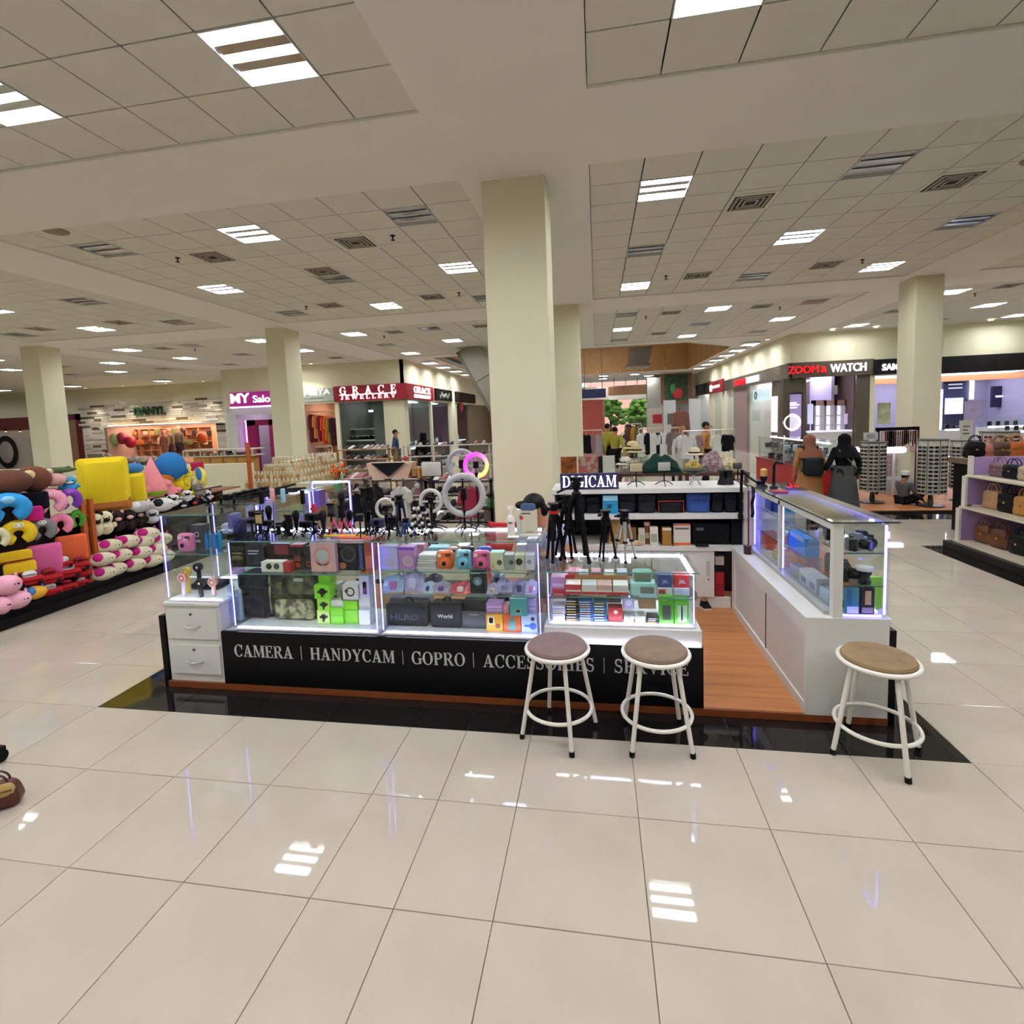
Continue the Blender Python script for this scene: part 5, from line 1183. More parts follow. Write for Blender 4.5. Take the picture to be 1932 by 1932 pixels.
carton(586, 1027, 633, 1082, 3.46, .1, '#d6a9b4', 'pink box printed with rose headphones', [(.15, .12, .82, .88, '#b9bcbc', 'o'), (.13, .18, .84, .95, '#d68f94', 'q'), (.1, .04, .44, .36, '#e3aca0', 'o'), (.52, .04, .88, .36, '#e3aca0', 'o')], z, top='#c9a9e0')
carton(635, 1030, 686, 1081, 3.5, .12, '#14161f', 'navy box printed with black headphones', [(.15, .3, .75, .92, '#24283a', 'q'), (.1, .05, .35, .3, '#a8542a', 'o'), (.85, .05, .97, .95, '#2a3f8a')], z, top='#b5482c')
carton(688, 1022, 704, 1081, 3.48, .25, '#b04a3a', 'orange red tall box at the right end of the shelf', [(.1, .1, .9, .5, '#c96a50'), (.1, .6, .9, .9, '#a03a30')], z)
# ---------- showcase one, lower: backpack, camouflage bags, boxes
def backpack(u0, v0, u1, v1, y, d, m, label, lid=None, name='camera_bag', cat='bag', z0=None, pocket=True, accent=None):
    a, b = RY(u0, v0, u1, v1, y, d); za = a[2] if z0 is None else z0+.001
    x0, x1, zt = a[0], b[0], b[2]; w = x1-x0; h = zt-za
    t = thing(name, label, cat, ((x0+x1)/2, y+d/2, za))
    MB().rbox((x0, y+.02, za), (x1, y+d, zt), min(w, h)*.16, 4, puff=.012).build('body', m, t, True)
    if pocket: MB().rbox((x0+w*.1, y, za+h*.05), (x1-w*.1, y+.03, za+h*.55), min(w, h)*.1, 3, puff=.008).build('pocket', m, t, True)
    MB().rbox((x0-.002, y+.006, za+h*.66), (x1+.002, y+d*.9, zt+.006), min(w, h)*.12, 3, puff=.01).build('flap', lid or m, t, True)
    MB().tube([((x0+x1)/2+w*.22*cos(q*pi/8), y+d*.5, zt+.004+h*.07*sin(q*pi/8)) for q in range(9)], .006, 6).build('handle', accent or BLACK, t, True)
    if accent:
        MB().tube([(x0+w*.04, y+.01, za+h*.1), (x0+w*.04, y+.008, za+h*.62), (x1-w*.04, y+.008, za+h*.62), (x1-w*.04, y+.01, za+h*.1)], .006, 5).build('piping', accent, t, True)
    return t
NYL = mat('#101216', .7, var=.15, bump=.1, name='black_nylon')
backpack(449, 1086, 503, 1184, 3.55, .2, mat('#1b1e24', .6, var=.1), 'black moulded backpack with grey slash lines in the lower left', z0=BZ)
CAMO = two_tone('green_camouflage', '#2a2b1c', '#5a5c36', 14, 'noise', .8, .75); CAMO2 = two_tone('pale_camouflage', '#4a4a34', '#a8a578', 17, 'noise', .7, .7)
a_, b_ = RY(506, 1086, 597, 1186, 3.56, .2)
t = thing('camouflage_bag', 'green camouflage messenger bag with front pouch', 'bag', ((a_[0]+b_[0])/2, 3.66, BZ))
MB().rbox((a_[0], 3.59, BZ+.001), (b_[0], 3.78, b_[2]), .04, 3, puff=.012).build('body', CAMO, t, True); MB().rbox((a_[0], 3.57, BZ+.2), (b_[0], 3.60, b_[2]+.003), .03, 3, puff=.006).build('flap', CAMO, t, True)
MB().rbox((a_[0]+.06, 3.545, BZ+.01), (b_[0]-.03, 3.585, BZ+.165), .025, 3, puff=.008).build('pouch', CAMO2, t, True); MB().box((a_[0]+.23, 3.566, BZ+.31), (a_[0]+.31, 3.571, BZ+.335)).build('brand_patch', mat('#b5b8a8', .5), t); MB().tube([(a_[0]+.02, 3.57, BZ+.04), (a_[0]+.015, 3.565, BZ+.2), (a_[0]+.025, 3.57, BZ+.36)], .008, 6).build('strap', CAMO2, t, True)
LIME = '#7bd61a'
star = [(.3, .25, .75, .8, '#252b22', 'o'), (.2, .42, .5, .58, '#252b22'), (.55, .46, .85, .62, '#252b22'), (.42, .15, .58, .4, '#252b22'), (.44, .44, .6, .62, '#8fc04a', 'o')]
for k, (v0, v1, c) in enumerate(((1171, 1196, '#c6e87a'), (1146, 1171, '#9ade3a'), (1120, 1146, LIME))):
    za = BZ+.001+.1015*k
    a, b = RY(597+2*(k == 0), 1120, 622, 1145, 3.5, .1)
    t = carton(600-6*(k == 2), v0, 623, v1, 3.5-.01*k, .1, c, 'lime green box with black star camera print, %s of the stack' % ('bottom', 'middle', 'top')[k], star, za)
carton(602, 1104, 624, 1119, 3.52, .1, LIME, 'plain lime green box on top of the star stack', (), BZ+.31)
for k, (u0, v0, u1, v1, c, z_, lab, pr) in enumerate(((625, 1163, 648, 1194, LIME, 0, 'lime green box beside the star stack', [(0, .48, 1, .52, '#63b812')]), (625, 1147, 647, 1163, '#dfe0d8', .118, 'flat white box on a lime green box', ()), (649, 1146, 676, 1194, '#86e01c', 0, 'pair of tall lime green boxes', [(0, .5, 1, .53, '#5fae14')]), (646, 1098, 675, 1126, '#ded6cf', .195, 'white box with black cable knot print', [(.2, .2, .8, .85, '#35322f', 'q'), (.1, .45, .4, .7, '#35322f', 'o')]), (644, 1126, 676, 1146, '#5a5148', .182, 'flat brown box under the cable knot box', [(.1, .3, .5, .9, '#4f8a2a')]), (678, 1142, 699, 1168, '#d9dcd8', .107, 'white carton, middle of white pile', ()), (678, 1168, 699, 1196, '#f0f2f0', 0, 'white carton at the bottom of the white pile', ()), (679, 1100, 697, 1142, '#d3d0e6', .214, 'white phone box with blue red phone print', [(.35, .12, .75, .68, '#5a2a6a'), (.4, .4, .7, .66, '#c02a3a')]), (680, 1090, 697, 1099, '#e0912a', .372, 'small orange box on the phone box', ()), (603, 1083, 634, 1104, '#8f9096', .365, 'grey box with dark slots on the green pile', [(.1, .5, .65, .85, '#1f1f22'), (.2, .1, .4, .35, '#2a2a2a', 'o'), (.65, .2, .9, .7, '#35353a', 'o')]), (626, 1108, 640, 1146, '#b9b6b0', .125, 'slim grey box behind the lime boxes', [(.2, .3, .8, .5, '#3a3a3a', 'o'), (.2, .6, .8, .8, '#3a3a3a', 'o')]))):
    carton(u0, v0, u1, v1, 3.5+.012*(k % 3)+(.06 if k in (9, 10) else 0), .1, c, lab+' in the first showcase', pr, BZ+.001+z_)
for k in range(4):
    p = Y(432+k*5, 1120+k*14, 3.45); tag(MB().rbox((p.x-.02, 3.45+.06*k, BZ+.002), (p.x+.03, 3.48+.06*k, BZ+.3-.05*k), .01).build('blister_pack', mat(('#8f9fc0', '#b4c0d8', '#6a7a9c', '#c9d2e0')[k], .25)), '%s bluish blister pack by the left glass of the first showcase' % ORD[k], 'pack')
# ---------- showcase two
z = s2az
def instant_cam(u0, v0, u1, v1, y, c, label, z0):
    a, b = RY(u0, v0, u1, v1, y, .06); w = b[0]-a[0]; h = b[2]-z0; x0 = a[0]
    t = thing('instant_camera', label, 'camera', (x0+w/2, y+.03, z0))
    m = mat(c, .3, var=.04, coat=.3)
    MB().rbox((x0, y+.012, z0+.001), (x0+w, y+.062, z0+h), w*.2, 4, puff=.008).build('body', m, t, True)
    MB().lathe([(w*.34, 0), (w*.33, .012), (w*.27, .02), (w*.25, .02), (w*.24, .03), (w*.19, .032)], n=22).move(Matrix.Translation((x0+w*.54, y+.014, z0+h*.38)) @ Matrix.Rotation(pi/2, 4, 'X')).build('lens_barrel', m, t, True)
    ln = MB().cyl((x0+w*.54, y-.0175, z0+h*.38), (x0+w*.54, y-.02, z0+h*.38), w*.13, n=16).build('lens', mat('#120f10', .15), t)
    MB().cyl((x0+w*.43, y-.0175, z0+h*.41), (x0+w*.43, y-.0185, z0+h*.41), w*.05, n=10).build('button', mat('#e8e0d8', .3), ln)
    MB().cyl((x0+w*.22, y+.013, z0+h*.78), (x0+w*.22, y+.006, z0+h*.78), w*.11, n=14).build('flash', mat('#e6e2cc', .2), t); MB().box((x0+w*.6, y+.006, z0+h*.74), (x0+w*.88, y+.012, z0+h*.86)).build('viewfinder', mat('#3a2f2c', .2), t)
    return t
instant_cam(822, 1041, 853, 1079, 3.44, '#e0621c', 'orange instant camera on the upper glass shelf', z); instant_cam(858, 1040, 887, 1079, 3.44, '#6ab8d8', 'sky blue instant camera on the upper glass shelf', z); instant_cam(890, 1041, 923, 1079, 3.44, '#d8508e', 'hot pink instant camera on the upper glass shelf', z)
instant_cam(838, 1034, 862, 1075, 3.58, '#c9a4a0', 'dusty pink instant camera behind the orange one', z); instant_cam(869, 1033, 893, 1076, 3.58, '#22242c', 'black instant camera between blue and pink ones', z); instant_cam(899, 1033, 926, 1076, 3.58, '#3557c4', 'cobalt blue instant camera behind the hot pink one', z)
carton(714, 1034, 750, 1078, 3.44, .07, '#b9b0d8', 'lilac fluffy pack with pale round window', [(.3, .08, .8, .5, '#b5aaa8', 'o')], z, rough=.8)
carton(752, 1036, 782, 1078, 3.45, .08, '#b47fc0', 'purple instant camera box with ring print', [(.25, .1, .9, .6, '#d9b4d0', 'q'), (.0, .86, 1, .96, '#7a3fd0'), (.3, .2, .8, .5, '#c9a8b4', 'o')], z)
carton(771, 1026, 800, 1060, 3.62, .1, '#c98a94', 'salmon pink box behind the purple camera box', [(.3, .3, .8, .8, '#d9a0a4', 'o')], z); carton(733, 1024, 768, 1040, 3.66, .1, '#c94a9a', 'magenta box at the back of the upper shelf', (), z); carton(807, 1024, 842, 1050, 3.66, .1, '#8fc4cc', 'pale turquoise plastic pack at the back of upper shelf', [(.1, .3, .9, .4, '#bfe0e4'), (.1, .6, .9, .7, '#bfe0e4')], z); carton(842, 1024, 868, 1040, 3.7, .08, '#c4bcd8', 'lavender box at the back of the upper shelf', (), z)
a_, b_ = RY(784, 1046, 822, 1078, 3.45, .14)
t = thing('envelope_stack', 'stack of white film packets by the orange camera', 'packets', ((a_[0]+b_[0])/2, 3.52, z))
for k in range(6): MB().box((a_[0]+.003*k, 3.46+.004*k, z+.001+.017*k), (b_[0]-.004*(k % 3), 3.57+.003*k, z+.015+.017*k)).build('packet', mat(('#d8dce0', '#c6d0cc', '#e2e4e8')[k % 3], .4), t)
for k, (u0, u1, v0, c, lab, pr) in enumerate(((925, 950, 1047, '#d3d6b8', 'cream film box with mint lid', [(.5, .15, .9, .7, '#4a4a3a', 'o'), (.1, .1, .3, .3, '#c9b43a')]), (951, 970, 1051, '#9aa09a', 'grey film box with dark plant print', [(.5, .2, .95, .8, '#4a5450', 'o')]), (971, 990, 1051, '#c9c9a8', 'cream film box with black flower print', [(.1, .2, .8, .9, '#35322a', 'o'), (.35, .4, .6, .7, '#a89a3a', 'o')]), (991, 1008, 1051, '#cfd0c4', 'white film box with small mouse grey print', [(.2, .3, .7, .8, '#8f8f86', 'o')]))):
    carton(u0, v0, u1, 1079, 3.46, .08, c, lab+' on the upper shelf right', pr, z, top=('#7fd6c0', None, None, '#d6cff0')[k])
for k, u in enumerate((975, 995)): tag(MB().rbox((Y(u, 1045, 3.6).x, 3.58, z+.001), (Y(u+20, 1045, 3.6).x, 3.7, z+.15+.04*k), .01).build('plastic_pouch', mat('#d4cdf2', .25)), 'lilac white plastic pouch behind the film boxes, %s' % ('shorter' if k == 0 else 'taller'), 'pouch')
# middle shelf
z = s2bz
def pouch(u0, v0, u1, v1, y, c, label, cc=None):
    a, b = RY(u0, v0, u1, v1, y, .05)
    t = thing('plastic_pouch', label, 'pouch', ((a[0]+b[0])/2, y, z)); n = 6; q = MB(); random.seed(int(u0))
    vs = []; fs = []
    for j in range(4):
        for i in range(n+1):
            fx = i/n; s = 1-abs(fx-.5)*.5; zz_ = z+.002+(b[2]-z)*(j/3)*(.85+.15*random.random())*(1 if j < 3 else s)
            vs.append((a[0]+(b[0]-a[0])*fx, y+(.0 if j in (0, 3) else -.012*random.random())+.02*j, zz_))
    m_ = len(vs)
    vs += [(p[0], p[1]+.03, max(z+.001, p[2]-.006)) for p in vs]
    for j in range(3):
        for i in range(n):
            a0 = j*(n+1)+i; fs += [(a0, a0+1, a0+n+2, a0+n+1), (m_+a0, m_+a0+n+1, m_+a0+n+2, m_+a0+1)]
    q.add(vs, fs); q.build('film', mat(c, .2, var=.25, scale=25), t)
    if cc: MB().rbox((a[0]*.7+b[0]*.3, y+.005, z+.005), (a[0]*.35+b[0]*.65, y+.04, z+(b[2]-z)*.6), .012, 3).build('accessory', mat(cc, .35), t, True)
for k, (u0, v0, u1, v1, y_, c, cc, lab) in enumerate(((722, 1086, 760, 1124, 3.44, '#9fb8d0', '#c06aa0', 'crinkled pale blue pouch with rainbow sheen'), (757, 1078, 797, 1124, 3.46, '#b8aee0', '#d6d0f4', 'violet plastic camera case pouch'), (796, 1100, 816, 1124, 3.43, '#b4c8e4', '#3a5a9a', 'pouch with a blue strap'), (816, 1100, 846, 1124, 3.44, '#a89cc4', '#6a5aa8', 'pouch with violet earbuds'), (850, 1101, 886, 1124, 3.43, '#d0405c', '#e8d8d8', 'red and white printed pouch'), (918, 1104, 938, 1124, 3.43, '#b0a8d6', '#d9cca0', 'lilac pouch with a cream clip'), (936, 1096, 968, 1124, 3.47, '#a69ed2', '#8a84b8', 'crumpled lilac pouch of cables'), (966, 1096, 992, 1124, 3.45, '#8f88c0', '#403a66', 'pouch with a dark violet adapter'), (990, 1096, 1012, 1124, 3.43, '#c4bcec', '#e08ab4', 'pale lilac pouch with pink charm'), (800, 1086, 830, 1110, 3.62, '#6a6488', '#35324a', 'dark smoky pouch at the back of middle shelf'), (925, 1082, 950, 1108, 3.64, '#7a7698', '#2f2c44', 'grey violet pouch at the back of middle shelf'))):
    pouch(u0, v0, u1, v1, y_, c, lab, cc)
carton(887, 1080, 915, 1124, 3.44, .08, '#16242c', 'dark teal box with pale gadget outline on middle shelf', [(.2, .3, .8, .75, '#6d8f9c', 'q'), (.1, .85, .7, .9, '#c0d0d4'), (.3, .4, .7, .62, '#8fb0bc', 'o')], z, top='#3a8f8a')
# bottom of showcase two
def hard_case(u0, v0, u1, v1, y, label, txt=None):
    a, b = RY(u0, v0, u1, v1, y, .12); t = thing('hard_case', label, 'case', ((a[0]+b[0])/2, y+.06, BZ)); m = mat('#20242c', .5, var=.1)
    MB().rbox((a[0], y, BZ+.001), (b[0], y+.12, b[2]), .025, 4, puff=.012).build('shell', m, t, True); MB().ring(((a[0]+b[0])/2, y+.06, b[2]-.002), .03, .006, (0, 1, 0), 14, 6, -pi/2, pi/2).build('handle', BLACK, t, True)
    MB().box((a[0]-.001, y+.056, BZ+.02), (b[0]+.001, y+.064, b[2]-.02)).build('zip', mat('#0b0b0d', .6), t)
    if txt: sans(txt[0], 'lettering', mat(txt[1], .5), (a[0]+(b[0]-a[0])*txt[2], y, BZ+(b[2]-BZ)*txt[4]), (a[0]+(b[0]-a[0])*txt[3], y, BZ+(b[2]-BZ)*txt[4]), (b[2]-BZ)*txt[5], t, .004, .01)
hard_case(728, 1140, 807, 1193, 3.5, 'wide black zip case with dark embossed HERO lettering', ('HERO', '#3a4048', .12, .8, .3, .26)); hard_case(811, 1139, 872, 1193, 3.49, 'black zip case printed World', ('World', '#d6d8d2', .24, .7, .42, .15))
carton(873, 1168, 918, 1200, 3.5, .12, '#33383c', 'dark grey box at the bottom next to World case', [(.3, .78, .7, .84, '#8f959a')], BZ); carton(875, 1150, 919, 1168, 3.52, .11, '#24282e', 'black box lying on the dark grey box', (), BZ+.13)
c = Y(869, 1150, 3.6)
tt = thing('ring_lamp', 'white ring lamp head leaning behind the World case', 'ring light', (c.x, 3.64, BZ)); MB().ring((c.x, 3.64, BZ+.135), .105, .016, (0, 1, .1), 30, 8).build('ring', mat('#d8d6ee', .4), tt, True); MB().box((c.x-.012, 3.63, BZ+.001), (c.x+.012, 3.65, BZ+.035)).build('socket', BLACK, tt)
for k, (u0, v0, u1, v1, y_, c, z_, lab, pr) in enumerate(((918, 1172, 949, 1204, 3.46, '#e0a41e', 0, 'yellow box with photo print', [(.1, .4, .5, .9, '#e8dcb8'), (.55, .15, .85, .5, '#8f3a1c', 'o'), (.18, .48, .42, .8, '#5a4630')]), (950, 1172, 983, 1204, 3.46, '#cc5a1c', 0, 'orange box with teal bottle print', [(.3, .1, .7, .6, '#4f9a94'), (.38, .6, .62, .85, '#3f7f7c')]), (984, 1172, 1014, 1206, 3.46, '#b8cbe4', 0, 'pale blue box with blue figure print', [(.5, .1, .95, .6, '#2f58c0', 'o'), (.2, .3, .6, .42, '#3a6ad0'), (.6, .6, .85, .9, '#4a3a4a', 'o')]), (918, 1152, 949, 1172, 3.48, '#b98ad0', .122, 'lilac striped box', [(.05, .3, .95, .4, '#e0c8ea'), (.05, .6, .95, .7, '#e0c8ea')]), (950, 1156, 961, 1172, 3.48, '#e08f9a', .122, 'narrow salmon box', ()), (962, 1140, 995, 1172, 3.45, '#3f9a98', .122, 'teal box with small framed print', [(.3, .15, .65, .4, '#a8b89a'), (.36, .2, .6, .36, '#3f9a98')]), (996, 1145, 1013, 1172, 3.5, '#d8b4dc', .122, 'pink lilac carton', [(.1, .6, .9, .7, '#f0e0f0'), (.1, .3, .9, .4, '#f0e0f0')]))):
    carton(u0, v0, u1, v1, y_, .09, c, lab+' in the lower right of instant camera showcase', pr, BZ+z_, top='#b4e0ec' if k == 5 else None)
for k, (u0, v0, u1, v1, c) in enumerate(((734, 1128, 770, 1142, '#6a6090'), (768, 1126, 812, 1142, '#8f86a8'), (890, 1128, 930, 1150, '#7a729c'), (936, 1122, 966, 1140, '#5a546c'), (948, 1128, 960, 1150, '#2c2a38'))):
    a, b = RY(u0, v0, u1, v1, 3.68, .1); tag(MB().rbox((a[0], 3.68, BZ+.002), (b[0], 3.78, b[2]), .02, 3).build('cable_bag', mat(c, .3, var=.3, scale=30)), '%s bag of cables at the back of the camera showcase floor' % ('violet', 'mauve', 'grey violet', 'dusky', 'near black')[k], 'bag')
# ---------- showcase three
z = s3z
for k, (u0, u1, c) in enumerate(((1067, 1096, '#c8383e'), (1098, 1126, '#e0dcd8'), (1127, 1155, '#d0a8a0'), (1157, 1186, '#dcd6d4'))):
    carton(u0, 1110, u1, 1128, 3.42, .12, c, '%s flat card reader box in the row, counted from the left' % ORD[k], [(0, .02, 1, .3, '#b8242c'), (0, .3, 1, .45, '#e8e0da')], z, top=('#e6d9d4', '#c9ccd0', '#cfa8a4', '#e0dede')[k])
carton(1040, 1098, 1066, 1128, 3.44, .1, '#c490b4', 'pink plastic box at the left of the upper shelf', [(.1, .4, .9, .6, '#e0c0d8')], z)
for k in range(5): tag(MB().box((Y(1043+7*k, 1095, 3.56).x, 3.52+.02*k, z+.04+.012*k), (Y(1075+5*k, 1095, 3.56).x, 3.66+.02*k, z+.05+.012*k)).build('card_packet', mat(('#c22838', '#d8545c', '#b01c2c')[k % 3], .35)), '%s red card packet of the slanting heap' % ORD[k], 'packet')
a_, b_ = RY(1086, 1084, 1184, 1104, 3.55, .12)
t = thing('open_carton', 'long open brown cardboard tray of packets', 'carton', ((a_[0]+b_[0])/2, 3.6, z))
CARD = mat('#a9764a', .8, var=.1, name='brown_cardboard')
zt_ = z+.075
for a, b in (((a_[0], 3.55, zt_-.06), (b_[0], 3.556, zt_+.02)), ((a_[0], 3.70, zt_-.06), (b_[0], 3.706, zt_+.02)), ((a_[0], 3.556, zt_-.06), (a_[0]+.006, 3.70, zt_+.02)), ((b_[0]-.006, 3.556, zt_-.06), (b_[0], 3.70, zt_+.02)), ((a_[0], 3.55, z+.001), (b_[0], 3.706, zt_-.06))): MB().box(a, b).build('side', CARD, t)
for k in range(4): MB().box((a_[0]+.02+.09*k, 3.57, zt_-.055), (a_[0]+.09+.09*k, 3.68, zt_+.025+.01*(k % 2))).build('packet', mat(('#d8d2c8', '#c9504a', '#e0dcd4', '#9aa8b0')[k], .4), t)
a_, b_ = RY(1190, 1080, 1237, 1130, 3.42, .09)
t = thing('clock_radio', 'mint green clock radio box with grey display', 'radio', ((a_[0]+b_[0])/2, 3.46, z)); h = b_[2]-z; w = b_[0]-a_[0]
MB().rbox((a_[0], 3.42, z+.001), (b_[0], 3.51, z+h*.55), .008, 2).build('box', mat('#9fd0cc', .4), t, True); MB().rbox((a_[0]+w*.38, 3.4185, z+h*.1), (b_[0]-w*.06, 3.422, z+h*.38), .006, 2).build('display_print', mat('#6f7c78', .3), t)
MB().rbox((a_[0]+w*.1, 3.45, z+h*.56), (b_[0]-w*.1, 3.52, b_[2]), .02, 4).build('radio_body', mat('#7cc6b4', .35), t, True); MB().rbox((a_[0]+w*.16, 3.447, z+h*.62), (b_[0]-w*.16, 3.452, b_[2]-h*.07), .012, 3).build('speaker_grille', mat('#75786c', .6), t)
for k, (u0, u1, c, nm) in enumerate(((1241, 1268, '#1f3f86', 'navy blue'), (1272, 1301, '#c2252e', 'bright red'))):
    t = carton(u0, 1091, u1, 1115, 3.44, .08, c, '%s speaker box lettered JBL' % nm, (), z+.05)
    a, b = RY(u0, 1091, u1, 1115, 3.44, .1); w = b[0]-a[0]
    sans('JBL', 'lettering', mat(('#9aa8d0', '#e8c0c0')[k], .5), (a[0]+w*.28, 3.439, z+.075), (a[0]+w*.75, 3.439, z+.075), .03, t, .002, .02)
    carton(u0, 1115, u1, 1129, 3.43, .09, '#d6d3dc', 'white box under the %s speaker box' % nm, [(.05, .2, .55, .8, ('#b02a30', '#c4c8e0')[k])], z)
z = .588
def pack_stack(u0, u1, v0, c, c2, n, label, y=3.41, d=.1):
    a, b = RY(u0, v0, u1, 1184, y, d); h = (b[2]-z)/n
    for k in range(n):
        dx = random.uniform(-.003, .003)
        t = thing('memory_card_pack', '%s from the bottom, %s' % (ORD[k], label), 'pack', ((a[0]+b[0])/2, y+d/2, z+h*k), 0, label)
        MB().box((a[0]+dx, y+random.uniform(0, .006), z+h*k+.0008), (b[0]+dx, y+d, z+h*(k+1)-.0012)).build('tray', mat(c if k % 2 else c2, .35), t); MB().box((a[0]+dx+.004, y-.001, z+h*k+h*.3), (b[0]+dx-.02, y+.001, z+h*k+h*.62)).build('print', mat(('#d8d8d0', '#e0b040')[k % 3 == 0], .4), t)
random.seed(4)
pack_stack(1043, 1066, 1144, '#d6d4e4', '#c0bcd6', 6, 'white memory card pack in the leftmost white stack'); pack_stack(1068, 1092, 1132, '#26242c', '#3a3440', 8, 'black memory card pack in the dark stack'); pack_stack(1093, 1119, 1134, '#1f4f96', '#2a66b4', 9, 'blue memory card pack in the taller blue stack'); pack_stack(1120, 1145, 1136, '#2a4a8a', '#1f6a86', 7, 'teal blue memory card pack in the shorter blue stack'); pack_stack(1222, 1243, 1166, '#1c1a1a', '#4a463e', 3, 'black flat pack beside the green boxes'); pack_stack(1177, 1197, 1163, '#e2e2ea', '#cfcfdc', 2, 'white charger box in the low white pile'); pack_stack(1199, 1218, 1163, '#d9dade', '#eeeef2', 2, 'pale charger box next to the low white pile')
carton(1043, 1128, 1066, 1144, 3.42, .09, '#b81f36', 'crimson box on the leftmost white stack', [(.1, .4, .9, .5, '#e0a0a8')], z+.155); carton(1148, 1159, 1175, 1184, 3.42, .09, '#b02c2c', 'brick red box between blue stacks and white pile', [(.35, .55, .7, .85, '#e6d8d0', 'o')], z); carton(1176, 1141, 1197, 1163, 3.44, .07, '#b4aee0', 'lilac box with white face print', [(.2, .2, .8, .8, '#e8e6f8', 'o')], z+.085)
carton(1145, 1132, 1172, 1158, 3.5, .1, '#8a8298', 'grey violet plastic pack above the brick red box', (), z+.1); carton(1206, 1146, 1238, 1166, 3.46, .1, '#9c7a58', 'tan cardboard box with white lid flap', (), z+.078, top='#d0c8e0'); carton(1172, 1130, 1200, 1142, 3.6, .12, '#5a3a30', 'dark brown box at the back of the lower shelf', (), z+.16)
carton(1244, 1132, 1271, 1184, 3.4, .05, '#4fae1c', 'green box printed with a grey power bank', [(.22, .15, .8, .68, '#4a4e50'), (.1, .85, .6, .88, '#8fd06a')], z); carton(1273, 1135, 1300, 1184, 3.4, .05, '#58c02a', 'green box printed with a white stylus', [(.2, .1, .85, .72, '#b8d8b0'), (.45, .15, .55, .7, '#4a5a4a')], z)
# things lying in the card showcase below the tripods
for k, (u0, v0, u1, v1, c) in enumerate(((1062, 1046, 1110, 1066, '#b9b4d0'), (1100, 1066, 1140, 1074, '#7fa8b4'), (1140, 1052, 1182, 1072, '#b8b8b0'))):
    p, q = Y(u0, v1, 3.7), Y(u1, v1, 3.7); tag(MB().rbox((p.x, 3.66, z_a*0+s3z+.001), (q.x, 3.8, s3z+.03+.02*k), .008).build('clear_pouch', mat(c, .3, var=.2, scale=20)), '%s translucent pouch at the back of the card showcase' % ('lilac', 'bluish', 'grey')[k], 'pouch')
# ---------- tall showcase on the drawers
z = stz
instant_cam(331, 1008, 360, 1046, 3.46, '#d872a4', 'pink instant camera in the tall left showcase', z)
carton(361, 1000, 384, 1046, 3.52, .08, '#2e3236', 'charcoal box with white outline figure in tall showcase', [(.3, .5, .7, .75, '#b9c0c4', 'q'), (.25, .3, .75, .4, '#9aa0a4')], z)
for k, u in enumerate((388, 396, 405, 414)):
    p = Y(u, 1020, 3.55+.04*(k % 2)); tag(MB().lathe([(.017, 0), (.017, .11), (.008, .118), (.008, .135)], (p.x, p.y, z+.001), 12).build('spray_bottle', mat(('#1b7fc4', '#1590b0', '#2a62b0', '#18a0d8')[k], .25), smooth=True), '%s blue cylinder in the tall left showcase' % ORD[k], 'bottle')
def hand_fan(u, vt, vb, y, c, hc, label, z0):
    p = Y(u, vt, y); t = thing('handheld_fan', label, 'fan', (p.x, y, z0)); zt = p.z
    MB().rbox((p.x-.014, y-.012, z0+.001), (p.x+.014, y+.012, zt-.03), .008, 3).build('grip', mat(hc, .4), t, True); MB().cyl((p.x, y-.014, zt), (p.x, y+.014, zt), .034, n=20).build('fan_head', mat(c, .4), t, True)
    MB().ring((p.x, y-.015, zt), .033, .004, (0, 1, 0), 20, 5).build('rim', mat(hc, .4), t, True); MB().cyl((p.x, y-.018, zt), (p.x, y-.013, zt), .009, n=10).build('hub', mat('#ffffff', .4), t)
z = .69
hand_fan(345, 1090, 1136, 3.46, '#e07850', '#e8d8d0', 'orange handheld fan with white grip', z); hand_fan(353, 1078, 1130, 3.52, '#d8b020', '#e8c860', 'yellow handheld fan behind the orange one', z); hand_fan(374, 1070, 1136, 3.5, '#1a1a24', '#15151c', 'black handheld fan on its stand', z); hand_fan(402, 1098, 1136, 3.48, '#d89078', '#e8c8b8', 'peach handheld fan near the front corner', z); hand_fan(378, 1100, 1138, 3.44, '#23232e', '#1a1a24', 'small black fan in front of the tall black one', z)
tag(MB().rbox((Y(362, 1130, 3.6).x, 3.6, z+.001), (Y(412, 1130, 3.6).x, 3.75, z+.05), .012).build('black_pouch', mat('#16161c', .6)), 'flat black pouch lying behind the fans', 'pouch')
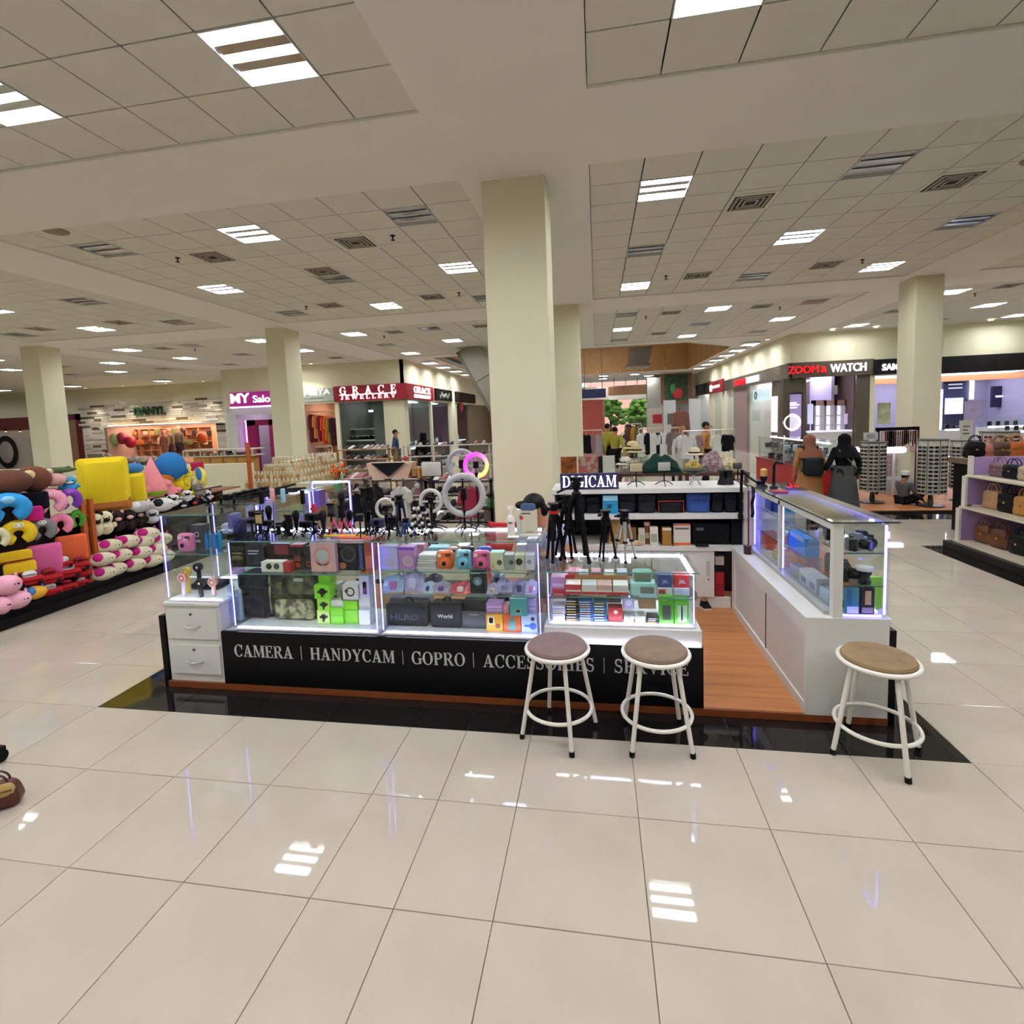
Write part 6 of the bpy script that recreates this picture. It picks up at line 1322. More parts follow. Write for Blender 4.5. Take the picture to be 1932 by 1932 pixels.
# ---------- right tall showcase goods
def side_box(u0, v0, u1, v1, x, d, c, label, z0, prints=()):
    """carton seen on its left side: the side face at depth x"""
    a, b = RX(u1, v0, u0, v1, x, d); y0, y1 = min(a[1], b[1]), max(a[1], b[1]); zt = max(a[2], b[2])
    t = thing('product_box', label, 'box', (x+d/2, (y0+y1)/2, z0)); MB().rbox((x, y0, z0+.001), (x+d, y1, max(zt, z0+.03)), .003, 1).build('carton', mat(c, .4), t)
    for f0, g0, f1, g1, pc in prints: MB().box((x-.001, y1+(y0-y1)*f0, z0+(zt-z0)*g0), (x+.001, y1+(y0-y1)*f1, z0+(zt-z0)*g1)).build('print', mat(pc, .4), t)
L0 = LZ+.004
for k, (u0, v0, u1, v1, x, c, z0, lab) in enumerate(((1443, 944, 1455, 964, 1.5, '#3a3f6a', z_a, 'indigo box on the top shelf, far end'), (1452, 946, 1466, 966, 1.52, '#2a56b8', z_a, 'blue box on the top shelf'), (1463, 946, 1477, 972, 1.55, '#2f9ab8', z_a, 'teal box on the top shelf'), (1424, 996, 1434, 1030, 1.49, '#d9d4e8', L0, 'white box at the far end of the bottom'), (1432, 1000, 1444, 1032, 1.52, '#d0582a', L0, 'orange box at the far end of the bottom'), (1488, 1008, 1519, 1036, 1.50, '#1f86d6', z_b, 'sky blue box with grey lid on the middle shelf'), (1458, 1040, 1470, 1066, 1.50, '#d6b070', L0, 'tan box on the bottom near the far post'), (1470, 1044, 1480, 1076, 1.49, '#e0b880', L0, 'cream box next to the tan one'), (1490, 1068, 1509, 1106, 1.48, '#9fa0a0', L0, 'grey box on the bottom'), (1508, 1076, 1524, 1118, 1.47, '#dcdce8', L0, 'white box with blue camera print'), (1524, 1086, 1540, 1122, 1.47, '#c6cce4', L0, 'white box with dark lens print'), (1546, 1112, 1563, 1134, 1.47, '#b8cdf0', L0, 'pale blue box close to the front'))):
    side_box(u0, v0, u1, v1, x, .1, c, lab+' of right showcase', z0, [(.2, .2, .8, .6, '#6d7fae')] if k in (9, 10) else ([(.1, .75, .9, .98, '#b9c4cc')] if k == 5 else ()))
for k in range(5):
    y1 = 4.7-.24*k; tag(MB().box((1.6, y1-.22, L0+.001), (1.69, y1, L0+.19)).build('product_box', mat(('#d8601c', '#e0752a', '#c9541a')[k % 3], .4)), '%s orange box in the long row along the right glass' % ORD[k], 'box')
def camera(x, y, z0, rz, label, c='#17181a', lens=True, big=1.0):
    t = thing('camera', label, 'camera', (x, y, z0+.001), rz); s = big
    MB().rbox((-.065*s, -.03*s, 0), (.065*s, .03*s, .085*s), .012*s, 3).build('body', mat(c, .45), t, True, True); MB().hull([(-.03*s, -.03*s, .083*s), (.03*s, -.03*s, .083*s), (.03*s, .03*s, .083*s), (-.03*s, .03*s, .083*s)], [(-.018*s, -.024*s, .108*s), (.018*s, -.024*s, .108*s), (.018*s, .016*s, .108*s), (-.018*s, .016*s, .108*s)]).build('prism_hump', mat(c, .45), t, False, True)
    MB().rbox((-.07*s, -.045*s, .005*s), (-.042*s, .0, .08*s), .01*s, 3).build('grip', mat('#101012', .7), t, True, True); MB().cyl((-.045*s, 0, .084*s), (-.045*s, 0, .096*s), .011*s, n=12).build('dial', mat('#4a4a4c', .4, .5), t, True, True)
    if lens:
        l = MB().lathe([(.032*s, 0), (.034*s, .02*s), (.03*s, .03*s), (.033*s, .06*s), (.026*s, .062*s)], n=18).move(Matrix.Translation((.008*s, -.028*s, .044*s)) @ Matrix.Rotation(pi/2, 4, 'X')).build('lens', mat('#141416', .35), t, True, True); MB().cyl((.008*s, -.088*s, .044*s), (.008*s, -.0905*s, .044*s), .024*s, n=16).build('front_element', mat('#2a3148', .08), l, False, True)
    return t
camera(1.585, 3.45, z_a, .5, 'silver black camera on the top shelf at the front end', '#6f7275'); camera(1.645, 3.52, z_a, .2, 'dark camera behind the silver one on the top shelf', '#202224'); camera(1.53, 3.5, z_b, .9, 'black camera with lens on the middle shelf front', big=1.1); camera(1.56, 4.42, z_b, 1.4, 'dark green camera on the middle shelf far part', '#20352a'); camera(1.55, 3.75, z_a, 1.3, 'black compact camera in middle of the top shelf', '#191a1c'); camera(1.55, 4.05, z_a, 1.2, 'grey black camera further along the top shelf', '#333638'); camera(1.54, 3.7, z_b, 1.2, 'black camera near the red strap on middle shelf', '#151517', big=1.1)
t = thing('lens', 'stacked black lenses topped by a white cap on middle shelf', 'lens', (1.62, 3.42, z_b)); MB().lathe([(.035, 0), (.035, .03), (.03, .032), (.03, .06), (.038, .062), (.038, .085)], (1.62, 3.42, z_b+.001), 18).build('barrel', mat('#161618', .4), t, True); MB().lathe([(.045, .086), (.048, .095), (.048, .108), (.03, .112)], (1.62, 3.42, z_b+.001), 20).build('cap', mat('#d9dcdc', .3), t, True)
carton(1597, 1118, 1621, 1167, 3.4, .04, '#1f7f9a', 'teal and blue box with white base at the showcase front', [(.05, .3, .4, .98, '#1f5fa8'), (.05, .02, .95, .28, '#dfe2e4')], L0); carton(1624, 1116, 1650, 1166, 3.4, .04, '#241d24', 'black box with a gold phone print at the showcase front', [(.3, .35, .75, .88, '#c0a06a'), (.1, .04, .9, .25, '#9a8a78')], L0); carton(1622, 1106, 1664, 1168, 3.47, .03, '#8fd83a', 'lime green card behind the teal and black boxes', (), L0)
carton(1588, 1108, 1612, 1120, 3.5, .08, '#22242a', 'black pouch on the bottom behind the teal box', (), L0); tag(MB().lathe([(.03, 0), (.034, .07), (.036, .075)], (1.32, 4.83, LZ+.001), 16).build('paper_cup', mat('#3a2220', .5), smooth=True), 'dark brown drinking cup on the low white cabinet', 'cup')
# ---------- bags and boxes on the back shelf
zb2 = z2s
BG = [(1088, 936, 1104, 972, '#17171c', None, 'narrow black bag half hidden by tripods'), (1105, 938, 1133, 972, '#14161f', None, 'navy black round flap camera bag'), (1167, 932, 1200, 972, '#1e2029', None, 'dark slate camera bag with flap'), (1203, 932, 1238, 972, '#222428', None, 'black camera bag with curved front pocket'), (1241, 932, 1292, 972, '#1c1c20', '#c23a40', 'black camera bag with red piping and handle'), (1296, 932, 1341, 974, '#24478c', None, 'royal blue camera bag'), (1344, 930, 1366, 970, '#191a20', None, 'black bag right of the blue one'), (1368, 930, 1392, 970, '#1d1e24', None, 'second black bag from the shelf end'), (1394, 932, 1408, 970, '#26282c', None, 'dark grey bag at the shelf end')]
for u0, v0, u1, v1, c, acc, lab in BG: backpack(u0, v0, u1, v1, 5.18, .24, mat(c, .55, var=.15), lab+' on the white shelf', z0=zb2, accent=mat(acc, .5) if acc else None)
carton(1137, 938, 1166, 973, 5.16, .2, '#1489b8', 'cyan blue cool box on the white shelf', [(.05, .72, .98, .98, '#9cdcf0'), (.3, .3, .6, .5, '#0d3f66'), (.0, .5, 1, .53, '#0d6f98')], zb2); carton(1140, 931, 1165, 938, 5.3, .1, '#a82a4c', 'crimson pouch on top of the cyan cool box', (), zb2+.19)
zc_ = z3s
for u0, v0, u1, v1, y_, d, c, lab, pr in ((1150, 984, 1178, 1036, 5.22, .2, '#a9803a', 'tall tan cardboard box on the counter', [(.4, .3, .7, .33, '#d9c090')]), (1181, 1004, 1201, 1034, 5.25, .2, '#8f6224', 'brown wooden box beside the tan one', ()), (1205, 1000, 1217, 1030, 5.2, .06, '#d9d6c4', 'white bottle carton with green label', [(.1, .2, .9, .6, '#a8b090')]), (1227, 1005, 1242, 1040, 5.15, .07, '#d6d3c4', 'leaning white carton with green label', [(.1, .2, .9, .65, '#9aa48a')]), (1250, 1008, 1267, 1042, 5.15, .08, '#9c7030', 'tall kraft carton with folded flaps', [(0, .86, 1, 1, '#d9d0bc')]), (1246, 996, 1266, 1020, 5.3, .1, '#cc4a1c', 'orange pouch behind the kraft carton', ()), (1271, 998, 1303, 1038, 5.18, .03, '#dbd7c8', 'desk calendar with orange borders', [(0, .93, 1, 1, '#cc5a2a'), (0, 0, 1, .12, '#d9662a'), (.08, .74, .9, .82, '#6d6a62')]+[(.08, .2+.13*k, .92, .21+.13*k, '#b4b0a4') for k in range(4)]), (1380, 985, 1410, 1034, 5.2, .3, '#131316', 'black speaker box at the right end of the counter', ())):
    carton(u0, v0, u1, v1, y_, d, c, lab+' of the shelf unit', pr, zc_)
p = Y(1221, 1000, 5.25); t = thing('amber_bottle', 'amber tube bottle with cream cap on the shelf unit', 'bottle', (p.x, 5.25, zc_)); MB().cyl((p.x, 5.25, zc_+.001), (p.x, 5.25, zc_+.19), .03, n=14).build('body', mat('#8a4a2c', .3), t, True); MB().cyl((p.x, 5.25, zc_+.19), (p.x, 5.25, zc_+.225), .031, n=14).build('cap', mat('#d9c09a', .4), t, True); MB().cyl((p.x, 5.25, zc_+.06), (p.x, 5.25, zc_+.12), .0305, n=14).build('label_band', mat('#d9c8a8', .5), t, True)
a, b = RY(1306, 986, 1378, 1036, 5.2, .32); t = thing('printer', 'black photo printer on the shelf unit counter', 'printer', ((a[0]+b[0])/2, 5.35, zc_)); MB().rbox((a[0], 5.2, zc_+.001), (b[0], 5.52, b[2]), .02, 3).build('body', mat('#121214', .35), t, True); MB().box((a[0]+.03, 5.195, zc_+.02), (b[0]-.1, 5.21, zc_+.05)).build('paper_slot', mat('#050506', .5), t); MB().box((a[0]+.04, 5.196, b[2]-.08), (a[0]+.11, 5.201, b[2]-.05)).build('brand_plate', mat('#5a5a5e', .4), t); MB().box((a[0]+.02, 5.12, zc_+.001), (a[0]+.14, 5.2, zc_+.015)).build('paper_tray', mat('#1c1c1f', .4), t)
for k, (u, c) in enumerate(((1188, '#d9d0c0'), (1197, '#c9b090'), (1207, '#b89a80'))):
    p = Y(u, 1033, 5.18); tag(MB().rbox((p.x-.03, 5.15, zc_+.001), (p.x+.035, 5.22, zc_+.045+.015*(k == 0)), .012, 3).build('tissue_pack', mat(c, .7, var=.2, scale=30), smooth=True), '%s small cream pack by the tan box on the counter' % ORD[k], 'pack')

# ---------- tripods, ring lights and stands on top of the cases
DK = mat('#0e0e11', .4, var=.1, name='tripod_black'); SV = mat('#bdbdb6', .3, .6, name='tripod_silver')
def tripod(x, y, z0, h, label, spread=.5, legm=None, headz=1.0, rot=.3, r=.012, pan=True):
    t = thing('tripod', label, 'tripod', (x, y, z0), rot); hub = h*.78; R = spread*h*.5; lm = legm or DK
    for k in range(3):
        a = k*2*pi/3; d = Vector((cos(a), sin(a), 0)); p0 = d*.025+Vector((0, 0, hub)); p2 = d*R+Vector((0, 0, .004)); p1 = p0.lerp(p2, .5)
        lg = MB().cyl(p0, p1, r*1.25, r*1.1, 8).cyl(p1, p2, r*.85, r*.8, 8).build('leg', lm, t, True, True)
        MB().cyl(p1-(p2-p0)*.02, p1+(p2-p0)*.03, r*1.6, n=8).build('leg_lock', DK, lg, True, True); MB().ball(p2+Vector((0, 0, r*.6)), r*1.1, 8, 5).build('foot', DK, lg, True, True)
    MB().cyl((0, 0, hub*.45), (0, 0, hub+.05), r*1.2, n=8).build('centre_column', DK, t, True, True); MB().lathe([(.02, hub-.03), (.034, hub-.015), (.034, hub+.02), (.02, hub+.035)], n=10).build('hub', DK, t, True, True)
    MB().rbox((-.022, -.025, h*.86), (.022, .025, h*.95), .008, 2).build('pan_head', DK, t, True, True); MB().rbox((-.03, -.04, h*.955), (.03, .04, h), .006, 2, 'xy').build('camera_plate', DK, t, True, True)
    if pan: MB().cyl((0, .02, h*.9), (.02, .16, h*.8), .006, .009, 7).build('pan_handle', DK, t, True, True); MB().cyl((-.03, 0, h*.9), (-.055, 0, h*.9), .012, n=8).build('knob', DK, t, True, True)
    return t
Z3 = .956
tripod(-.155, 3.62, Z3, .60, 'tallest black tripod in front of the DIGICAM sign', .42, r=.016, rot=1.2); tripod(-.32, 3.60, Z3, .42, 'black tripod with red collar at the left of the group', .36, r=.014, rot=.4); tripod(.045, 3.64, Z3, .36, 'slim black tripod between the tall ones', .4, r=.01, rot=.2); tripod(.175, 3.62, Z3, .36, 'tripod with silver legs at the right of the group', .46, SV, r=.011, rot=.5); tripod(-.235, 3.72, Z3, .46, 'black tripod behind the red collared one', .4, r=.013, rot=.9)
tag(MB().cyl((-.32, 3.60, Z3+.345), (-.32, 3.60, Z3+.365), .036, n=12).build('collar_ring', mat('#b01c22', .4)), 'red collar ring on the leftmost tripod', 'ring')
def stand(x, y, z0, h, kind, label, R=.1, c='#d9d9d9', rot=0.0, feet=.1, cat=None, emitc=None, mast=None):
    t = thing(kind, label, cat or kind.replace('_', ' '), (x, y, z0), rot); mm = mast or DK
    for k in range(3):
        a = k*2*pi/3+.5; MB().tube([(0, 0, .05), (cos(a)*feet*.6, sin(a)*feet*.6, .03), (cos(a)*feet, sin(a)*feet, .004)], .005, 6).build('foot', mm, t, True, True)
    MB().cyl((0, 0, .03), (0, 0, h), .007, n=8).build('mast', mm, t, True, True)
    if kind == 'ring_light':
        MB().ring((0, 0, h+R), R, R*.13+.004, (0, 1, 0), 40, 10, flat=.55).build('ring_lamp', emis(c, emitc) if emitc else mat(c, .35), t, True, True); MB().cyl((0, 0, h-.01), (0, 0, h+.03), .014, n=10).build('socket', DK, t, True, True)
        MB().box((-.02, -.01, h+R*.75), (.02, .012, h+R*1.35)).build('phone_clip', DK, t, local=True); MB().cyl((0, 0, h+.02), (0, 0, h+R*.8), .004, n=6).build('clip_stem', DK, t, True, True)
    elif kind == 'fill_light':
        MB().rbox((-R, -.012, h), (R, .012, h+R*1.4), .006, 2).build('panel', mat(c, .4), t, True, True); MB().rbox((-R-.006, .0, h-.006), (R+.006, .02, h+R*1.4+.006), .008, 2).build('housing', DK, t, True, True)
    elif kind == 'phone_holder':
        MB().rbox((-R*.55, -.008, h), (R*.55, .008, h+R*2), .006, 2).build('phone', mat(c, .25), t, True, True); MB().box((-R*.6, -.014, h-.008), (R*.6, .012, h+.008)).build('clamp', DK, t, local=True); MB().box((-R*.6, -.014, h+R*2-.008), (R*.6, .012, h+R*2+.008)).build('clamp', DK, t, local=True)
    elif kind == 'microphone':
        MB().lathe([(.012, h), (.018, h+.06), (.026, h+.09), (.026, h+.12), (.012, h+.14)], n=12).build('capsule', mat(c, .6), t, True, True)
    elif kind == 'webcam':
        MB().rbox((-R, -.02, h), (R, .03, h+R), .012, 3).build('body', mat(c, .4), t, True, True); MB().cyl((0, -.02, h+R*.5), (0, -.028, h+R*.5), R*.3, n=14).build('lens', mat('#050507', .1), t, False, True)
    return t
def on(u, v, y, z0): p = Y(u, v, y); return p.x, y, z0
# big ring lights behind the cases
def ringpx(u, v, rpx, y, zbase, c, label, emitc=None, rot=0.0, mastm=None):
    p = Y(u, v, y); d = (p-Vector((0, 0, CAM_H))).dot(CF); R = rpx*d/F_PX*.92
    return stand(p.x, y, zbase, p.z-zbase-R, 'ring_light', label, R, c, rot, max(.1, R*.8), emitc=emitc, mast=mastm)
def rainbow():
    m = bpy.data.materials.new('rainbow_led'); m.use_nodes = True; nt = m.node_tree; b = nt.nodes['Principled BSDF']
    tc = nt.nodes.new('ShaderNodeTexCoord'); sp = nt.nodes.new('ShaderNodeSeparateXYZ'); nt.links.new(tc.outputs['Generated'], sp.inputs[0])
    su = nt.nodes.new('ShaderNodeMath'); su.operation = 'MULTIPLY_ADD'; su.inputs[1].default_value = .55; nt.links.new(sp.outputs['X'], su.inputs[0])
    mz = nt.nodes.new('ShaderNodeMath'); mz.operation = 'MULTIPLY'; mz.inputs[1].default_value = -.45; nt.links.new(sp.outputs['Z'], mz.inputs[0]); ad = nt.nodes.new('ShaderNodeMath'); ad.operation = 'ADD'; ad.inputs[1].default_value = .45; nt.links.new(mz.outputs[0], ad.inputs[0]); nt.links.new(ad.outputs[0], su.inputs[2])
    cr = nt.nodes.new('ShaderNodeValToRGB'); e = cr.color_ramp.elements; e[0].position = .1; e[0].color = (1, .02, .75, 1); e[1].position = .95; e[1].color = (1, .75, .1, 1)
    q = e.new(.35); q.color = (.85, .05, 1, 1); q = e.new(.6); q.color = (1, .18, .3, 1); q = e.new(.78); q.color = (1, .4, .1, 1)
    nt.links.new(su.outputs[0], cr.inputs[0]); nt.links.new(cr.outputs[0], b.inputs['Emission Color']); b.inputs['Emission Strength'].default_value = 2.2; nt.links.new(cr.outputs[0], b.inputs['Base Color'])
    return m
rt = ringpx(898, 878, 23, 3.72, ZT+.001, '#ff40c0', 'glowing rainbow ring light lit magenta to amber', 2.2)
for c_ in rt.children:
    if c_.name.startswith('ring_lamp'): c_.data.materials.clear(); c_.data.materials.append(rainbow())
ringpx(875, 934, 40, 3.6, ZT+.001, '#b4b4ba', 'largest unlit white ring light on the camera showcase'); ringpx(728, 960, 20, 3.55, ZT+.001, '#d8d6ce', 'small white ring light at the showcase joint'); ringpx(813, 945, 22, 3.62, ZT+.001, '#c9cac4', 'white ring light with cross bar'); ringpx(871, 877, 29, 3.76, ZT+.001, '#9fa3a8', 'slim grey ring light behind the rainbow one')
p = Y(813, 946, 3.62); tag(MB().box((p.x-.075, 3.615, p.z-.006), (p.x+.075, 3.63, p.z+.006)).build('cross_bar', mat('#c9cac4', .4)), 'white cross bar of the ring light by the octopus tripods', 'bar')
p = Y(815, 898, 3.7); stand(p.x, 3.7, ZT+.001, p.z-ZT, 'fill_light', 'square softbox with white front and black sides', .075, '#c4c4be', cat='softbox')
# octopus tripods, blue tripod
def octopus(u, v0, v1, y, c, c2, label, z0=None):
    z0 = ZT+.001 if z0 is None else z0; p = Y(u, v0, y); h = p.z-z0; t = thing('flexible_tripod', label, 'tripod', (p.x, y, z0))
    for k in range(3):
        a = k*2.1; lg = MB(); lr = MB()
        for j in range(9):
            f = j/8; q = Vector((cos(a)*.05*f+.012*cos(a), sin(a)*.05*f, h*(1-f)+.012*f)); (lg if j % 2 else lr).ball(q, (.014, .014, h/17), 8, 5)
        l = lg.build('leg', mat(c, .5), t, True, True); lr.build('joint', mat(c2, .5), l, True, True)['kind'] = 'stuff'
    MB().rbox((-.02, -.015, h), (.02, .015, h+.03), .006, 2).build('phone_mount', DK, t, True, True)
octopus(784, 952, 1015, 3.52, '#d8d8d4', '#121214', 'black and white beaded flexible tripod'); octopus(798, 962, 1015, 3.56, '#c9c9c6', '#17171a', 'second beaded flexible tripod partly behind the first'); octopus(766, 985, 1015, 3.5, '#1f4f9a', '#17386e', 'blue beaded flexible tripod beside the white ones')
tripod(*on(757, 1012, 3.56, ZT+.001), .30, 'dark blue mini tripod beside the small ring light', .35, mat('#1a2244', .4), r=.008); tripod(*on(741, 1012, 3.45, ZT+.001), .16, 'stubby black tripod under the small ring light', .7, r=.007, pan=False)
# counter stands on showcase one
for u, v0, kind, c, lab, R in ((481, 968, 'webcam', '#1a1a1d', 'black webcam with round lens at the left end', .035), (488, 982, 'phone_holder', '#b09a6a', 'pink phone stand with beige back', .03), (505, 985, 'webcam', '#151518', 'black action camera on short stand', .03), (526, 1000, 'phone_holder', '#15191c', 'black phone clamp with teal foot', .02), (545, 990, 'phone_holder', '#101013', 'upright black power bank', .035), (560, 1004, 'webcam', '#d6d6dc', 'tiny white gadget on a stand', .018), (577, 988, 'webcam', '#121214', 'black microphone box beside the white gadget', .035), (590, 975, 'webcam', '#1b1b1e', 'black video light on a stalk', .04), (597, 1008, 'phone_holder', '#b48ad0', 'lilac phone grip', .02), (612, 1000, 'microphone', '#8a5a70', 'mauve clip microphone', .02), (624, 965, 'phone_holder', '#2c3440', 'phone held up on a tall clamp', .03), (645, 955, 'microphone', '#141416', 'tall furry black microphone', .03), (688, 965, 'microphone', '#1a1a1c', 'black gimbal handle with joystick', .03), (688, 940, 'phone_holder', '#151518', 'black phone on a pink gimbal', .035), (712, 985, 'webcam', '#20264a', 'navy speaker with blue lamp', .04), (700, 935, 'phone_holder', '#0f0f12', 'thin black phone beside the gimbal', .03)):
    p = Y(u, v0, 3.6-.08*((u*7) % 3)); h = max(.02, p.z-ZT-.03); stand(p.x, p.y, ZT+.001, h, kind, lab+' on the first showcase', R*1.4, c, cat='stand' if kind != 'microphone' else 'microphone', feet=.05)
random.seed(41)
for k in range(15):
    u = 474+17*k; kd = ('webcam', 'phone_holder', 'microphone')[k % 3]; p = Y(u, 978+random.uniform(-14, 22), 3.46+.09*(k % 4))
    stand(p.x, p.y, ZT+.001, max(.02, p.z-ZT-.04), kd, '%s dark gadget stand in the crowd on the first showcase' % ORD[k], random.uniform(.03, .05), random.choice(['#101013', '#17171b', '#0c0c10', '#22222a']), random.uniform(-.6, .6), cat='stand', feet=.045)
PINK = mat('#e0568a', .4, name='pink_plastic')
for u, v0, lab, m_ in ((492, 925, 'selfie stick with black grip', DK), (513, 922, 'selfie stick with pink head', mat('#e0a0a8', .5)), (533, 922, 'selfie stick with pale blue handle', mat('#8fc4dc', .4)), (570, 925, 'selfie stick with black paddle handle', DK), (592, 950, 'stick with crimson round tip', mat('#c0204a', .4))):
    p = Y(u, v0, 3.66); t = thing('selfie_stick', lab+' standing behind the first showcase top', 'selfie stick', (p.x, 3.66, ZT+.001)); MB().cyl((p.x, 3.66, ZT+.002), (p.x, 3.66, p.z-.09), .005, n=8).build('rod', mat('#9a9a9c', .3, .8), t, True); MB().rbox((p.x-.014, 3.645, p.z-.11), (p.x+.014, 3.675, p.z), .008, 3).build('grip', m_, t, True); MB().lathe([(.035, 0), (.03, .01), (.01, .015)], (p.x, 3.66, ZT+.002), 12).build('foot', DK, t, True)
for u, v, lab in ((655, 1002, 'pink bendy phone stand'), (636, 1012, 'pink clip stand with round foot')):
    p = Y(u, v, 3.5); t = thing('flexible_stand', lab, 'phone stand', (p.x, 3.5, ZT+.001)); z0 = ZT+.002
    MB().tube([(p.x-.05, 3.5, z0+.006), (p.x-.04, 3.5, z0+.09), (p.x-.02, 3.5, z0+.13), (p.x+.01, 3.5, z0+.06), (p.x+.03, 3.5, z0+.12), (p.x+.05, 3.5, z0+.006)], .007, 7).build('arm', PINK, t, True); MB().ring((p.x, 3.5, z0+.006), .03, .006, n=18, k=6).build('foot_ring', PINK, t, True)
tag(MB().cyl((Y(600, 1013, 3.48).x, 3.48, ZT+.012), (Y(690, 1013, 3.48).x, 3.48, ZT+.012), .01, n=10).build('monopod', mat('#d6b81c', .4)), 'yellow tube lying along the first showcase top', 'tube'); tag(MB().rbox((Y(640, 1018, 3.44).x, 3.42, ZT+.001), (Y(698, 1018, 3.44).x, 3.46, ZT+.016), .004).build('packet', mat('#e06a5a', .4)), 'coral flat packet on the first showcase top', 'packet')
for k, (u, c) in enumerate(((450, '#3a3a78'), (462, '#2c2c5a'), (440, '#5a5aa0'), (428, '#b9b4e6'))):
    p = Y(u, 1005, 3.62); tag(MB().rbox((p.x-.03, 3.6, ZT+.001), (p.x+.03, 3.7, ZT+.08+.04*(k % 3)), .012).build('tangle_pack', mat(c, .3, var=.4, scale=40)), '%s violet blue accessory pack behind the left corner' % ORD[k], 'pack')
# things on the tall left row: folded black tripods, lamps
for k, (u, v, L) in enumerate(((360, 955, .3), (385, 948, .34), (410, 945, .36), (430, 945, .32), (455, 940, .3))):
    p = Y(u, v, 4.0+.12*k); t = thing('folded_tripod', '%s folded black tripod lying on the left showcase row' % ORD[k], 'tripod', (-3.05, p.y, 1.362))
    for j in range(3): MB().cyl((-3.25+.03*j, p.y+.03*j, 1.375), (-3.25+L+.05*j, p.y+.09*j-.05, 1.385+.05*(j == 1)), .012, .009, 7).build('leg', DK, t, True)
    MB().rbox((-3.27, p.y-.02, 1.364), (-3.2, p.y+.06, 1.42), .01).build('head', DK, t)
for k, x in enumerate((-3.22, -3.1, -2.98)):
    t = thing('gimbal', '%s upright black gimbal on the tall left showcase' % ORD[k], 'gimbal', (x, 3.75, 1.362)); MB().tube([(x, 3.75, 1.365), (x+.01, 3.75, 1.41), (x-.02, 3.74, 1.44), (x+.03, 3.74, 1.46)], .012, 7).build('arm', DK, t, True); MB().lathe([(.03, 0), (.02, .012)], (x, 3.75, 1.363), 10).build('foot', DK, t)
# hand sanitiser and counter card holder
p = Y(965, 1012, 3.5); t = thing('pump_bottle', 'white pump bottle of hand gel on the camera showcase', 'bottle', (p.x, 3.5, ZT)); z0 = ZT+.001
zt_ = Y(965, 955, 3.5).z; h = zt_-z0
MB().lathe([(.026, 0), (.027, h*.6), (.02, h*.68), (.01, h*.72)], (p.x, 3.5, z0), 16).build('bottle', mat('#dfe0d4', .35), t, True); MB().cyl((p.x, 3.5, z0+h*.7), (p.x, 3.5, z0+h*.92), .008, n=10).build('collar', mat('#f0f0ea', .4), t, True); MB().box((p.x-.02, 3.49, z0+h*.9), (p.x+.016, 3.51, z0+h)).build('pump', mat('#f0f0ea', .4), t); MB().box((p.x-.016, 3.471, z0+h*.45), (p.x+.016, 3.474, z0+h*.5)).build('label_line', mat('#5a5f5a', .5), t)
p = Y(980, 1008, 3.54); t = thing('pump_bottle', 'small clear spray bottle beside the hand gel', 'bottle', (p.x, 3.54, ZT)); MB().lathe([(.018, 0), (.018, .11), (.008, .13), (.008, .17)], (p.x, 3.54, z0), 12).build('bottle', mat('#cfdde0', .2), t, True); MB().lathe([(.012, .15), (.012, .185), (.006, .19)], (p.x, 3.54, z0), 10).build('cap', mat('#e6e6e2', .4), t, True)
a, b = RY(983, 962, 1014, 1014, 3.52, .03); t = thing('card_holder', 'cream payment notice card in a stand with blue header', 'card stand', ((a[0]+b[0])/2, 3.53, ZT)); MB().rbox((a[0], 3.52, z0+.008), (b[0], 3.535, b[2]), .004, 1).build('card', mat('#d9d3c0', .5), t); MB().box((a[0]-.01, 3.5, z0), (b[0]+.02, 3.57, z0+.012)).build('base', mat('#e4e2d8', .3), t)
MB().rbox((a[0], 3.516, b[2]-.005), (b[0]-.01, 3.53, b[2]+.045), .02, 4).build('header', mat('#3f5a86', .5), t); MB().box((a[0]+.005, 3.518, b[2]-.03), (a[0]+.07, 3.52, b[2]-.022)).build('caption_line', mat('#3a3a3a', .5), t); MB().cyl((a[0]+.004, 3.519, z0+.13), (a[0]+.004, 3.521, z0+.13), .014, n=12).build('red_dot', mat('#c01f2c', .5), t); MB().box((a[0]+.03, 3.518, z0+.025), (b[0]-.03, 3.52, z0+.032)).build('caption_line', mat('#8a8578', .5), t)
tag(MB().rbox((a[0]-.09, 3.43, z0), (a[0]-.01, 3.49, z0+.012), .01, 2).build('folded_paper', mat('#dcdcd6', .5)), 'folded white paper in front of hand gel', 'paper')
# ---------- on the top shelf of the back unit
for u, v0, kind, c, lab, R in ((1200, 890, 'fill_light', '#b9ac8a', 'beige light panel on thin tripod feet', .062), (1253, 888, 'fill_light', '#a8aaa2', 'grey light panel on thick black feet', .06), (1392, 884, 'fill_light', '#3a3a38', 'small square frame light', .035)):
    p = Y(u, v0, 5.35); stand(p.x, 5.35, z1s+.001, p.z-z1s, kind, lab+' on the top shelf', R, c, cat='light panel', feet=.1)
p = Y(1309, 905, 5.35); t = thing('mini_tripod', 'white mini tripod with a black dish on the top shelf', 'tripod', (p.x, 5.35, z1s))
for k in range(3): MB().cyl((p.x, 5.35, z1s+.11), (p.x+.06*cos(k*2.1), 5.35+.06*sin(k*2.1), z1s+.003), .007, n=8).build('leg', mat('#c9cccc', .3), t, True)
MB().lathe([(.01, .1), (.12, .15), (.13, .16), (.02, .14)], (p.x, 5.35, z1s), 20).build('dish', mat('#20241f', .5), t, True)
for k, (u, c) in enumerate(((1363, '#17181a'), (1375, '#1f1f22'))):
    p = Y(u, 905, 5.35); tag(MB().lathe([(.05, 0), (.045, .03), (.03, .06), (.03, .12), (.045, .14)], (p.x, 5.35, z1s+.001), 12).build('black_stand', mat(c, .5), smooth=True), '%s small black lamp foot near the right end of the top shelf' % ORD[k], 'stand')
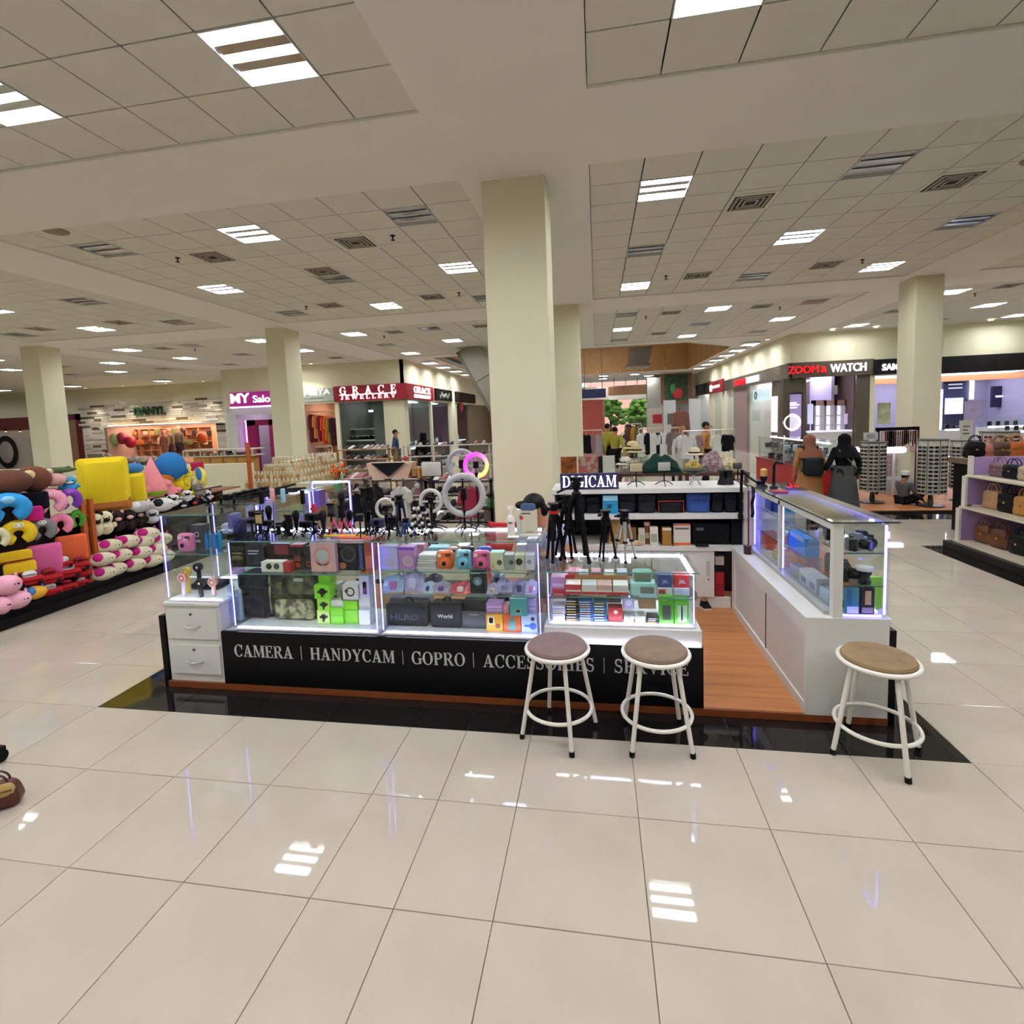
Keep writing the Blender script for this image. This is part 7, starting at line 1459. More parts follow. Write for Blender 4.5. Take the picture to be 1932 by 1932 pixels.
t = thing('clamp_arm', 'jointed black clamp arm hanging at the right end of shelf', 'clamp arm', (1.33, 5.1, 1.25)); q = [(1.33, 5.11, .98), (1.335, 5.1, 1.16), (1.34, 5.09, 1.42), (1.40, 5.05, 1.35), (1.46, 4.98, 1.30)]
MB().tube(q[:3], .014, 8).build('post', DK, t, True); MB().tube(q[2:], .01, 8).build('arm', DK, t, True); MB().rbox((1.31, 5.07, .95), (1.35, 5.125, 1.0), .008, 2).build('clamp', DK, t, True); MB().rbox((1.44, 4.96, 1.289), (1.485, 5.01, 1.33), .008, 2).build('head', DK, t, True)
for k, (x, y, h, c) in enumerate(((1.47, 4.88, .14, '#c9a25a'), (1.53, 4.8, .2, '#17171a'))):
    t = thing('microphone', ('gold topped black microphone', 'hooked black desk lamp')[k]+' standing on right glass top', 'microphone' if k == 0 else 'lamp', (x, y, TZ)); MB().lathe([(.035, 0), (.03, .015), (.012, .02), (.012, h*.5)], (x, y, TZ+.001), 12).build('base', DK, t, True)
    if k == 0: MB().lathe([(.025, h*.4), (.035, h*.7)], (x, y, TZ), 12).build('body', DK, t, True); MB().lathe([(.03, h*.7), (.03, h*1.1), (.015, h*1.2)], (x, y, TZ), 12).build('top', mat(c, .35, .4), t, True)
    else: MB().tube([(x, y, TZ+.02), (x, y, TZ+h), (x+.02, y, TZ+h+.03), (x+.07, y-.02, TZ+h+.02)], .013, 8).build('hook', DK, t, True)
tag(MB().rbox((1.43, 4.5, TZ+.001), (1.55, 4.62, TZ+.012), .004).build('red_tag', mat('#8a1f2c', .5)), 'dark red tag lying on the right glass top', 'tag')
t = thing('hanging_cable', 'black cable bundle hanging at the inner end of right showcase', 'cable', (1.395, 4.95, 1.0)); MB().tube([(1.397, 4.95, 1.28), (1.392, 4.9, 1.2), (1.396, 4.97, 1.12), (1.392, 4.92, 1.04), (1.396, 4.96, 1.0)], .014, 7).build('cord', mat('#15152a', .5), t, True)
# red chair behind the counter
t = thing('plastic_chair', 'red plastic chair behind the camera showcase', 'chair', (-.85, 4.45, PZ)); RC = mat('#b8141c', .35, name='red_plastic')
MB().rbox((-1.07, 4.25, .45), (-.63, 4.68, .48), .06, 3, 'xy').build('seat', RC, t, True)
for s in (-1, 1):
    for q in (4.28, 4.65): MB().cyl((-.85+s*.2, q, PZ+.001), (-.85+s*.17, q, .455), .02, .026, 8).build('leg', RC, t, True)
    MB().tube([(-.85+s*.19, 4.64, .47), (-.85+s*.2, 4.68, .8), (-.85+s*.17, 4.69, 1.02)], .02, 8).build('back_post', RC, t, True); MB().tube([(-.85+s*.2, 4.66, .66), (-.85+s*.23, 4.45, .68), (-.85+s*.2, 4.28, .47)], .018, 8).build('armrest', RC, t, True)
for z0 in (.74, .84, .94): MB().rbox((-1.03, 4.67, z0), (-.67, 4.695, z0+.075), .02, 2).build('back_slat', RC, t, True)
# ================================================================== neighbouring stalls
def px2m(u, v, p): return (Vector(p)-Vector((0, 0, CAM_H))).dot(CF)/F_PX
# ---- plush toy rack on the left
RXF = -6.12
t = thing('plush_rack', 'long black based rack of plush toys with orange timber posts', 'rack', (-6.4, 5.5, 0))
MB().box((-6.85, 2.4, .002), (RXF, 8.4, .10)).build('base', mat('#121112', .3), t); MB().box((-6.85, 2.4, .10), (RXF-.08, 8.4, .17)).build('plinth', mat('#1b1a1b', .35), t)
YP = X(180, 1090, RXF-.12).y
for a, b, z in ((2.4, YP, 1.25), (YP, 8.3, .98)): MB().box((-6.85, a, .17), (-6.8, b, z)).build('back_panel', mat('#3a2a2c', .7), t)
OR = mat('#a8501c', .45, var=.2, scale=5, name='orange_timber_post')
for k, (u, v) in enumerate(((172, 1092), (187, 1088))):
    p = X(u, v, RXF-.12); MB().box((RXF-.16, p.y-.025, .17), (RXF-.11, p.y+.025, 1.2)).build('post', OR, t)
yp = X(180, 1090, RXF-.12).y
for z0 in (.62,): MB().box((-6.8, yp+.1, z0-.02), (RXF-.14, 8.3, z0)).build('shelf_board', mat('#2a1f20', .6), t)
for z0, q0, q1 in ((X(40, 932, -6.4).z-.02, 2.4, yp), (X(197, 967, -6.45).z-.02, yp+.1, 8.3)): MB().box((-6.8, q0, z0), (-6.42, q1, z0+.02)).build('top_board', mat('#7a4a2c', .6), t)
p = X(405, 960, RXF-.1); MB().box((RXF-.14, 8.3, .17), (RXF-.09, 8.36, 1.75)).build('post', OR, t)
EYE = mat('#101012', .2)
def plush(u, v, w, h, kind, c, label, c2=None, x=-6.3, eyes=False):
    p = X(u, v, x); s = px2m(u, v, p); w *= s; h *= s
    n = Vector((-p.x, -p.y, 0)).normalized(); rz = math.atan2(n.x, -n.y)*.6+.5
    nm = {'neck': 'neck_pillow', 'cush': 'cushion'}.get(kind, 'plush_toy')
    t = thing(nm, label, nm.replace('_', ' '), (p.x, p.y, p.z-h/2), rz); m = mat(c, .95, var=.08, scale=20, bump=.15); m2 = mat(c2, .95, var=.06, scale=20) if c2 else None
    if kind == 'neck':
        R = w*.31; r = w*.2; pts = [(R*sin(a)*1.05, 0, h*.5+R*cos(a)*h/w) for a in [radians(-155+310*i/16) for i in range(17)]]
        MB().tube(pts, r, 10, rs=[r*.75]+[r*.95]*2+[r]*11+[r*.95]*2+[r*.75]).build('pillow', m, t, True, True)
        if m2: MB().ball((0, -r*.75, h*.5+R*h/w), (r*.85, r*.45, r*.55), 12, 8).build('muzzle', m2, t, True, True)
        if eyes:
            for q in (-1, 1): MB().ball((q*r*.35, -r*1.15, h*.53+R*h/w), r*.1, 8, 5).build('eye', EYE, t, True, True)
    elif kind == 'cush':
        MB().rbox((-w/2, -h*.12, 0), (w/2, h*.12, h), w*.12, 4, puff=h*.09).build('cushion', m, t, True, True)
        if m2: MB().rbox((-w*.49, -h*.125, h*.02), (w*.49, h*.1, h*.26), w*.06, 3, puff=h*.07).build('lower_band', m2, t, True, True)
    elif kind == 'cone':
        MB().lathe([(w*.3, 0), (w*.5, h*.1), (w*.5, h*.28), (w*.34, h*.5), (w*.18, h*.75), (w*.05, h*.97), (.002, h)], n=14, sy=.55).build('body', m, t, True, True)
        for q in (-1, 1): MB().ball((q*w*.45, -.01, h*.3), (w*.2, w*.12, h*.1), 10, 6).build('arm', m, t, True, True)
        if m2: MB().lathe([(w*.28, 0), (w*.49, h*.09), (w*.505, h*.15)], n=14, sy=.57).build('shorts', m2, t, True, True)
    elif kind == 'loaf':
        MB().ball((0, 0, h/2), (w/2, h*.5, h/2), 16, 10).build('body', m, t, True, True)
        if m2: MB().ball((-w*.12, -h*.12, h*.62), (w*.26, h*.42, h*.36), 12, 8).build('patch', m2, t, True, True)
        for q in (-1, 1): MB().ball((w*.32*q, h*.1, h*.9), (w*.06, h*.08, h*.16), 8, 5).build('ear', m2 or m, t, True, True)
        if eyes:
            for q in (0, 1): MB().ball((w*(.2+.12*q), -h*.42, h*.55), h*.045, 6, 4).build('eye', EYE, t, True, True)
    elif kind == 'dome':
        MB().ball((0, 0, h*.5), (w/2, w*.42, h*.5), 18, 12).build('head', m, t, True, True)
        for q in (-1, 1): MB().ball((q*w*.42, -.0, h*.72 if c2 else h*.3), (w*.13, w*.08, w*.13), 10, 6).build('ear', m2 or m, t, True, True)
    elif kind == 'toy':
        MB().ball((0, 0, h*.3), (w*.42, w*.36, h*.3), 14, 9).build('body', m, t, True, True); MB().ball((0, -w*.05, h*.7), (w*.4, w*.36, h*.28), 14, 9).build('head', m, t, True, True)
        for q in (-1, 1): MB().ball((q*w*.3, 0, h*.95), (w*.12, w*.08, h*.1), 8, 5).build('ear', m2 or m, t, True, True); MB().ball((q*w*.42, -w*.12, h*.38), (w*.14, w*.14, h*.12), 8, 5).build('paw', m, t, True, True); MB().ball((q*w*.15, -w*.38, h*.74), w*.045, 6, 4).build('eye', EYE, t, True, True)
        if m2: MB().ball((0, -w*.33, h*.64), (w*.2, w*.14, h*.1), 10, 6).build('muzzle', m2, t, True, True)
    elif kind == 'car':
        MB().rbox((-w/2, -h*.4, 0), (w/2, h*.4, h*.6), h*.25, 4, puff=h*.12).build('body', m, t, True, True); MB().rbox((-w*.25, -h*.32, h*.5), (w*.25, h*.32, h), h*.22, 4, puff=h*.12).build('cabin', m2 or m, t, True, True)
        for q in (-1, 1): MB().cyl((q*w*.3, -h*.45, h*.12), (q*w*.3, -h*.36, h*.12), h*.15, n=10).build('wheel', mat('#2a1416', .8), t, True, True)
    return t
PL = [(15, 960, 68, 56, 'neck', '#2a96d8', 'bright blue neck pillow with knot', '#7fc4ec', 0), (62, 945, 46, 34, 'cush', '#15141c', 'black cushion with pale print next to the blue pillow', None, 0), (55, 970, 40, 28, 'cush', '#c8187c', 'magenta pouch below the black cushion', None, 0), (95, 948, 50, 50, 'neck', '#e89ab4', 'rose pink neck pillow with snout', '#f0b8c8', 1), (132, 943, 36, 48, 'neck', '#7a3aa8', 'purple neck pillow by the orange post', '#9a60c4', 0), (35, 1006, 52, 50, 'neck', '#e4c21c', 'yellow neck pillow with white muzzle', '#e8e4d4', 1), (80, 1000, 42, 48, 'neck', '#77797c', 'grey rabbit neck pillow', '#d4cfd0', 1), (114, 990, 38, 46, 'neck', '#e886a4', 'coral pink neck pillow under the rose one', None, 1), (146, 980, 24, 46, 'neck', '#3f9a26', 'green curved neck pillow beside the post', None, 0), (-4, 1016, 34, 48, 'neck', '#d8d4b0', 'cream neck pillow at the photo edge', None, 0),
 (30, 1050, 46, 22, 'cush', '#e0b81c', 'yellow bone cushion, upper of two', '#c85a2a', 0), (38, 1072, 46, 24, 'cush', '#e8c420', 'yellow bone cushion, lower of two', '#cc6a2c', 0), (86, 1056, 50, 60, 'cush', '#d4609a', 'pink fold pillow with tag', None, 0), (136, 1034, 46, 50, 'cush', '#e0663c', 'orange fold pillow next to the post', None, 0)]
CARS = [(56, 1090, 40, 26), (92, 1086, 40, 28), (128, 1076, 38, 26), (150, 1062, 30, 24), (122, 1060, 24, 20), (154, 1080, 30, 20), (94, 1112, 36, 22), (124, 1104, 34, 20), (152, 1096, 26, 18)]
for u, v, w, h, k, c, lab, c2, e in PL: plush(u, v, w, h, k, c, lab, c2, -6.28, bool(e))
for k, (u, v, w, h) in enumerate(CARS): plush(u, v, w, h, 'car', '#a8141e', '%s red car shaped plush in the bottom heap' % ORD[k], '#8a1420' if k % 2 else '#d8d4d4', -6.22)
for k, (u, v, w, h, c) in enumerate(((12, 1104, 46, 38, '#e8a8bc'), (32, 1132, 42, 34, '#f0b4c8'), (4, 1142, 28, 34, '#eeb0c4'))): plush(u, v, w, h, 'loaf', c, '%s pale pink pig plush at the bottom left' % ORD[k], None, -6.18, True)
plush(66, 1118, 36, 26, 'loaf', '#dca830', 'golden yellow plush with blue mark in the bottom heap', '#4a78b0', -6.18)
TOP = [(14, 910, 74, 48, 'dome', '#5a3222', 'brown bear dome plush at the photo edge', '#d8c490'), (62, 904, 56, 50, 'dome', '#633626', 'brown bear dome plush with cream ear', '#d8ccb0'), (103, 905, 36, 26, 'loaf', '#d8a8a0', 'pinkish plush lying on the rack top', None), (130, 914, 30, 30, 'toy', '#3a9ac8', 'small blue and white plush on the rack top', '#e0e0dc'), (197, 915, 78, 104, 'cush', '#e2c81c', 'large yellow square cushion with brown hem', '#a8642c'), (248, 927, 46, 68, 'cush', '#e0c820', 'smaller yellow square cushion with brown hem', '#a8642c'), (258, 910, 30, 78, 'cone', '#e88a94', 'pink pointed plush behind the others', None), (287, 900, 46, 76, 'cone', '#ee929a', 'tall pink pointed plush with green shorts', '#8fae2c'), (312, 916, 40, 54, 'cone', '#ec8e98', 'short pink pointed plush with green shorts', '#8fae2c'), (322, 880, 52, 54, 'dome', '#2270b4', 'big sky blue domed plush cushion', None), (318, 893, 32, 30, 'dome', '#e89a14', 'orange domed plush toy', None), (250, 884, 36, 20, 'loaf', '#3a78b4', 'blue plush lying behind the yellow cushions', None), (335, 907, 28, 40, 'toy', '#e2cc1c', 'yellow plush bear, left of the yellow trio', None), (347, 926, 30, 42, 'toy', '#dcc414', 'yellow plush bear, front of the yellow trio', None), (352, 900, 22, 36, 'toy', '#e8d83a', 'yellow plush bear, rear of the yellow trio', None), (376, 902, 24, 44, 'loaf', '#e0d060', 'yellow capsule plush with blue trousers', '#2f7fb8'), (362, 910, 22, 26, 'loaf', '#d8c8a0', 'cream and grey plush next to the capsule plush', '#8a9a9c'), (372, 880, 22, 16, 'cush', '#b01c4c', 'crimson hat shaped cushion on the rack end', None), (100, 888, 70, 12, 'loaf', '#4a5a34', 'flat green plush crocodile on the rear rail', None)]
for u, v, w, h, k, c, lab, c2 in TOP: plush(u, v, w, h, k, c, lab, c2, -6.4)
for k, (u, v, w, h, c, c2) in enumerate(((183, 990, 26, 44, '#cfc8a4', '#2a2422'), (199, 986, 30, 46, '#d8d0b0', '#26201e'), (222, 984, 28, 40, '#2a2220', '#d8a8a8'), (244, 980, 28, 42, '#302624', '#e0b0b0'), (264, 976, 24, 40, '#2c2422', '#dcaaa8'), (286, 974, 30, 28, '#d0d2d4', '#1c1c1e'))): plush(u, v, w, h, 'toy', c, '%s cow print plush on the middle shelf from the posts' % ORD[k], c2, -6.3)
for k, (u, v, w, h, c, c2) in enumerate(((262, 956, 50, 22, '#b8b8b8', '#e0e0e0'), (305, 952, 42, 26, '#dcdcda', '#2a2a2c'), (325, 944, 28, 24, '#e2e2e0', '#161618'), (352, 935, 24, 22, '#d8d8d4', '#141416'), (372, 925, 26, 24, '#77746e', '#8f8c86'), (345, 957, 26, 26, '#22242c', '#c8c8cc'), (366, 952, 24, 30, '#1c1e26', '#b83028'), (390, 935, 20, 22, '#c8c8c8', '#2a2a2a'))): plush(u, v, w, h, 'toy' if k not in (0, 1) else 'loaf', c, '%s grey and white dog or panda plush along the upper shelf' % ORD[k], c2, -6.25 if k < 2 else -6.3, k < 2)
for k, (u, v) in enumerate(((205, 1030), (238, 1022), (266, 1022), (276, 1008), (300, 1018), (224, 1048), (262, 1043), (291, 1038), (214, 1074), (250, 1066), (282, 1058), (305, 1050), (192, 1055), (195, 1082))): plush(u, v, 44, 26, 'loaf', '#d6d0b4', '%s cream slipper plush with magenta patch in the lower bin' % ORD[k], '#b81a78', -6.2-.02*(k < 5), True)
# floor level handbag at the lower left corner
p = G(-6, 1524, 0)
def handbag(x, y, z0, w, h, d, c, label, rz=0.0, hc=None, c2=None, cat='handbag'):
    t = thing('handbag', label, cat, (x, y, z0), rz); m = mat(c, .45, var=.12, scale=14); m2 = mat(c2 or c, .4, var=.1)
    q_ = MB().rbox((-w/2, -d/2, .001), (w/2, d/2, h), w*.2, 4, puff=d*.22); q_.v = [(p[0]*(1-.22*p[2]/h), p[1]*(1-.35*p[2]/h), p[2]) for p in q_.v]; q_.build('body', m, t, True, True)
    q_ = MB().rbox((-w*.4, -d*.5, h*.48), (w*.4, -d*.2, h*.98), w*.14, 3, puff=d*.08); q_.v = [(p[0], p[1]*(1-.3*p[2]/h), p[2]) for p in q_.v]; q_.build('flap', m2, t, True, True)
    for q in (-1, 1): MB().tube([(w*.26*cos(a), q*d*.15, h*.97+h*.42*sin(a)) for a in [pi*i/10 for i in range(11)]], w*.022, 6).build('handle', mat(hc or c, .5), t, True, True)
    MB().box((-w*.05, -d*.46, h*.48), (w*.05, -d*.40, h*.58)).build('clasp', mat('#c9a858', .25, .8), t, local=True)
    return t
handbag(p.x, p.y, 0, .24, .14, .12, '#4a1c18', 'brown and gold handbag on the floor at the lower left corner', .6, '#3a1614', '#a88a52')
t = thing('suitcase_wheel', 'black caster of a display stand at the left photo edge', 'caster', G(0, 1438)); q0 = G(0, 1438); MB().cyl((q0.x-.02, q0.y, .04), (q0.x+.02, q0.y, .04), .038, n=14).build('wheel', mat('#151312', .6), t, True); MB().box((q0.x-.03, q0.y-.02, .04), (q0.x+.03, q0.y+.02, .1)).build('fork', DK, t)
# ---- handbag rack on the right
BX = 4.82
t = thing('handbag_rack', 'low lit handbag rack with lilac back panels', 'rack', (5.2, 6.4, 0)); LIL = mat('#9a80b0', .5, name='lilac_panel')
MB().box((4.66, 4.6, .002), (5.7, 7.78, .1)).build('base', mat('#2a2724', .4), t)
for k, z0 in enumerate((.1, .56, .98)): MB().box((4.74+.06*k, 4.6, z0), (5.7, 7.72, z0+.025)).build('shelf_board', mat('#c9c2ac', .5), t)
MB().box((5.66, 4.6, .1), (5.7, 7.72, 1.3)).build('back_panel', LIL, t)
for k, (z0, z1) in enumerate(((.13, .54), (.6, .97), (1.01, 1.24))): MB().box((4.78+.06*k, 7.68, z0), (5.66, 7.72, z1)).build('end_panel', LIL, t); MB().box((4.77+.06*k, 7.66, z0-.02), (4.8+.06*k, 7.73, z1+.02)).build('end_frame', mat('#d0ccc4', .4), t)
for k, (y0, z0) in enumerate(((6.1, .55), (6.1, .97), (5.3, .55))): MB().box((5.5, y0-.3, z0-.3), (5.65, y0+.3, z0-.02)).build('lit_niche', emis('#f4ecb0', 1.4), t)
BAGS = [(7.5, .125, '#6a3c20'), (7.22, .125, '#5a3018'), (6.92, .125, '#1b1d1f'), (6.55, .125, '#15171a'), (6.15, .125, '#121416'), (5.7, .125, '#2a2826'), (7.45, .585, '#a8825a'), (7.2, .585, '#141416'), (6.95, .585, '#b07c34'), (6.65, .585, '#5a4236'), (6.2, .585, '#2a2420'), (5.75, .585, '#8a5a48'), (7.45, 1.005, '#6a4a58'), (7.22, 1.005, '#16161a'), (6.98, 1.005, '#a89684'), (6.72, 1.005, '#1a1a1e'), (6.35, 1.005, '#b8806a'), (5.95, 1.005, '#c88a70')]
for k, (y, z0, c) in enumerate(BAGS):
    lv = ('floor', 'middle', 'upper')[0 if z0 < .3 else (1 if z0 < .8 else 2)]; i = k-(0, 6, 12)[0 if z0 < .3 else (1 if z0 < .8 else 2)]
    handbag(4.98+.05*(z0 > .5)+.05*(z0 > .9), y, z0+.001, .27, .24 if z0 < 1 else .18, .15, c, '%s handbag from the far end on the %s shelf of the lilac rack' % (ORD[i], lv), -pi/2+.1, c2=None)
for k, (u, v, c) in enumerate(((1838, 850, '#17171a'), (1862, 855, '#b46a5c'), (1885, 850, '#5a3f34'), (1898, 852, '#a88a44'), (1915, 850, '#b8602c'))):
    p = Y(u, v+14, 8.6); handbag(p.x, 8.6, p.z, .3, .24, .12, c, '%s small bag on the far stand from the sunglasses' % ORD[k], 0)
a, b = RY(1828, 864, 1932, 872, 8.5, .5); t = thing('bag_table', 'dark table carrying the small far bags', 'table', ((a[0]+b[0])/2, 8.7, 0)); MB().box((a[0], 8.5, a[2]-.03), (b[0]+.6, 8.95, Y(1870, 864, 8.6).z-.002)).build('top', mat('#6a5a48', .5), t)
for q in (a[0]+.05, b[0]+.5): MB().box((q, 8.55, .001), (q+.05, 8.9, a[2]-.03)).build('leg', DK, t)
# ---- sunglasses corner: deck, spinners, counter
t = thing('wood_deck', 'low wooden deck under the sunglasses stands', 'platform', (6.5, 12, 0)); MB().box((4.4, 10.28, .002), (9.4, 13.6, .03)).build('body', mat('#2a2622', .5), t)
for k in range(11): MB().box((4.42, 10.32+.3*k, .03), (9.38, 10.6+.3*k, .04)).build('plank', M_DECK, t)
sg = MB()
for q in (-1, 1): sg.rbox((q*.035-.026, -.008, -.018), (q*.035+.026, .0, .018), .012, 2); sg.cyl((q*.06, 0, .01), (q*.062, .05, .008), .004, n=5)
sg.cyl((-.012, -.004, .006), (.012, -.004, .006), .004, n=5)
sgm = [sg.mesh('sunglasses') for _ in range(3)]
for me, c in zip(sgm, ('#17140f', '#2a1c14', '#3a3c40')): me.materials.append(mat(c, .15))
def spinner(u, vt, vb, y, r, label, n_side=8, signc=None, gl=True):
    p = Y(u, vb, y); pt = Y(u, vt, y); z0 = max(.28, p.z); z1 = pt.z; x = p.x
    t = thing('sunglasses_spinner', label, 'display stand', (x, y, .04))
    MB().lathe([(r*.95, 0), (r*.95, .02), (.05, .05), (.03, z0-.04)], (x, y, .041), 18).build('base', mat('#4a4a48', .3, .7), t, True); body = MB().lathe([(r, z0), (r, z1)], (x, y, 0), n_side).build('panel_drum', mat('#c4c4b8', .4), t); MB().lathe([(r*1.05, z1), (r*1.05, z1+.02)], (x, y, 0), 18).build('top_disc', mat('#4a4a40', .4), t)
    for k in range(n_side): a = 2*pi*k/n_side; MB().cyl((x+r*cos(a), y+r*sin(a), z0), (x+r*cos(a), y+r*sin(a), z1), .008, n=6).build('rail', mat('#8a8c88', .3, .7), t)
    if gl:
        rows = min(16, int((z1-z0-.06)/.075))
        for k in range(n_side):
            a = 2*pi*(k+.5)/n_side; nx, ny = cos(a), sin(a)
            if nx*(-x)+ny*(-y) < .15*hypot(x, y): continue
            for j in range(rows):
                o = bpy.data.objects.new('sunglasses', sgm[(j*5+k) % 3]); COL.objects.link(o); rr = r*cos(pi/n_side)+.012
                o.location = (x+nx*rr, y+ny*rr, z0+.06+.075*j); o.rotation_euler = (0, 0, math.atan2(nx, -ny)); o.scale = (1.15,)*3
                tag(o, 'sunglasses %s up, column %s of %s' % (ORD[j], ORD[k], label), 'sunglasses', 'sunglasses on '+label)
spinner(1645, 835, 948, 11.2, .225, 'spinner beside the woman in black'); spinner(1755, 830, 950, 10.75, .235, 'broad spinner in front of the column'); spinner(1816, 832, 955, 11.3, .22, 'spinner right of the column'); spinner(1884, 815, 850, 11.9, .3, 'spinner with a pink notice at far right')
for k, (u0, v0, u1, v1, y, c, lab) in enumerate(((1811, 793, 1836, 830, 11.2, '#c9c8b8', 'white lettered notice on the spinner right of the column'), (1862, 826, 1888, 852, 11.5, '#c4a088', 'pink notice on the far right spinner'), (1630, 816, 1657, 830, 11.2, '#b8bab4', 'pale notice above the spinner by woman in black'))):
    a, b = RY(u0, v0, u1, v1, y, .02); t = thing('notice', lab, 'notice', ((a[0]+b[0])/2, y, a[2])); MB().box(a, b).build('sheet', mat(c, .5), t)
    for q in range(3): MB().box((a[0]+.05, y-.003, a[2]+(b[2]-a[2])*(.3+.18*q)), (b[0]-.06-.03*(q % 2), y, a[2]+(b[2]-a[2])*(.36+.18*q))).build('text_line', mat('#4a4a48', .5), t)
a, b = RY(1656, 806, 1735, 812, 12.2, .1); t = thing('scarf_rack', 'dark frame rack hung with scarves and cases behind the spinners', 'rack', ((a[0]+b[0])/2, 12.2, .04)); MB().box(a, b).build('top_bar', BLACK, t)
for x in (a[0], b[0]-.04): MB().box((x, 12.2, .041), (x+.04, 12.26, b[2])).build('post', BLACK, t)
random.seed(9)
for k in range(16):
    x = a[0]+.1+(b[0]-a[0]-.2)*k/15; h = random.uniform(.25, .5); tag(MB().rbox((x-.04, 12.13, a[2]-h), (x+.04, 12.19, a[2]-.001), .015).build('hanging_case', mat(random.choice(['#3a2a28', '#8a5a50', '#b09088', '#22201f', '#6a3f3a', '#c8b8b0']), .6)), '%s eyewear case hanging from the dark frame rack' % ORD[k], 'case', 'cases on the dark frame rack')
for k, (u0, v0, u1) in enumerate(((1675, 846, 1710), (1604, 846, 1622), (1783, 862, 1806))):
    a, b = RY(u0, v0, u1, v0+7, 11.9, .08); t = thing('strip_lamp', 'white strip lamp glowing among the sunglasses stands, %s' % ('middle', 'by the black headscarf', 'right')[k], 'lamp', ((a[0]+b[0])/2, 11.9, a[2])); MB().box(a, b).build('tube', emis('#e8e2ff', 7.0), t); MB().box((a[0]-.02, 11.98, a[2]-.03), (b[0]+.02, 12.0, b[2]+.03)).build('holder', WHITE, t); MB().box(((a[0]+b[0])/2-.02, 12.0, .041), ((a[0]+b[0])/2+.02, 12.03, b[2])).build('post', WHITE, t)
a, b = RY(1672, 858, 1720, 905, 12.9, .02); t = thing('grid_panel', 'white wire grid panel hung with pink goods', 'grid panel', ((a[0]+b[0])/2, 12.9, .04)); 
for k in range(9): MB().box((a[0]+(b[0]-a[0])*k/8-.006, 12.9, a[2]), (a[0]+(b[0]-a[0])*k/8+.006, 12.912, b[2])).build('wire', mat('#c8c8c4', .4), t)
for k in range(6): MB().box((a[0], 12.912, a[2]+(b[2]-a[2])*k/5-.006), (b[0], 12.924, a[2]+(b[2]-a[2])*k/5+.006)).build('wire', mat('#c8c8c4', .4), t)
MB().box((a[0], 13.0, .041), (b[0], 13.05, b[2])).build('backing', mat('#b89aa0', .6), t)
a, b = RY(1672, 905, 1722, 925, 12.2, .6); t = thing('display_counter', 'pale glass topped counter below the wire grid', 'counter', ((a[0]+b[0])/2, 12.4, .04)); MB().box((a[0], 12.2, .041), (b[0], 12.8, a[2])).build('body', mat('#b8bcc0', .4), t); MB().box((a[0], 12.2, a[2]), (b[0], 12.8, b[2])).build('glass_top', mat('#9fb4b8', .2), t)
# red counter with glass display of watches
p0, p1 = X(1432, 905, 4.5), X(1502, 955, 3.9)
t = thing('red_counter', 'red counter with a glass watch display on top', 'counter', (4.5, 13, 0)); ry0, ry1 = 11.6, 15.6; rx = 4.5
zr0 = .62
MB().box((rx, ry0, .001), (rx+.7, ry1, zr0)).build('body', mat('#a8161c', .4), t); MB().box((rx-.02, ry0-.02, zr0), (rx+.72, ry1, zr0+.03)).build('trim', mat('#7a1014', .4), t)
sans('store', 'lettering', mat('#5a0c10', .5), (rx, ry0+1.1, .3), (rx, ry0+.5, .3), .16, t, .01)
MB().box((rx+.02, ry0, zr0+.03), (rx+.68, ry1-.05, zr0+.62)).build('glass_box', GLASS, t); MB().box((rx+.03, ry0+.02, zr0+.31), (rx+.67, ry1-.07, zr0+.32)).build('shelf_pane', GLASS, t)
for k in range(3): MB().box((rx+.02, ry0+k*1.9, zr0+.03), (rx+.05, ry0+k*1.9+.03, zr0+.62)).build('post', FRAME, t)
MB().box((rx+.3, ry0+.1, zr0+.58), (rx+.34, ry1-.2, zr0+.61)).build('led_strip', emis('#d8ecff', 5.0), t)
random.seed(12)
for k in range(44):
    y = ry0+.15+(ry1-ry0-.4)*(k % 22)/22; z0 = zr0+(.032 if k < 22 else .322); h = random.uniform(.08, .2)
    tag(MB().rbox((rx+.1+.3*random.random(), y, z0), (rx+.22+.3*random.random(), y+.1, z0+h), .02).build('watch_stand', mat(random.choice(['#22303c', '#5a6a78', '#a8b8c0', '#16181c', '#3a4a5a']), .3)), 'watch cushion, %s %s of the red counter' % ((ORD[k % 22] if k % 22 < 16 else ORD[21-k % 22]+' from far end'), ('lower deck', 'upper deck')[k//22]), 'watch stand', 'watches in the red counter')
# ---- clothes racks in the centre right
def rack(u0, u1, v, y, label):
    a, b = Y(u0, v, y), Y(u1, v, y); t = thing('clothes_rack', label, 'clothes rack', ((a.x+b.x)/2, y, 0)); z0 = (a.z+b.z)/2; m = mat('#c4c4c0', .3, .7)
    MB().cyl((a.x, y, z0), (b.x, y, z0), .018, n=8).build('rail', m, t, True)
    for x in (a.x, b.x): MB().cyl((x, y, .03), (x, y, z0), .018, n=8).build('post', m, t, True); MB().box((x-.03, y-.25, .001), (x+.03, y+.25, .03)).build('foot', m, t)
    return z0
Zr = rack(1205, 1282, 808, 14.0, 'rack of white and black tunics near the clothes tables'); Zr2 = rack(1288, 1385, 812, 13.0, 'rack of white and black blouses near the red counter'); Zr3 = rack(1098, 1136, 812, 15.5, 'rack of long black and grey dresses beside the column'); Zr4 = rack(1180, 1210, 800, 17.0, 'rack of mustard and olive clothes behind')
def hang(u, y, ztop, wpx, vb, c, lab, **k):
    p = Y(u, vb, y); s = px2m(u, vb, p); garment('hanging_garment', p.x, y, ztop-.11, max(.3, ztop-.11-p.z), wpx*s*.95, c, lab if len(lab) > 24 else lab+' hanging on centre rack', 'garments on the centre racks', random.uniform(-.3, .3), **k)
random.seed(2)
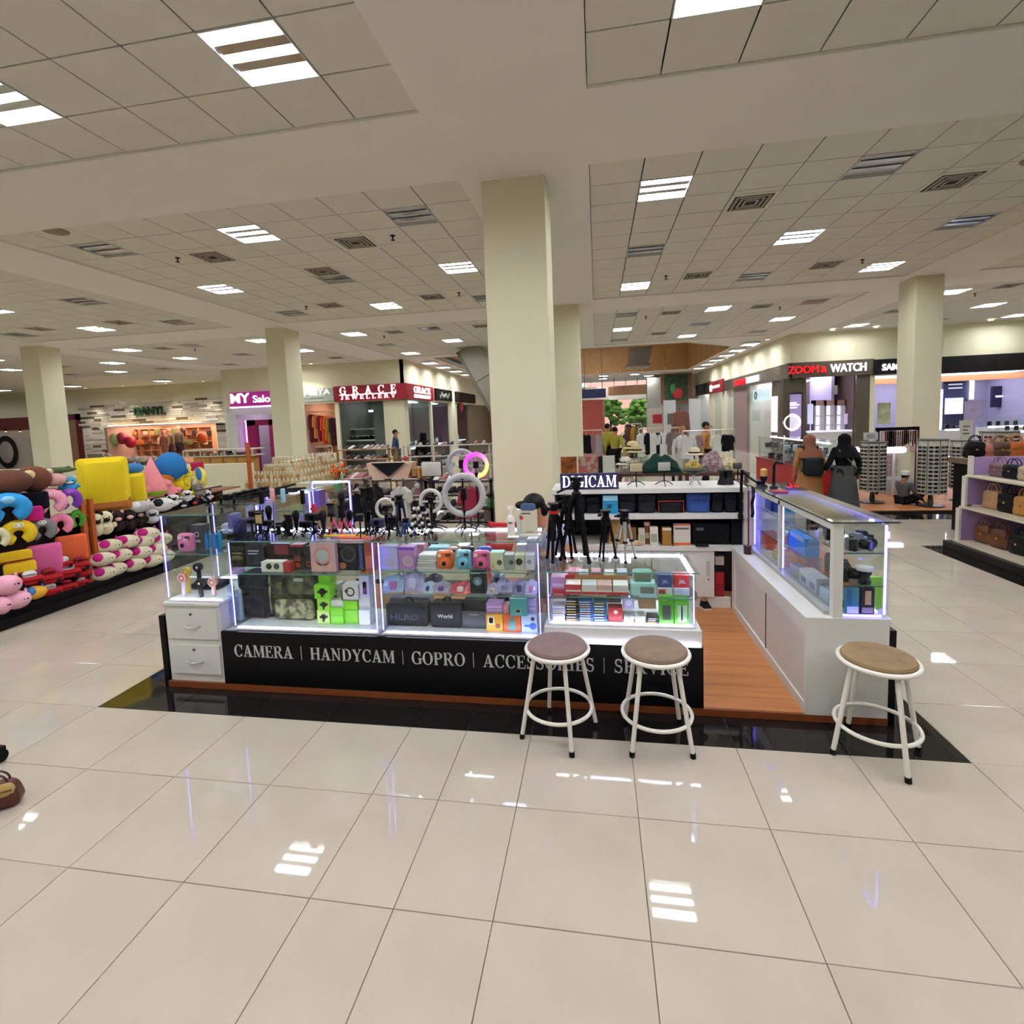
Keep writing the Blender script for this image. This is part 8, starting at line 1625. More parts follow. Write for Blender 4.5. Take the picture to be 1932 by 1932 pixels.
for u, w, vb, c, lab in ((1212, 22, 862, '#c9cec8', 'white tunic, first on the white and black rack'), (1222, 16, 858, '#14151a', 'black tunic between two white ones'), (1230, 24, 862, '#d2d6d0', 'white tunic, second on the white and black rack'), (1242, 16, 858, '#17181c', 'black tunic, second on the rack'), (1252, 26, 860, '#d4d8d2', 'white tunic, third on the white and black rack'), (1266, 22, 858, '#6f6260', 'taupe pleated tunic'), (1275, 22, 856, '#7a6a68', 'mauve grey tunic at the rack end')): hang(u, 14.0, Zr, w, vb, c, lab)
for u, w, vb, c, lab in ((1298, 34, 866, '#c4cac6', 'wide white blouse beside the green cloth'), (1318, 18, 860, '#8a6f6e', 'dusty rose blouse'), (1352, 24, 862, '#cdd1c4', 'cream white blouse right of the clerk'), (1368, 20, 852, '#101114', 'black jacket at the rack end'), (1378, 16, 850, '#15161a', 'second black jacket at the rack end')): hang(u, 13.0, Zr2, w, vb, c, lab)
for u, w, vb, c, lab in ((1107, 24, 856, '#121318', 'long black dress beside the column'), (1120, 14, 856, '#8a6a72', 'dusty mauve dress'), (1129, 16, 858, '#9a9094', 'grey printed dress')): hang(u, 15.5, Zr3, w, vb, c, lab, sleeves=False)
for u, w, vb, c, lab in ((1186, 14, 850, '#5a3a34', 'brown coat'), (1196, 16, 850, '#a87830', 'mustard coat'), (1204, 16, 850, '#5a5a3c', 'olive coat')): hang(u, 17.0, Zr4, w, vb, c, lab+' on the rear rack')
p = Y(1284, 775, 16.0); garment('hanging_garment', p.x, 16.0, p.z, 1.25, .5, '#7a5044', 'long brown abaya displayed on a tall pole', 'garments on the centre racks', pole=True)
p = Y(1290, 862, 13.2); mannequin(p.x, 13.35, 1.55, '#c8ccc6', '#b8bcb4', 'mannequin bust in a white blouse with tan collar', .1, headc='#b07848')
# fabric rolls, hats, green cloth, benches
for k, (u0, v0, u1, v1, y, nm, c1, c2, lab) in enumerate(((1058, 862, 1088, 892, 9.0, 'rust_weave', '#5a3018', '#a8642c', 'rust patterned cloth panel left of the sign'), (1091, 861, 1128, 892, 9.05, 'rose_weave', '#a89c8a', '#a85a58', 'cream cloth panel with rose print'), (1129, 861, 1137, 892, 9.0, 'dark_strip', '#1c1a18', '#2c2824', 'narrow dark cloth strip'), (1138, 860, 1160, 890, 8.9, 'white_board', '#c8ccc4', '#d2d6ce', 'white board with thin black line'))):
    a, b = RY(u0, v0, u1, v1, y, .06); tag(MB().box((a[0], y, .001), b).build('patterned_cloth', two_tone(nm, c1, c2, 12, 'voronoi' if k == 1 else 'noise', .9, .4)), lab, 'cloth panel')
def table(u0, u1, v, y, d, c, label):
    a, b = Y(u0, v, y), Y(u1, v, y); z0 = (a.z+b.z)/2; t = thing('display_table', label, 'table', ((a.x+b.x)/2, y+d/2, 0)); m = mat(c, .5, var=.15)
    MB().box((a.x, y, z0-.05), (b.x, y+d, z0)).build('top', m, t); MB().box((a.x+.05, y+.03, z0-.28), (b.x-.05, y+.06, z0-.24)).build('rail', m, t); MB().box((a.x+.05, y+.03, .1), (b.x-.05, y+d-.03, .14)).build('lower_shelf', m, t)
    for x in (a.x+.02, b.x-.07):
        for yy in (y+.02, y+d-.07): MB().box((x, yy, .001), (x+.05, yy+.05, z0-.05)).build('leg', m, t)
    return a.x, b.x, z0
x0, x1, zt = table(1165, 1290, 893, 8.6, .9, '#3f2620', 'dark brown table draped with a green cloth'); x2, x3, zt2 = table(1292, 1415, 892, 8.8, .9, '#4a2c22', 'dark brown table heaped with printed scarves')
def heap(u0, u1, vt, y, zb_, d, m, label, cat='cloth', name='folded_cloth', n=6):
    a, b = Y(u0, vt, y), Y(u1, vt, y); h = max(.06, a.z-zb_); t = thing(name, label, cat, ((a.x+b.x)/2, y+d/2, zb_)); q = MB(); w = b.x-a.x; N = 10; vs = []; fs = []
    rr = [random.uniform(.75, 1.1) for _ in range((N+1)*5)]
    for j in range(5):
        for i in range(N+1):
            fx = i/N; prof = (sin(pi*min(1, max(0, fx)))**.45); fy = sin(pi*(.12+.76*j/4)); vs.append((a.x+w*fx, y+d*j/4, zb_+.002+h*prof*fy*rr[j*(N+1)+i]))
    m0 = len(vs); vs += [(p_[0], p_[1], zb_+.001) for p_ in vs]
    for j in range(4):
        for i in range(N): a0 = j*(N+1)+i; fs += [(a0, a0+1, a0+N+2, a0+N+1), (m0+a0, m0+a0+N+1, m0+a0+N+2, m0+a0+1)]
    for i in range(N): fs += [(i, m0+i, m0+i+1, i+1), (4*(N+1)+i, 4*(N+1)+i+1, m0+4*(N+1)+i+1, m0+4*(N+1)+i)]
    for j in range(4): a0 = j*(N+1); fs += [(a0, a0+N+1, m0+a0+N+1, m0+a0), (a0+N, m0+a0+N, m0+a0+2*N+1, a0+2*N+1)]
    q.add(vs, fs); q.build('drape', m, t, True)
heap(1212, 1288, 860, 8.62, zt, .5, mat('#12302a', .9, var=.2), 'dark green velvet cloth draped on the brown table'); heap(1166, 1212, 862, 8.8, zt, .5, two_tone('grey_print', '#6a645c', '#b0a898', 20, 'noise', .9, .6), 'grey printed scarves in a heap on the brown table'); heap(1320, 1372, 852, 8.9, zt2, .5, two_tone('mauve_print', '#5a444a', '#a08a90', 16, 'noise', .9, .5), 'mauve printed scarves heaped high'); heap(1354, 1402, 862, 9.0, zt2, .5, two_tone('straw_print', '#8a8060', '#d0c8a0', 22, 'noise', .9, .5), 'straw coloured scarves on the right heap'); heap(1292, 1330, 868, 8.85, zt2, .4, two_tone('ochre_print', '#6a5a20', '#b8a050', 18, 'noise', .9, .5), 'ochre cloths at the left of the scarf table')
for k, (u, v, c, y) in enumerate(((1193, 838, '#c9bc90', 9.4), (1200, 845, '#b8aa80', 9.2), (1310, 850, '#d0c8a8', 9.3), (1186, 858, '#8a7a58', 9.2), (1180, 868, '#c8c4b4', 9.0))):
    p = Y(u, v+8, y); t = thing('hat', '%s straw brim hat on its stand among the scarves' % ORD[k], 'hat', (p.x, y, zt)); MB().cyl((p.x, y, zt+.001), (p.x, y, p.z), .012, n=8).build('stand', DK, t); MB().lathe([(.17, 0), (.175, .008), (.1, .03), (.09, .1), (.06, .13), (.01, .135)], (p.x, y, p.z), 18).build('crown', mat(c, .9, var=.12, scale=30), t, True); MB().lathe([(.102, .03), (.098, .055)], (p.x, y, p.z), 18).build('band', mat('#2a2422', .8), t, True)
# ---- perfume bottles on stepped timber shelves
HON = mat('#9a6a34', .5, var=.18, scale=4, name='honey_timber')
pxR, pxL, py0 = Y(562, 920, 8.6).x, Y(462, 920, 8.6).x, 8.6; pz = Y(510, 922, 8.6).z
t = thing('perfume_stand', 'stepped honey timber stand crowded with perfume bottles', 'stand', ((pxL+pxR)/2, 9.3, 0))
MB().box((pxL-.25, py0-.1, .001), (pxR+.12, py0+2.1, pz-.15)).build('counter', HON, t); MB().box((pxL-.4, py0-.5, .001), (Y(545, 945, py0-.5).x, py0-.1, Y(500, 938, py0-.5).z)).build('low_counter', HON, t)
for k in range(4): MB().box((pxL-.1+.1*k, py0+.14*k, pz-.15), (pxR-.14*k, py0+2.0-.05*k, pz+.125*k)).build('step', mat('#c0b490', .5), t)
bt = MB().lathe([(.03, 0), (.032, .01), (.032, .075), (.014, .09), (.012, .1)], n=8); btc = MB().lathe([(.016, .1), (.018, .15), (.006, .155)], n=8)
bme = []
for c in ('#b89a6a', '#c8b088', '#a8845a', '#d0c8a8', '#b0a078'):
    a = bt.mesh('bottle_body'); a.materials.append(mat(c, .15)); bme.append(a)
cme = btc.mesh('stopper'); cme.materials.append(mat('#d8d2bc', .3))
random.seed(6)
def bottle(x, y, z0, lab=''):
    o = bpy.data.objects.new('perfume_bottle', random.choice(bme)); COL.objects.link(o); o.location = (x, y, z0+.001); o.scale = (1.0, 1.0, 1.2); tag(o, 'small perfume bottle with pale stopper, '+lab, 'bottle', 'perfume bottles')
    c = bpy.data.objects.new('stopper', cme); COL.objects.link(c); c.parent = o
for k in range(4):
    z0 = pz+.125*k; xr_ = pxR-.14*k-.05; yf = py0+.14*k+.06; n = 13
    for i in range(n): bottle(pxL+.1*k+(xr_-pxL-.1*k)*i/(n-1), yf, z0, '%s of %s front tier' % (ORD[i], ORD[k]))
    for i in range(1, 14): bottle(xr_, yf+.13*i, z0, '%s of %s side tier' % (ORD[i], ORD[k]))
for k in range(6): bottle(pxL+.5+.09*k, py0+1.4, pz+.375, '%s on the crest' % ORD[k])
# low cream parapets beside the stand
wall('wall_low_1', (Y(-60, 880, 9.6).x, 9.6, 0), (Y(470, 880, 9.6).x, 9.75, Y(250, 880, 9.6).z)); wall('wall_low_2', (Y(600, 870, 12).x, 12.0, 0), (Y(636, 870, 12).x, 12.2, Y(618, 855, 12).z))
# vase with orange flowers, red flower pot, greenery
def flowers(u, v, y, zb_, c, label, r=.1):
    p = Y(u, v, y); t = thing('flower_vase', label, 'flowers', (p.x, y, zb_)); q = MB(); l = MB(); random.seed(int(u))
    for k in range(12): d = Vector((random.gauss(0, r*.6), random.gauss(0, r*.5), random.gauss(0, r*.5))); q.ball(p+d, r*.3, 7, 5); l.tube([(p.x, y, zb_+.12), p+d-Vector((0, 0, r*.2))], .006, 4)
    q.build('blossom', mat(c, .7, var=.3), t, True); l.build('foliage', mat('#3a5a2a', .8), t); MB().box((p.x-.1, y-.1, .001), (p.x+.1, y+.1, zb_)).build('plinth', mat('#5a4a40', .6), t); MB().lathe([(.05, 0), (.07, .08), (.04, .16)], (p.x, y, zb_+.001), 12).build('vase', mat('#3f8a52', .3), t, True)
flowers(636, 888, 7.0, Y(636, 925, 7.0).z, '#d8591c', 'orange flowers in a green vase beside the perfume stand'); flowers(768, 866, 10.5, Y(768, 882, 10.5).z, '#c01c18', 'red flowers in a pot on the dark table', .08); flowers(927, 938, 7.4, Y(927, 960, 7.4).z, '#8a8a1c', 'yellow green flowers by the kiosk column', .08)
# ---- shoe shelves between perfume stand and column
def shoe_rack(u0, u1, vt, vb, y, n, label, cols, m):
    a, b = RY(u0, vt, u1, vb, y, .4); t = thing('shoe_rack', label, 'shoe rack', ((a[0]+b[0])/2, y+.2, 0))
    for x in (a[0], b[0]-.04): MB().box((x, y, .001), (x+.04, y+.04, b[2]+.02)).build('post', m, t); MB().box((x, y+.36, .001), (x+.04, y+.4, b[2]+.02)).build('post', m, t)
    zs = [a[2]+(b[2]-a[2])*k/n for k in range(n+1)]
    for z0 in zs: MB().box((a[0], y, z0-.02), (b[0], y+.4, z0)).build('shelf_board', m, t)
    for jz, z0 in enumerate(zs):
        for i in range(cols):
            x = a[0]+.1+(b[0]-a[0]-.2)*(i+.5)/cols; w = .045
            o = thing('shoe', '%s shoe, shelf %s, %s' % (ORD[i], ORD[jz], label), 'shoe', (x, y+.2, z0+.001), random.uniform(-.1, .1), 'shoes on '+label); c = random.choice(['#17171a', '#c8c4bc', '#6a6460', '#2a2624', '#a89a90', '#8a4a48', '#d8d4d0'])
            MB().hull([(-w, -.13, 0), (w, -.13, 0), (w*.8, .13, 0), (-w*.8, .13, 0)], [(-w*.6, -.1, .04), (w*.6, -.1, .04), (w*.7, .12, .09), (-w*.7, .12, .09)]).build('upper', mat(c, .5), o, False, True); MB().hull([(-w*1.05, -.14, -.0), (w*1.05, -.14, 0), (w*.9, .135, 0), (-w*.9, .135, 0)], [(-w*1.05, -.14, .014), (w*1.05, -.14, .014), (w*.9, .135, .014), (-w*.9, .135, .014)]).build('sole', mat('#d0ccc4' if c != '#d8d4d0' else '#3a3632', .7), o, False, True)
random.seed(15)
shoe_rack(636, 736, 848, 905, 11.0, 3, 'honey timber shoe rack behind the perfume stand', 9, mat('#9a6c38', .5)); shoe_rack(690, 800, 906, 1000, 6.9, 3, 'brown metal shoe rack behind the ring lights', 7, mat('#4a3430', .4)); shoe_rack(802, 930, 908, 985, 7.3, 3, 'dark shoe rack beside the kiosk column', 8, mat('#2c2a2a', .4)); shoe_rack(632, 690, 905, 950, 8.0, 2, 'mauve brown shoe rack next to the flowers', 5, mat('#5a4440', .5)); shoe_rack(760, 925, 840, 880, 13.5, 2, 'far white shoe rack near the escalator', 10, mat('#b8b8b4', .4))
a, b = RY(688, 874, 776, 906, 6.95, .3); z0 = b[2]*0+Y(740, 906, 6.9).z+.0
t = thing('tote_bag', 'wide beige tote with a black triangular flap', 'bag', ((a[0]+b[0])/2, 7.1, z0)); w = b[0]-a[0]; x0 = a[0]; h = b[2]-z0
MB().hull([(x0+w*.1, 6.98, z0+.003), (x0+w*.9, 6.98, z0+.003), (x0+w*.9, 7.24, z0+.003), (x0+w*.1, 7.24, z0+.003)], [(x0, 7.02, b[2]), (x0+w, 7.02, b[2]), (x0+w, 7.2, b[2]), (x0, 7.2, b[2])]).build('body', mat('#c8a890', .6, var=.1), t); MB().prism([(x0+w*.14, b[2]+.004), (x0+w*.5, z0+h*.2), (x0+w*.86, b[2]+.004)], 6.95, 7.0).build('flap', mat('#17171a', .6), t)
for k, (u0, u1, c) in enumerate(((777, 785, '#a8763c'), (786, 793, '#b4803f'), (794, 801, '#9a6834'))):
    a, b = RY(u0, 882, u1, 906, 7.0, .12); tag(MB().rbox((a[0], 7.0, z0+.003), (b[0], 7.12, b[2]), .02, 2).build('paper_bag', mat(c, .7, var=.15)), '%s brown bag on the metal shoe rack' % ORD[k], 'bag')
for k, (u, v, c) in enumerate(((756, 935, '#b4b4ac'), (885, 935, '#8a1c38'), (700, 930, '#1a1a1c'), (665, 945, '#17171a'))):
    p = Y(u, v, 6.6); garment('hanging_garment', p.x, 6.62, p.z+.12, .42, .3, c, ('white hooded', 'crimson', 'black', 'second black')[k]+' top hanging before the shoe racks', 'tops by the shoe racks', .2*k, pole=True)
# ================================================================== people
SKIN = mat('#a8714f', .6, var=.05, name='skin_tan'); HAIR = mat('#0b0a0a', .5, var=.2, name='black_hair')
def skinned(name, pts, edges, m, parent, lv=2):
    me = bpy.data.meshes.new(name); me.from_pydata([p[0] for p in pts], edges, []); me.materials.append(m)
    o = bpy.data.objects.new(name, me); COL.objects.link(o); o.parent = parent
    md = o.modifiers.new('skin', 'SKIN'); md.use_smooth_shade = True
    sv = me.skin_vertices[0].data
    for i, p in enumerate(pts):
        r = p[1]; sv[i].radius = r if hasattr(r, '__len__') else (r, r); sv[i].use_root = (i == 0)
    s = o.modifiers.new('sub', 'SUBSURF'); s.levels = lv; s.render_levels = lv
    return o
def lerp(a, b, f): return tuple(x+(y-x)*f for x, y in zip(a, b))
def person(loc, h, rz, label, shirt, trousers, hair='short', hijab=None, robe=None, arms=((.22, .0, .46), (.22, .0, .46)), sit=None, shoes='#15151a', headtilt=0.0, step=.05, sleeve=1.0, shirtm=None):
    """figure facing local -Y; arms: hand positions (out, forward, height) as fractions of h"""
    t = thing('person', label, 'person', loc, rz); s = h
    hipz = .52*s; P = lambda x, y, z: (x*s, y*s, z*s)
    pel, wai, che, nec, hdb, hdt = P(0, 0, .53), P(0, .0, .62), P(0, .0, .74), P(0, .005, .83), P(0, -.008-headtilt*.3, .875), P(0, -.012-headtilt, .945-headtilt*.3)
    pts = [(pel, (.088*s, .07*s)), (wai, (.075*s, .058*s)), (che, (.098*s, .068*s)), (nec, (.035*s, .035*s)), (hdb, (.045*s, .05*s)), (hdt, (.052*s, .062*s))]; ed = [(0, 1), (1, 2), (2, 3), (3, 4), (4, 5)]
    sh = []; tr = [(pel, (.095*s, .078*s))]; ted = []; shp = [(P(0, 0, .5), (.092*s, .074*s)), (wai, (.085*s, .066*s)), (che, (.108*s, .077*s)), (P(0, .004, .8), (.06*s, .05*s))]; shed = [(0, 1), (1, 2), (2, 3)]
    feet = []
    for k, q in enumerate((-1, 1)):
        ax = arms[k]; S = P(q*.115, 0, .79); Hn = P(q*ax[0], -ax[1], ax[2]); E = lerp(S, Hn, .52); E = (E[0]+q*.02*s, E[1]+.035*s, E[2]-.01*s); n = len(pts)
        fd = Vector(Hn)-Vector(E); fd.normalize(); fd = fd*s
        pts += [(S, .036*s), (E, .027*s), (lerp(E, Hn, .95), .017*s), (tuple(Vector(Hn)+fd*.03), (.022*s, .012*s))]; ed += [(2, n), (n, n+1), (n+1, n+2), (n+2, n+3)]
        for f in range(5):
            off = Vector(((f-1.5)*.009*s*q*.6, (f-1.5)*.008*s, 0)); L = (.035, .048, .052, .046, .034)[f]; m_ = len(pts)
            if f == 0: off = Vector((0, -.022*s, -.0)); 
            pts += [(tuple(Vector(Hn)+fd*(.05 if f else .035)+off), .0062*s), (tuple(Vector(Hn)+fd*(.05+L)+off*1.1+Vector((0, -.008*s, 0))), .0048*s)]; ed += [(n+3, m_), (m_, m_+1)]
        m_ = len(shp); e2 = lerp(E, Hn, .85) if sleeve >= 1 else lerp(S, E, .8)
        shp += [(S, .046*s), (E if sleeve >= 1 else lerp(S, E, .4), .036*s), (e2, .027*s if sleeve >= 1 else .038*s)]; shed += [(2, m_), (m_, m_+1), (m_+1, m_+2)]
        if sit: Hp, K, A, T = P(q*.055, 0, .52), Vector(sit[k][0])/1, Vector(sit[k][1]), Vector(sit[k][2]); K, A, T = tuple(K), tuple(A), tuple(T)
        else: Hp, K, A = P(q*.055, 0, .51), P(q*.06, -.02-q*step*.5, .28), P(q*.06, .02+q*step, .045); T = (A[0], A[1]-.11*s, .02*s)
        n = len(pts); pts += [(Hp, .062*s), (K, .04*s), (A, .026*s), (T, (.024*s, .014*s))]; ed += [(0, n), (n, n+1), (n+1, n+2), (n+2, n+3)]
        m_ = len(tr); tr += [(Hp, .07*s), (K, .05*s), (lerp(K, A, .9), .04*s)]; ted += [(0, m_), (m_, m_+1), (m_+1, m_+2)]; feet.append((A, T))
    skinned('body', pts, ed, SKIN, t)
    if trousers: skinned('trousers', tr, ted, mat(trousers, .8, var=.1), t)
    if shirt: skinned('shirt', shp, shed, shirtm or mat(shirt, .8, var=.1), t)
    for A, T in feet:
        A = Vector(A); T = Vector(T); d = (T-A); d.z = 0; d = d.normalized() if d.length else Vector((0, -1, 0)); sd = Vector((-d.y, d.x, 0)); b = Vector((A.x, A.y, T.z-.02*s)); b.z = max(0.001, b.z) if not sit else b.z
        q = MB().hull([b-d*.03*s+sd*.026*s, b-d*.03*s-sd*.026*s, b+d*.13*s-sd*.022*s, b+d*.13*s+sd*.022*s], [b-d*.025*s+sd*.022*s+Vector((0, 0, .05*s)), b-d*.025*s-sd*.022*s+Vector((0, 0, .05*s)), b+d*.115*s-sd*.018*s+Vector((0, 0, .022*s)), b+d*.115*s+sd*.018*s+Vector((0, 0, .022*s))]); sh_ = q.build('shoe', mat(shoes, .5), t, False, True)
        MB().hull([b-d*.032*s+sd*.028*s, b-d*.032*s-sd*.028*s, b+d*.135*s-sd*.024*s, b+d*.135*s+sd*.024*s], [p+Vector((0, 0, .009*s)) for p in (b-d*.032*s+sd*.028*s, b-d*.032*s-sd*.028*s, b+d*.135*s-sd*.024*s, b+d*.135*s+sd*.024*s)]).build('sole', mat('#d8d6d0', .6), sh_, False, True)
    c = Vector(lerp(hdb, hdt, .55))
    for q in (-1, 1): MB().ball(c+Vector((q*.026*s*.8, -.058*s, .005*s)), .006*s, 6, 4).build('eye', EYE, t, True, True)
    MB().ball(c+Vector((0, -.066*s, -.012*s)), (.009*s, .012*s, .013*s), 8, 5).build('nose', SKIN, t, True, True); MB().ball(c+Vector((0, -.058*s, -.036*s)), (.017*s, .006*s, .005*s), 8, 4).build('mouth', mat('#8a4a40', .6), t, True, True)
    if not hijab:
        for q in (-1, 1): MB().ball(c+Vector((q*.053*s, .0, -.004*s)), (.008*s, .014*s, .019*s), 8, 5).build('ear', SKIN, t, True, True)
        MB().ball(c+Vector((0, .016*s, .016*s)), (.050*s, .058*s, .056*s), 16, 10, bottom=-.75).build('hair', HAIR, t, True, True)
    else:
        m = mat(hijab, .85, var=.1)
        MB().lathe([(.15*s, .70*s), (.135*s, .76*s), (.085*s, .82*s), (.07*s, .86*s), (.073*s, .91*s), (.066*s, .955*s), (.03*s, .985*s), (.004*s, .99*s)], n=20, sy=.92, c=(0, .006*s, 0)).build('headscarf', m, t, True, True)
    if robe: MB().lathe([(.19*s, .04*s), (.16*s, .3*s), (.125*s, .52*s), (.11*s, .6*s)], n=20, sy=.85).build('skirt', mat(robe, .85, var=.12), t, True, True)
    return t
# two women seen from behind at the sunglasses corner
p = G(1525, 966); w1 = person((p.x, p.y, .0), 1.50, pi, 'woman from behind in tan headscarf and camel coat with black backpack', '#9a6c3c', '#3a3a3c', hijab='#7a4a34', robe='#96683a', arms=((.16, .03, .5), (.16, .03, .5)))
MB().rbox((-.16, .11, .72), (.16, .27, 1.06), .06, 4, puff=.03).build('backpack', mat('#1a1f22', .7), w1, True, True)
for q in (-1, 1): MB().tube([(q*.1, .13, 1.05), (q*.12, .06, 1.26), (q*.13, -.05, 1.2)], .02, 6).build('backpack_strap', mat('#1a1f22', .7), w1, True, True)
p = G(1590, 970); w2 = person((p.x, p.y, .0), 1.51, pi+.2, 'woman from behind in black headscarf and top with grey skirt', '#0e0e11', '#2c2e30', hijab='#0d0d10', robe='#3c403f', arms=((.2, .03, .5), (.19, .08, .52)))
MB().tube([(.16, .1, 1.2), (-.02, .14, 1.0), (-.2, .1, .84)], .009, 6).build('sling_strap', mat('#9a968e', .5), w2, True, True); MB().rbox((-.26, .0, .74), (-.17, .12, .86), .02, 3).build('sling_bag', mat('#17171a', .5), w2, True, True)
# crouching figure with a white cap
p = G(1722, 950, .04); person((Y(1706, 900, 11.0).x, 11.0, .04-.53), .98*1.2, 1.9, 'crouching person in a white cap and dark clothes among the sunglasses stands', '#55585c', '#15161c', sit=[((-.2, -.26, .76), (-.12, -.1, .6), (-.12, -.24, .565)), ((.2, -.26, .76), (.12, -.1, .6), (.12, -.24, .565))], arms=((.16, .22, .5), (.16, .22, .5)), headtilt=.03)
cp = bpy.data.objects[[o.name for o in COL.objects if o.name.startswith('person')][-1]]
MB().lathe([(.085, 1.1), (.088, 1.12), (.075, 1.17), (.03, 1.19)], (0, -.02, 0), 16).build('cap', mat('#d6d6d2', .7), cp, True, True); MB().hull([(-.06, -.09, 1.1), (.06, -.09, 1.1), (.05, -.17, 1.09), (-.05, -.17, 1.09)], [(-.06, -.09, 1.112), (.06, -.09, 1.112), (.05, -.17, 1.1), (-.05, -.17, 1.1)]).build('cap_brim', mat('#d6d6d2', .7), cp, False, True)
# people further back
def far(u, vt, y, rz, label, **k):
    q = Y(u, vt, y); return person((q.x, y, 0), min(1.80, q.z), rz, label, **k)
far(745, 804, 18.6, pi/2+.25, 'man in a dark blue shirt walking past the jewellery shop', shirt='#1b3a66', trousers='#6f6658', step=.1)
far(798, 814, 16.0, 2.6, 'woman in black beside the corner jewellery window', shirt='#0e0f12', trousers='#0f1013', hijab='#0c0c0f', robe='#0f1013')
BAT = two_tone('yellow_batik', '#a88a1c', '#8a9a3c', 14, 'noise', .8, .5); BAT2 = two_tone('gold_batik', '#c09a24', '#b86a50', 12, 'noise', .8, .4)
far(1146, 797, 17.2, 2.2, 'shop assistant in green yellow batik shirt, left of the pair', shirt='#a8901c', trousers='#1a1714', shirtm=BAT); far(1160, 803, 16.6, 2.6, 'shop assistant in green yellow batik shirt, right of the pair', shirt='#a8901c', trousers='#1a1714', shirtm=BAT); far(1185, 798, 18.5, .4, 'woman in a white blouse and black headscarf by the racks', shirt='#cfc8c0', trousers='#17171a', hijab='#121215'); far(1332, 793, 14.2, 1.2, 'shop assistant in gold batik blouse by the blouse rack', shirt='#c09a24', trousers='#17171a', shirtm=BAT2)
far(200, 849, 24.2, .5, 'person in a white shirt beside the green notice board', shirt='#c8c8c4', trousers='#3a3a3e')
far(622, 842, 19.9, .3, 'person in black at the boutique doorway', shirt='#17181c', trousers='#15161a')
# seller seated behind the card showcase
hx = Y(1003, 950, 4.35); ft = G(1326, 1142, PZ)
base = Vector((hx.x+.10, 4.42, .065))
lf = Vector((ft.x, ft.y, PZ+.03))-base
t = thing('person', 'seller with black hair in a grey shirt seated behind the card showcase', 'person', tuple(base))
pel, wai, che, nec, hd0, hd1 = (0.05, .05, .47), (.04, .06, .65), (0, .02, .86), (-.04, -.03, 1.03), (-.07, -.06, 1.10), (-.11, -.09, 1.18)
ft_l = tuple(lf+Vector((-.02, .02, .05))); kn = ((lf.x+pel[0])/2-.02, (lf.y+pel[1])/2-.05, .50)
pts = [(pel, (.15, .12)), (wai, (.13, .1)), (che, (.17, .115)), (nec, .058), (hd0, (.074, .085)), (hd1, (.085, .1)),
       ((-.19, .05, .92), .06), ((-.27, -.1, .70), .045), ((-.16, -.27, .78), .03), ((.17, .0, .92), .06), ((.24, -.16, .70), .045), ((.08, -.3, .80), .03),
       ((-.1, .04, .45), .1), ((-.2, -.36, .47), .068), ((-.18, -.38, .1), .045), ((-.2, -.5, .05), (.04, .025)), ((.14, .06, .45), .1), (kn, .068), (ft_l, .045), ((ft_l[0]+.03, ft_l[1]-.1, .06), (.04, .025))]
ed = [(0, 1), (1, 2), (2, 3), (3, 4), (4, 5), (2, 6), (6, 7), (7, 8), (2, 9), (9, 10), (10, 11), (0, 12), (12, 13), (13, 14), (14, 15), (0, 16), (16, 17), (17, 18), (18, 19)]
for hn, src, dr in ((8, 7, 1), (11, 10, -1)):
    H0 = Vector(pts[hn][0]); d = (H0-Vector(pts[src][0])).normalized(); n = len(pts); pts.append((tuple(H0+d*.06), (.04, .018))); ed.append((hn, n)); sd = d.cross(Vector((0, 0, 1))).normalized()
    for f in range(5):
        m_ = len(pts); o = sd*(f-1.8)*.02; l = (.05, .08, .09, .08, .06)[f]
        pts += [(tuple(H0+d*(.1 if f else .06)+o*(1 if f else 1.3)), .0095), (tuple(H0+d*(.1+l*.6)+o*1.1-Vector((0, 0, .015))), .0085), (tuple(H0+d*(.1+l)+o*1.1-Vector((0, 0, .04))), .007)]; ed += [(n, m_), (m_, m_+1), (m_+1, m_+2)]
skinned('body', pts, ed, SKIN, t)
skinned('shirt', [((.05, .05, .48), (.165, .135)), (wai, (.145, .115)), (che, (.185, .13)), ((-.02, .0, .98), (.1, .08)), ((-.19, .05, .92), .074), ((-.24, -.03, .79), .066), ((.17, .0, .92), .074), ((.215, -.09, .79), .066)], [(0, 1), (1, 2), (2, 3), (2, 4), (4, 5), (2, 6), (6, 7)], mat('#9a9cb4', .8, var=.1), t)
skinned('trousers', [((.04, .05, .45), (.16, .13)), ((-.1, .02, .45), .108), ((-.2, -.36, .47), .078), ((-.18, -.38, .16), .058), ((.14, .06, .45), .108), (kn, .078), (tuple(Vector(ft_l).lerp(Vector(kn), .04)), .062)], [(0, 1), (1, 2), (2, 3), (0, 4), (4, 5), (5, 6)], mat('#7c7a72', .8, var=.1), t)
hc = Vector(hd0).lerp(Vector(hd1), .6)
MB().ball(hc+Vector((.06, .05, -.03)), (.075, .075, .075), 12, 8).build('nape_hair', HAIR, t, True, True)
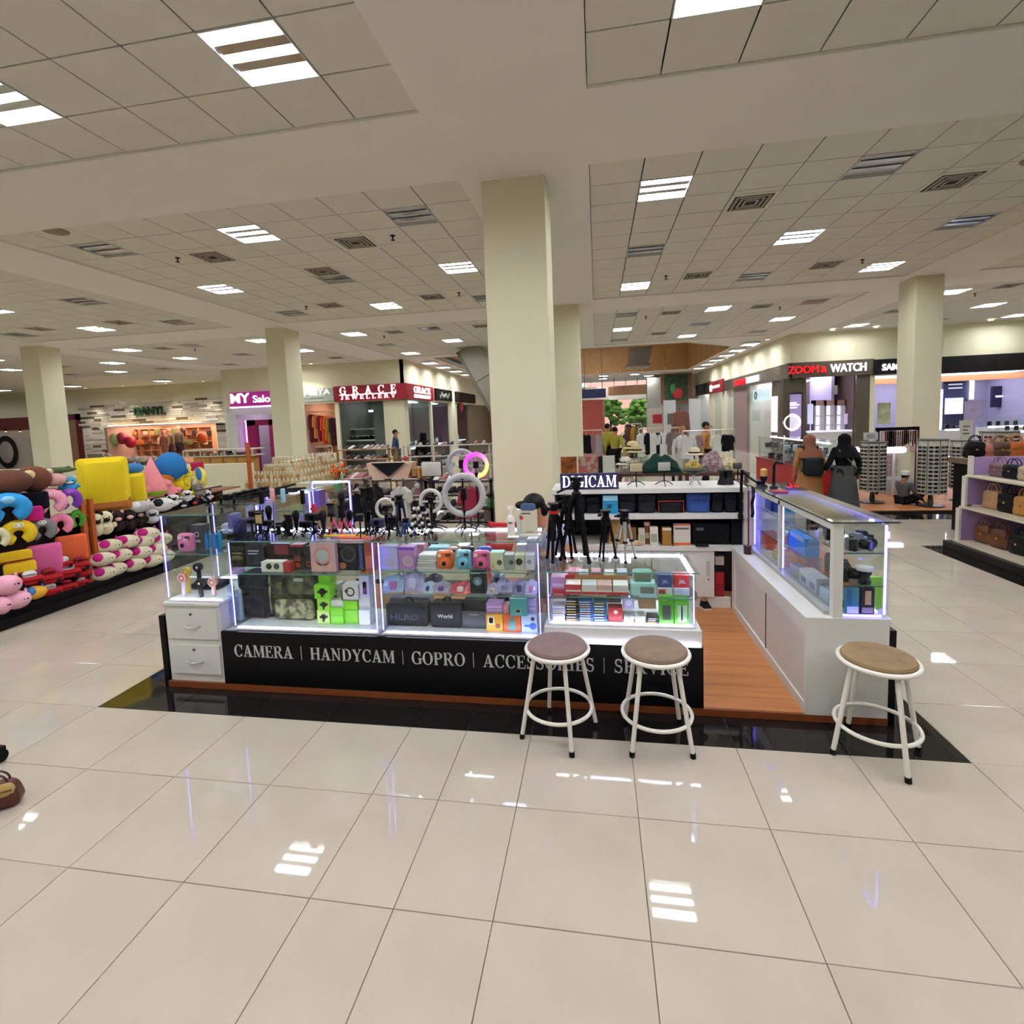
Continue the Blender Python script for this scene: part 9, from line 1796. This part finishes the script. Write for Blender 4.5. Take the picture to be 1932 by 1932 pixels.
MB().ball(hc+Vector((.012, .02, .035)), (.098, .115, .088), 18, 12, bottom=-.3).build('hair', HAIR, t, True, True); MB().ball(hc+Vector((-.08, -.07, .035)), (.06, .055, .035), 10, 7).build('fringe', HAIR, t, True, True)
MB().ball(hc+Vector((.062, -.045, -.02)), (.014, .022, .032), 8, 6).build('ear', SKIN, t, True, True); MB().ball(hc+Vector((-.085, -.095, -.05)), (.016, .018, .02), 8, 5).build('nose', SKIN, t, True, True)
for q in (0, 1): MB().ball(hc+Vector((-.055+.05*q-.02, -.1+.015*q, -.022)), .009, 6, 4).build('eye', EYE, t, True, True)
MB().ball(hc+Vector((-.06, -.1, -.085)), (.024, .01, .007), 8, 4).build('mouth', mat('#8a4a40', .6), t, True, True)
for A, T in ((Vector((-.18, -.38, .1)), Vector((-.2, -.52, .05))), (Vector(ft_l), Vector((ft_l[0]+.03, ft_l[1]-.12, .05)))):
    d = (T-A); d.z = 0; d.normalize(); sd = Vector((-d.y, d.x, 0)); b = Vector((A.x, A.y, PZ+.001-base.z))
    so = [b-d*.06+sd*.045, b-d*.06-sd*.045, b+d*.17-sd*.04, b+d*.17+sd*.04]
    s_ = MB().hull([p+Vector((0, 0, .02)) for p in so], [b-d*.05+sd*.036+Vector((0, 0, .1)), b-d*.05-sd*.036+Vector((0, 0, .1)), b+d*.14-sd*.03+Vector((0, 0, .05)), b+d*.14+sd*.03+Vector((0, 0, .05))]).build('shoe', mat('#121214', .5), t, False, True); MB().hull(so, [p+Vector((0, 0, .02)) for p in so]).build('sole', mat('#d8d6d0', .6), s_, False, True)
t = thing('plastic_stool', 'low red plastic stool under the seated seller', 'stool', (base.x+.05, base.y+.05, PZ)); bx, by = base.x+.05, base.y+.05
MB().rbox((bx-.15, by-.15, .36), (bx+.15, by+.15, .39), .03, 3, 'xy').build('seat', RC, t, True)
for q in (-1, 1):
    for r_ in (-1, 1): MB().cyl((bx+q*.14, by+r_*.14, PZ+.001), (bx+q*.11, by+r_*.11, .362), .018, n=8).build('leg', RC, t, True)
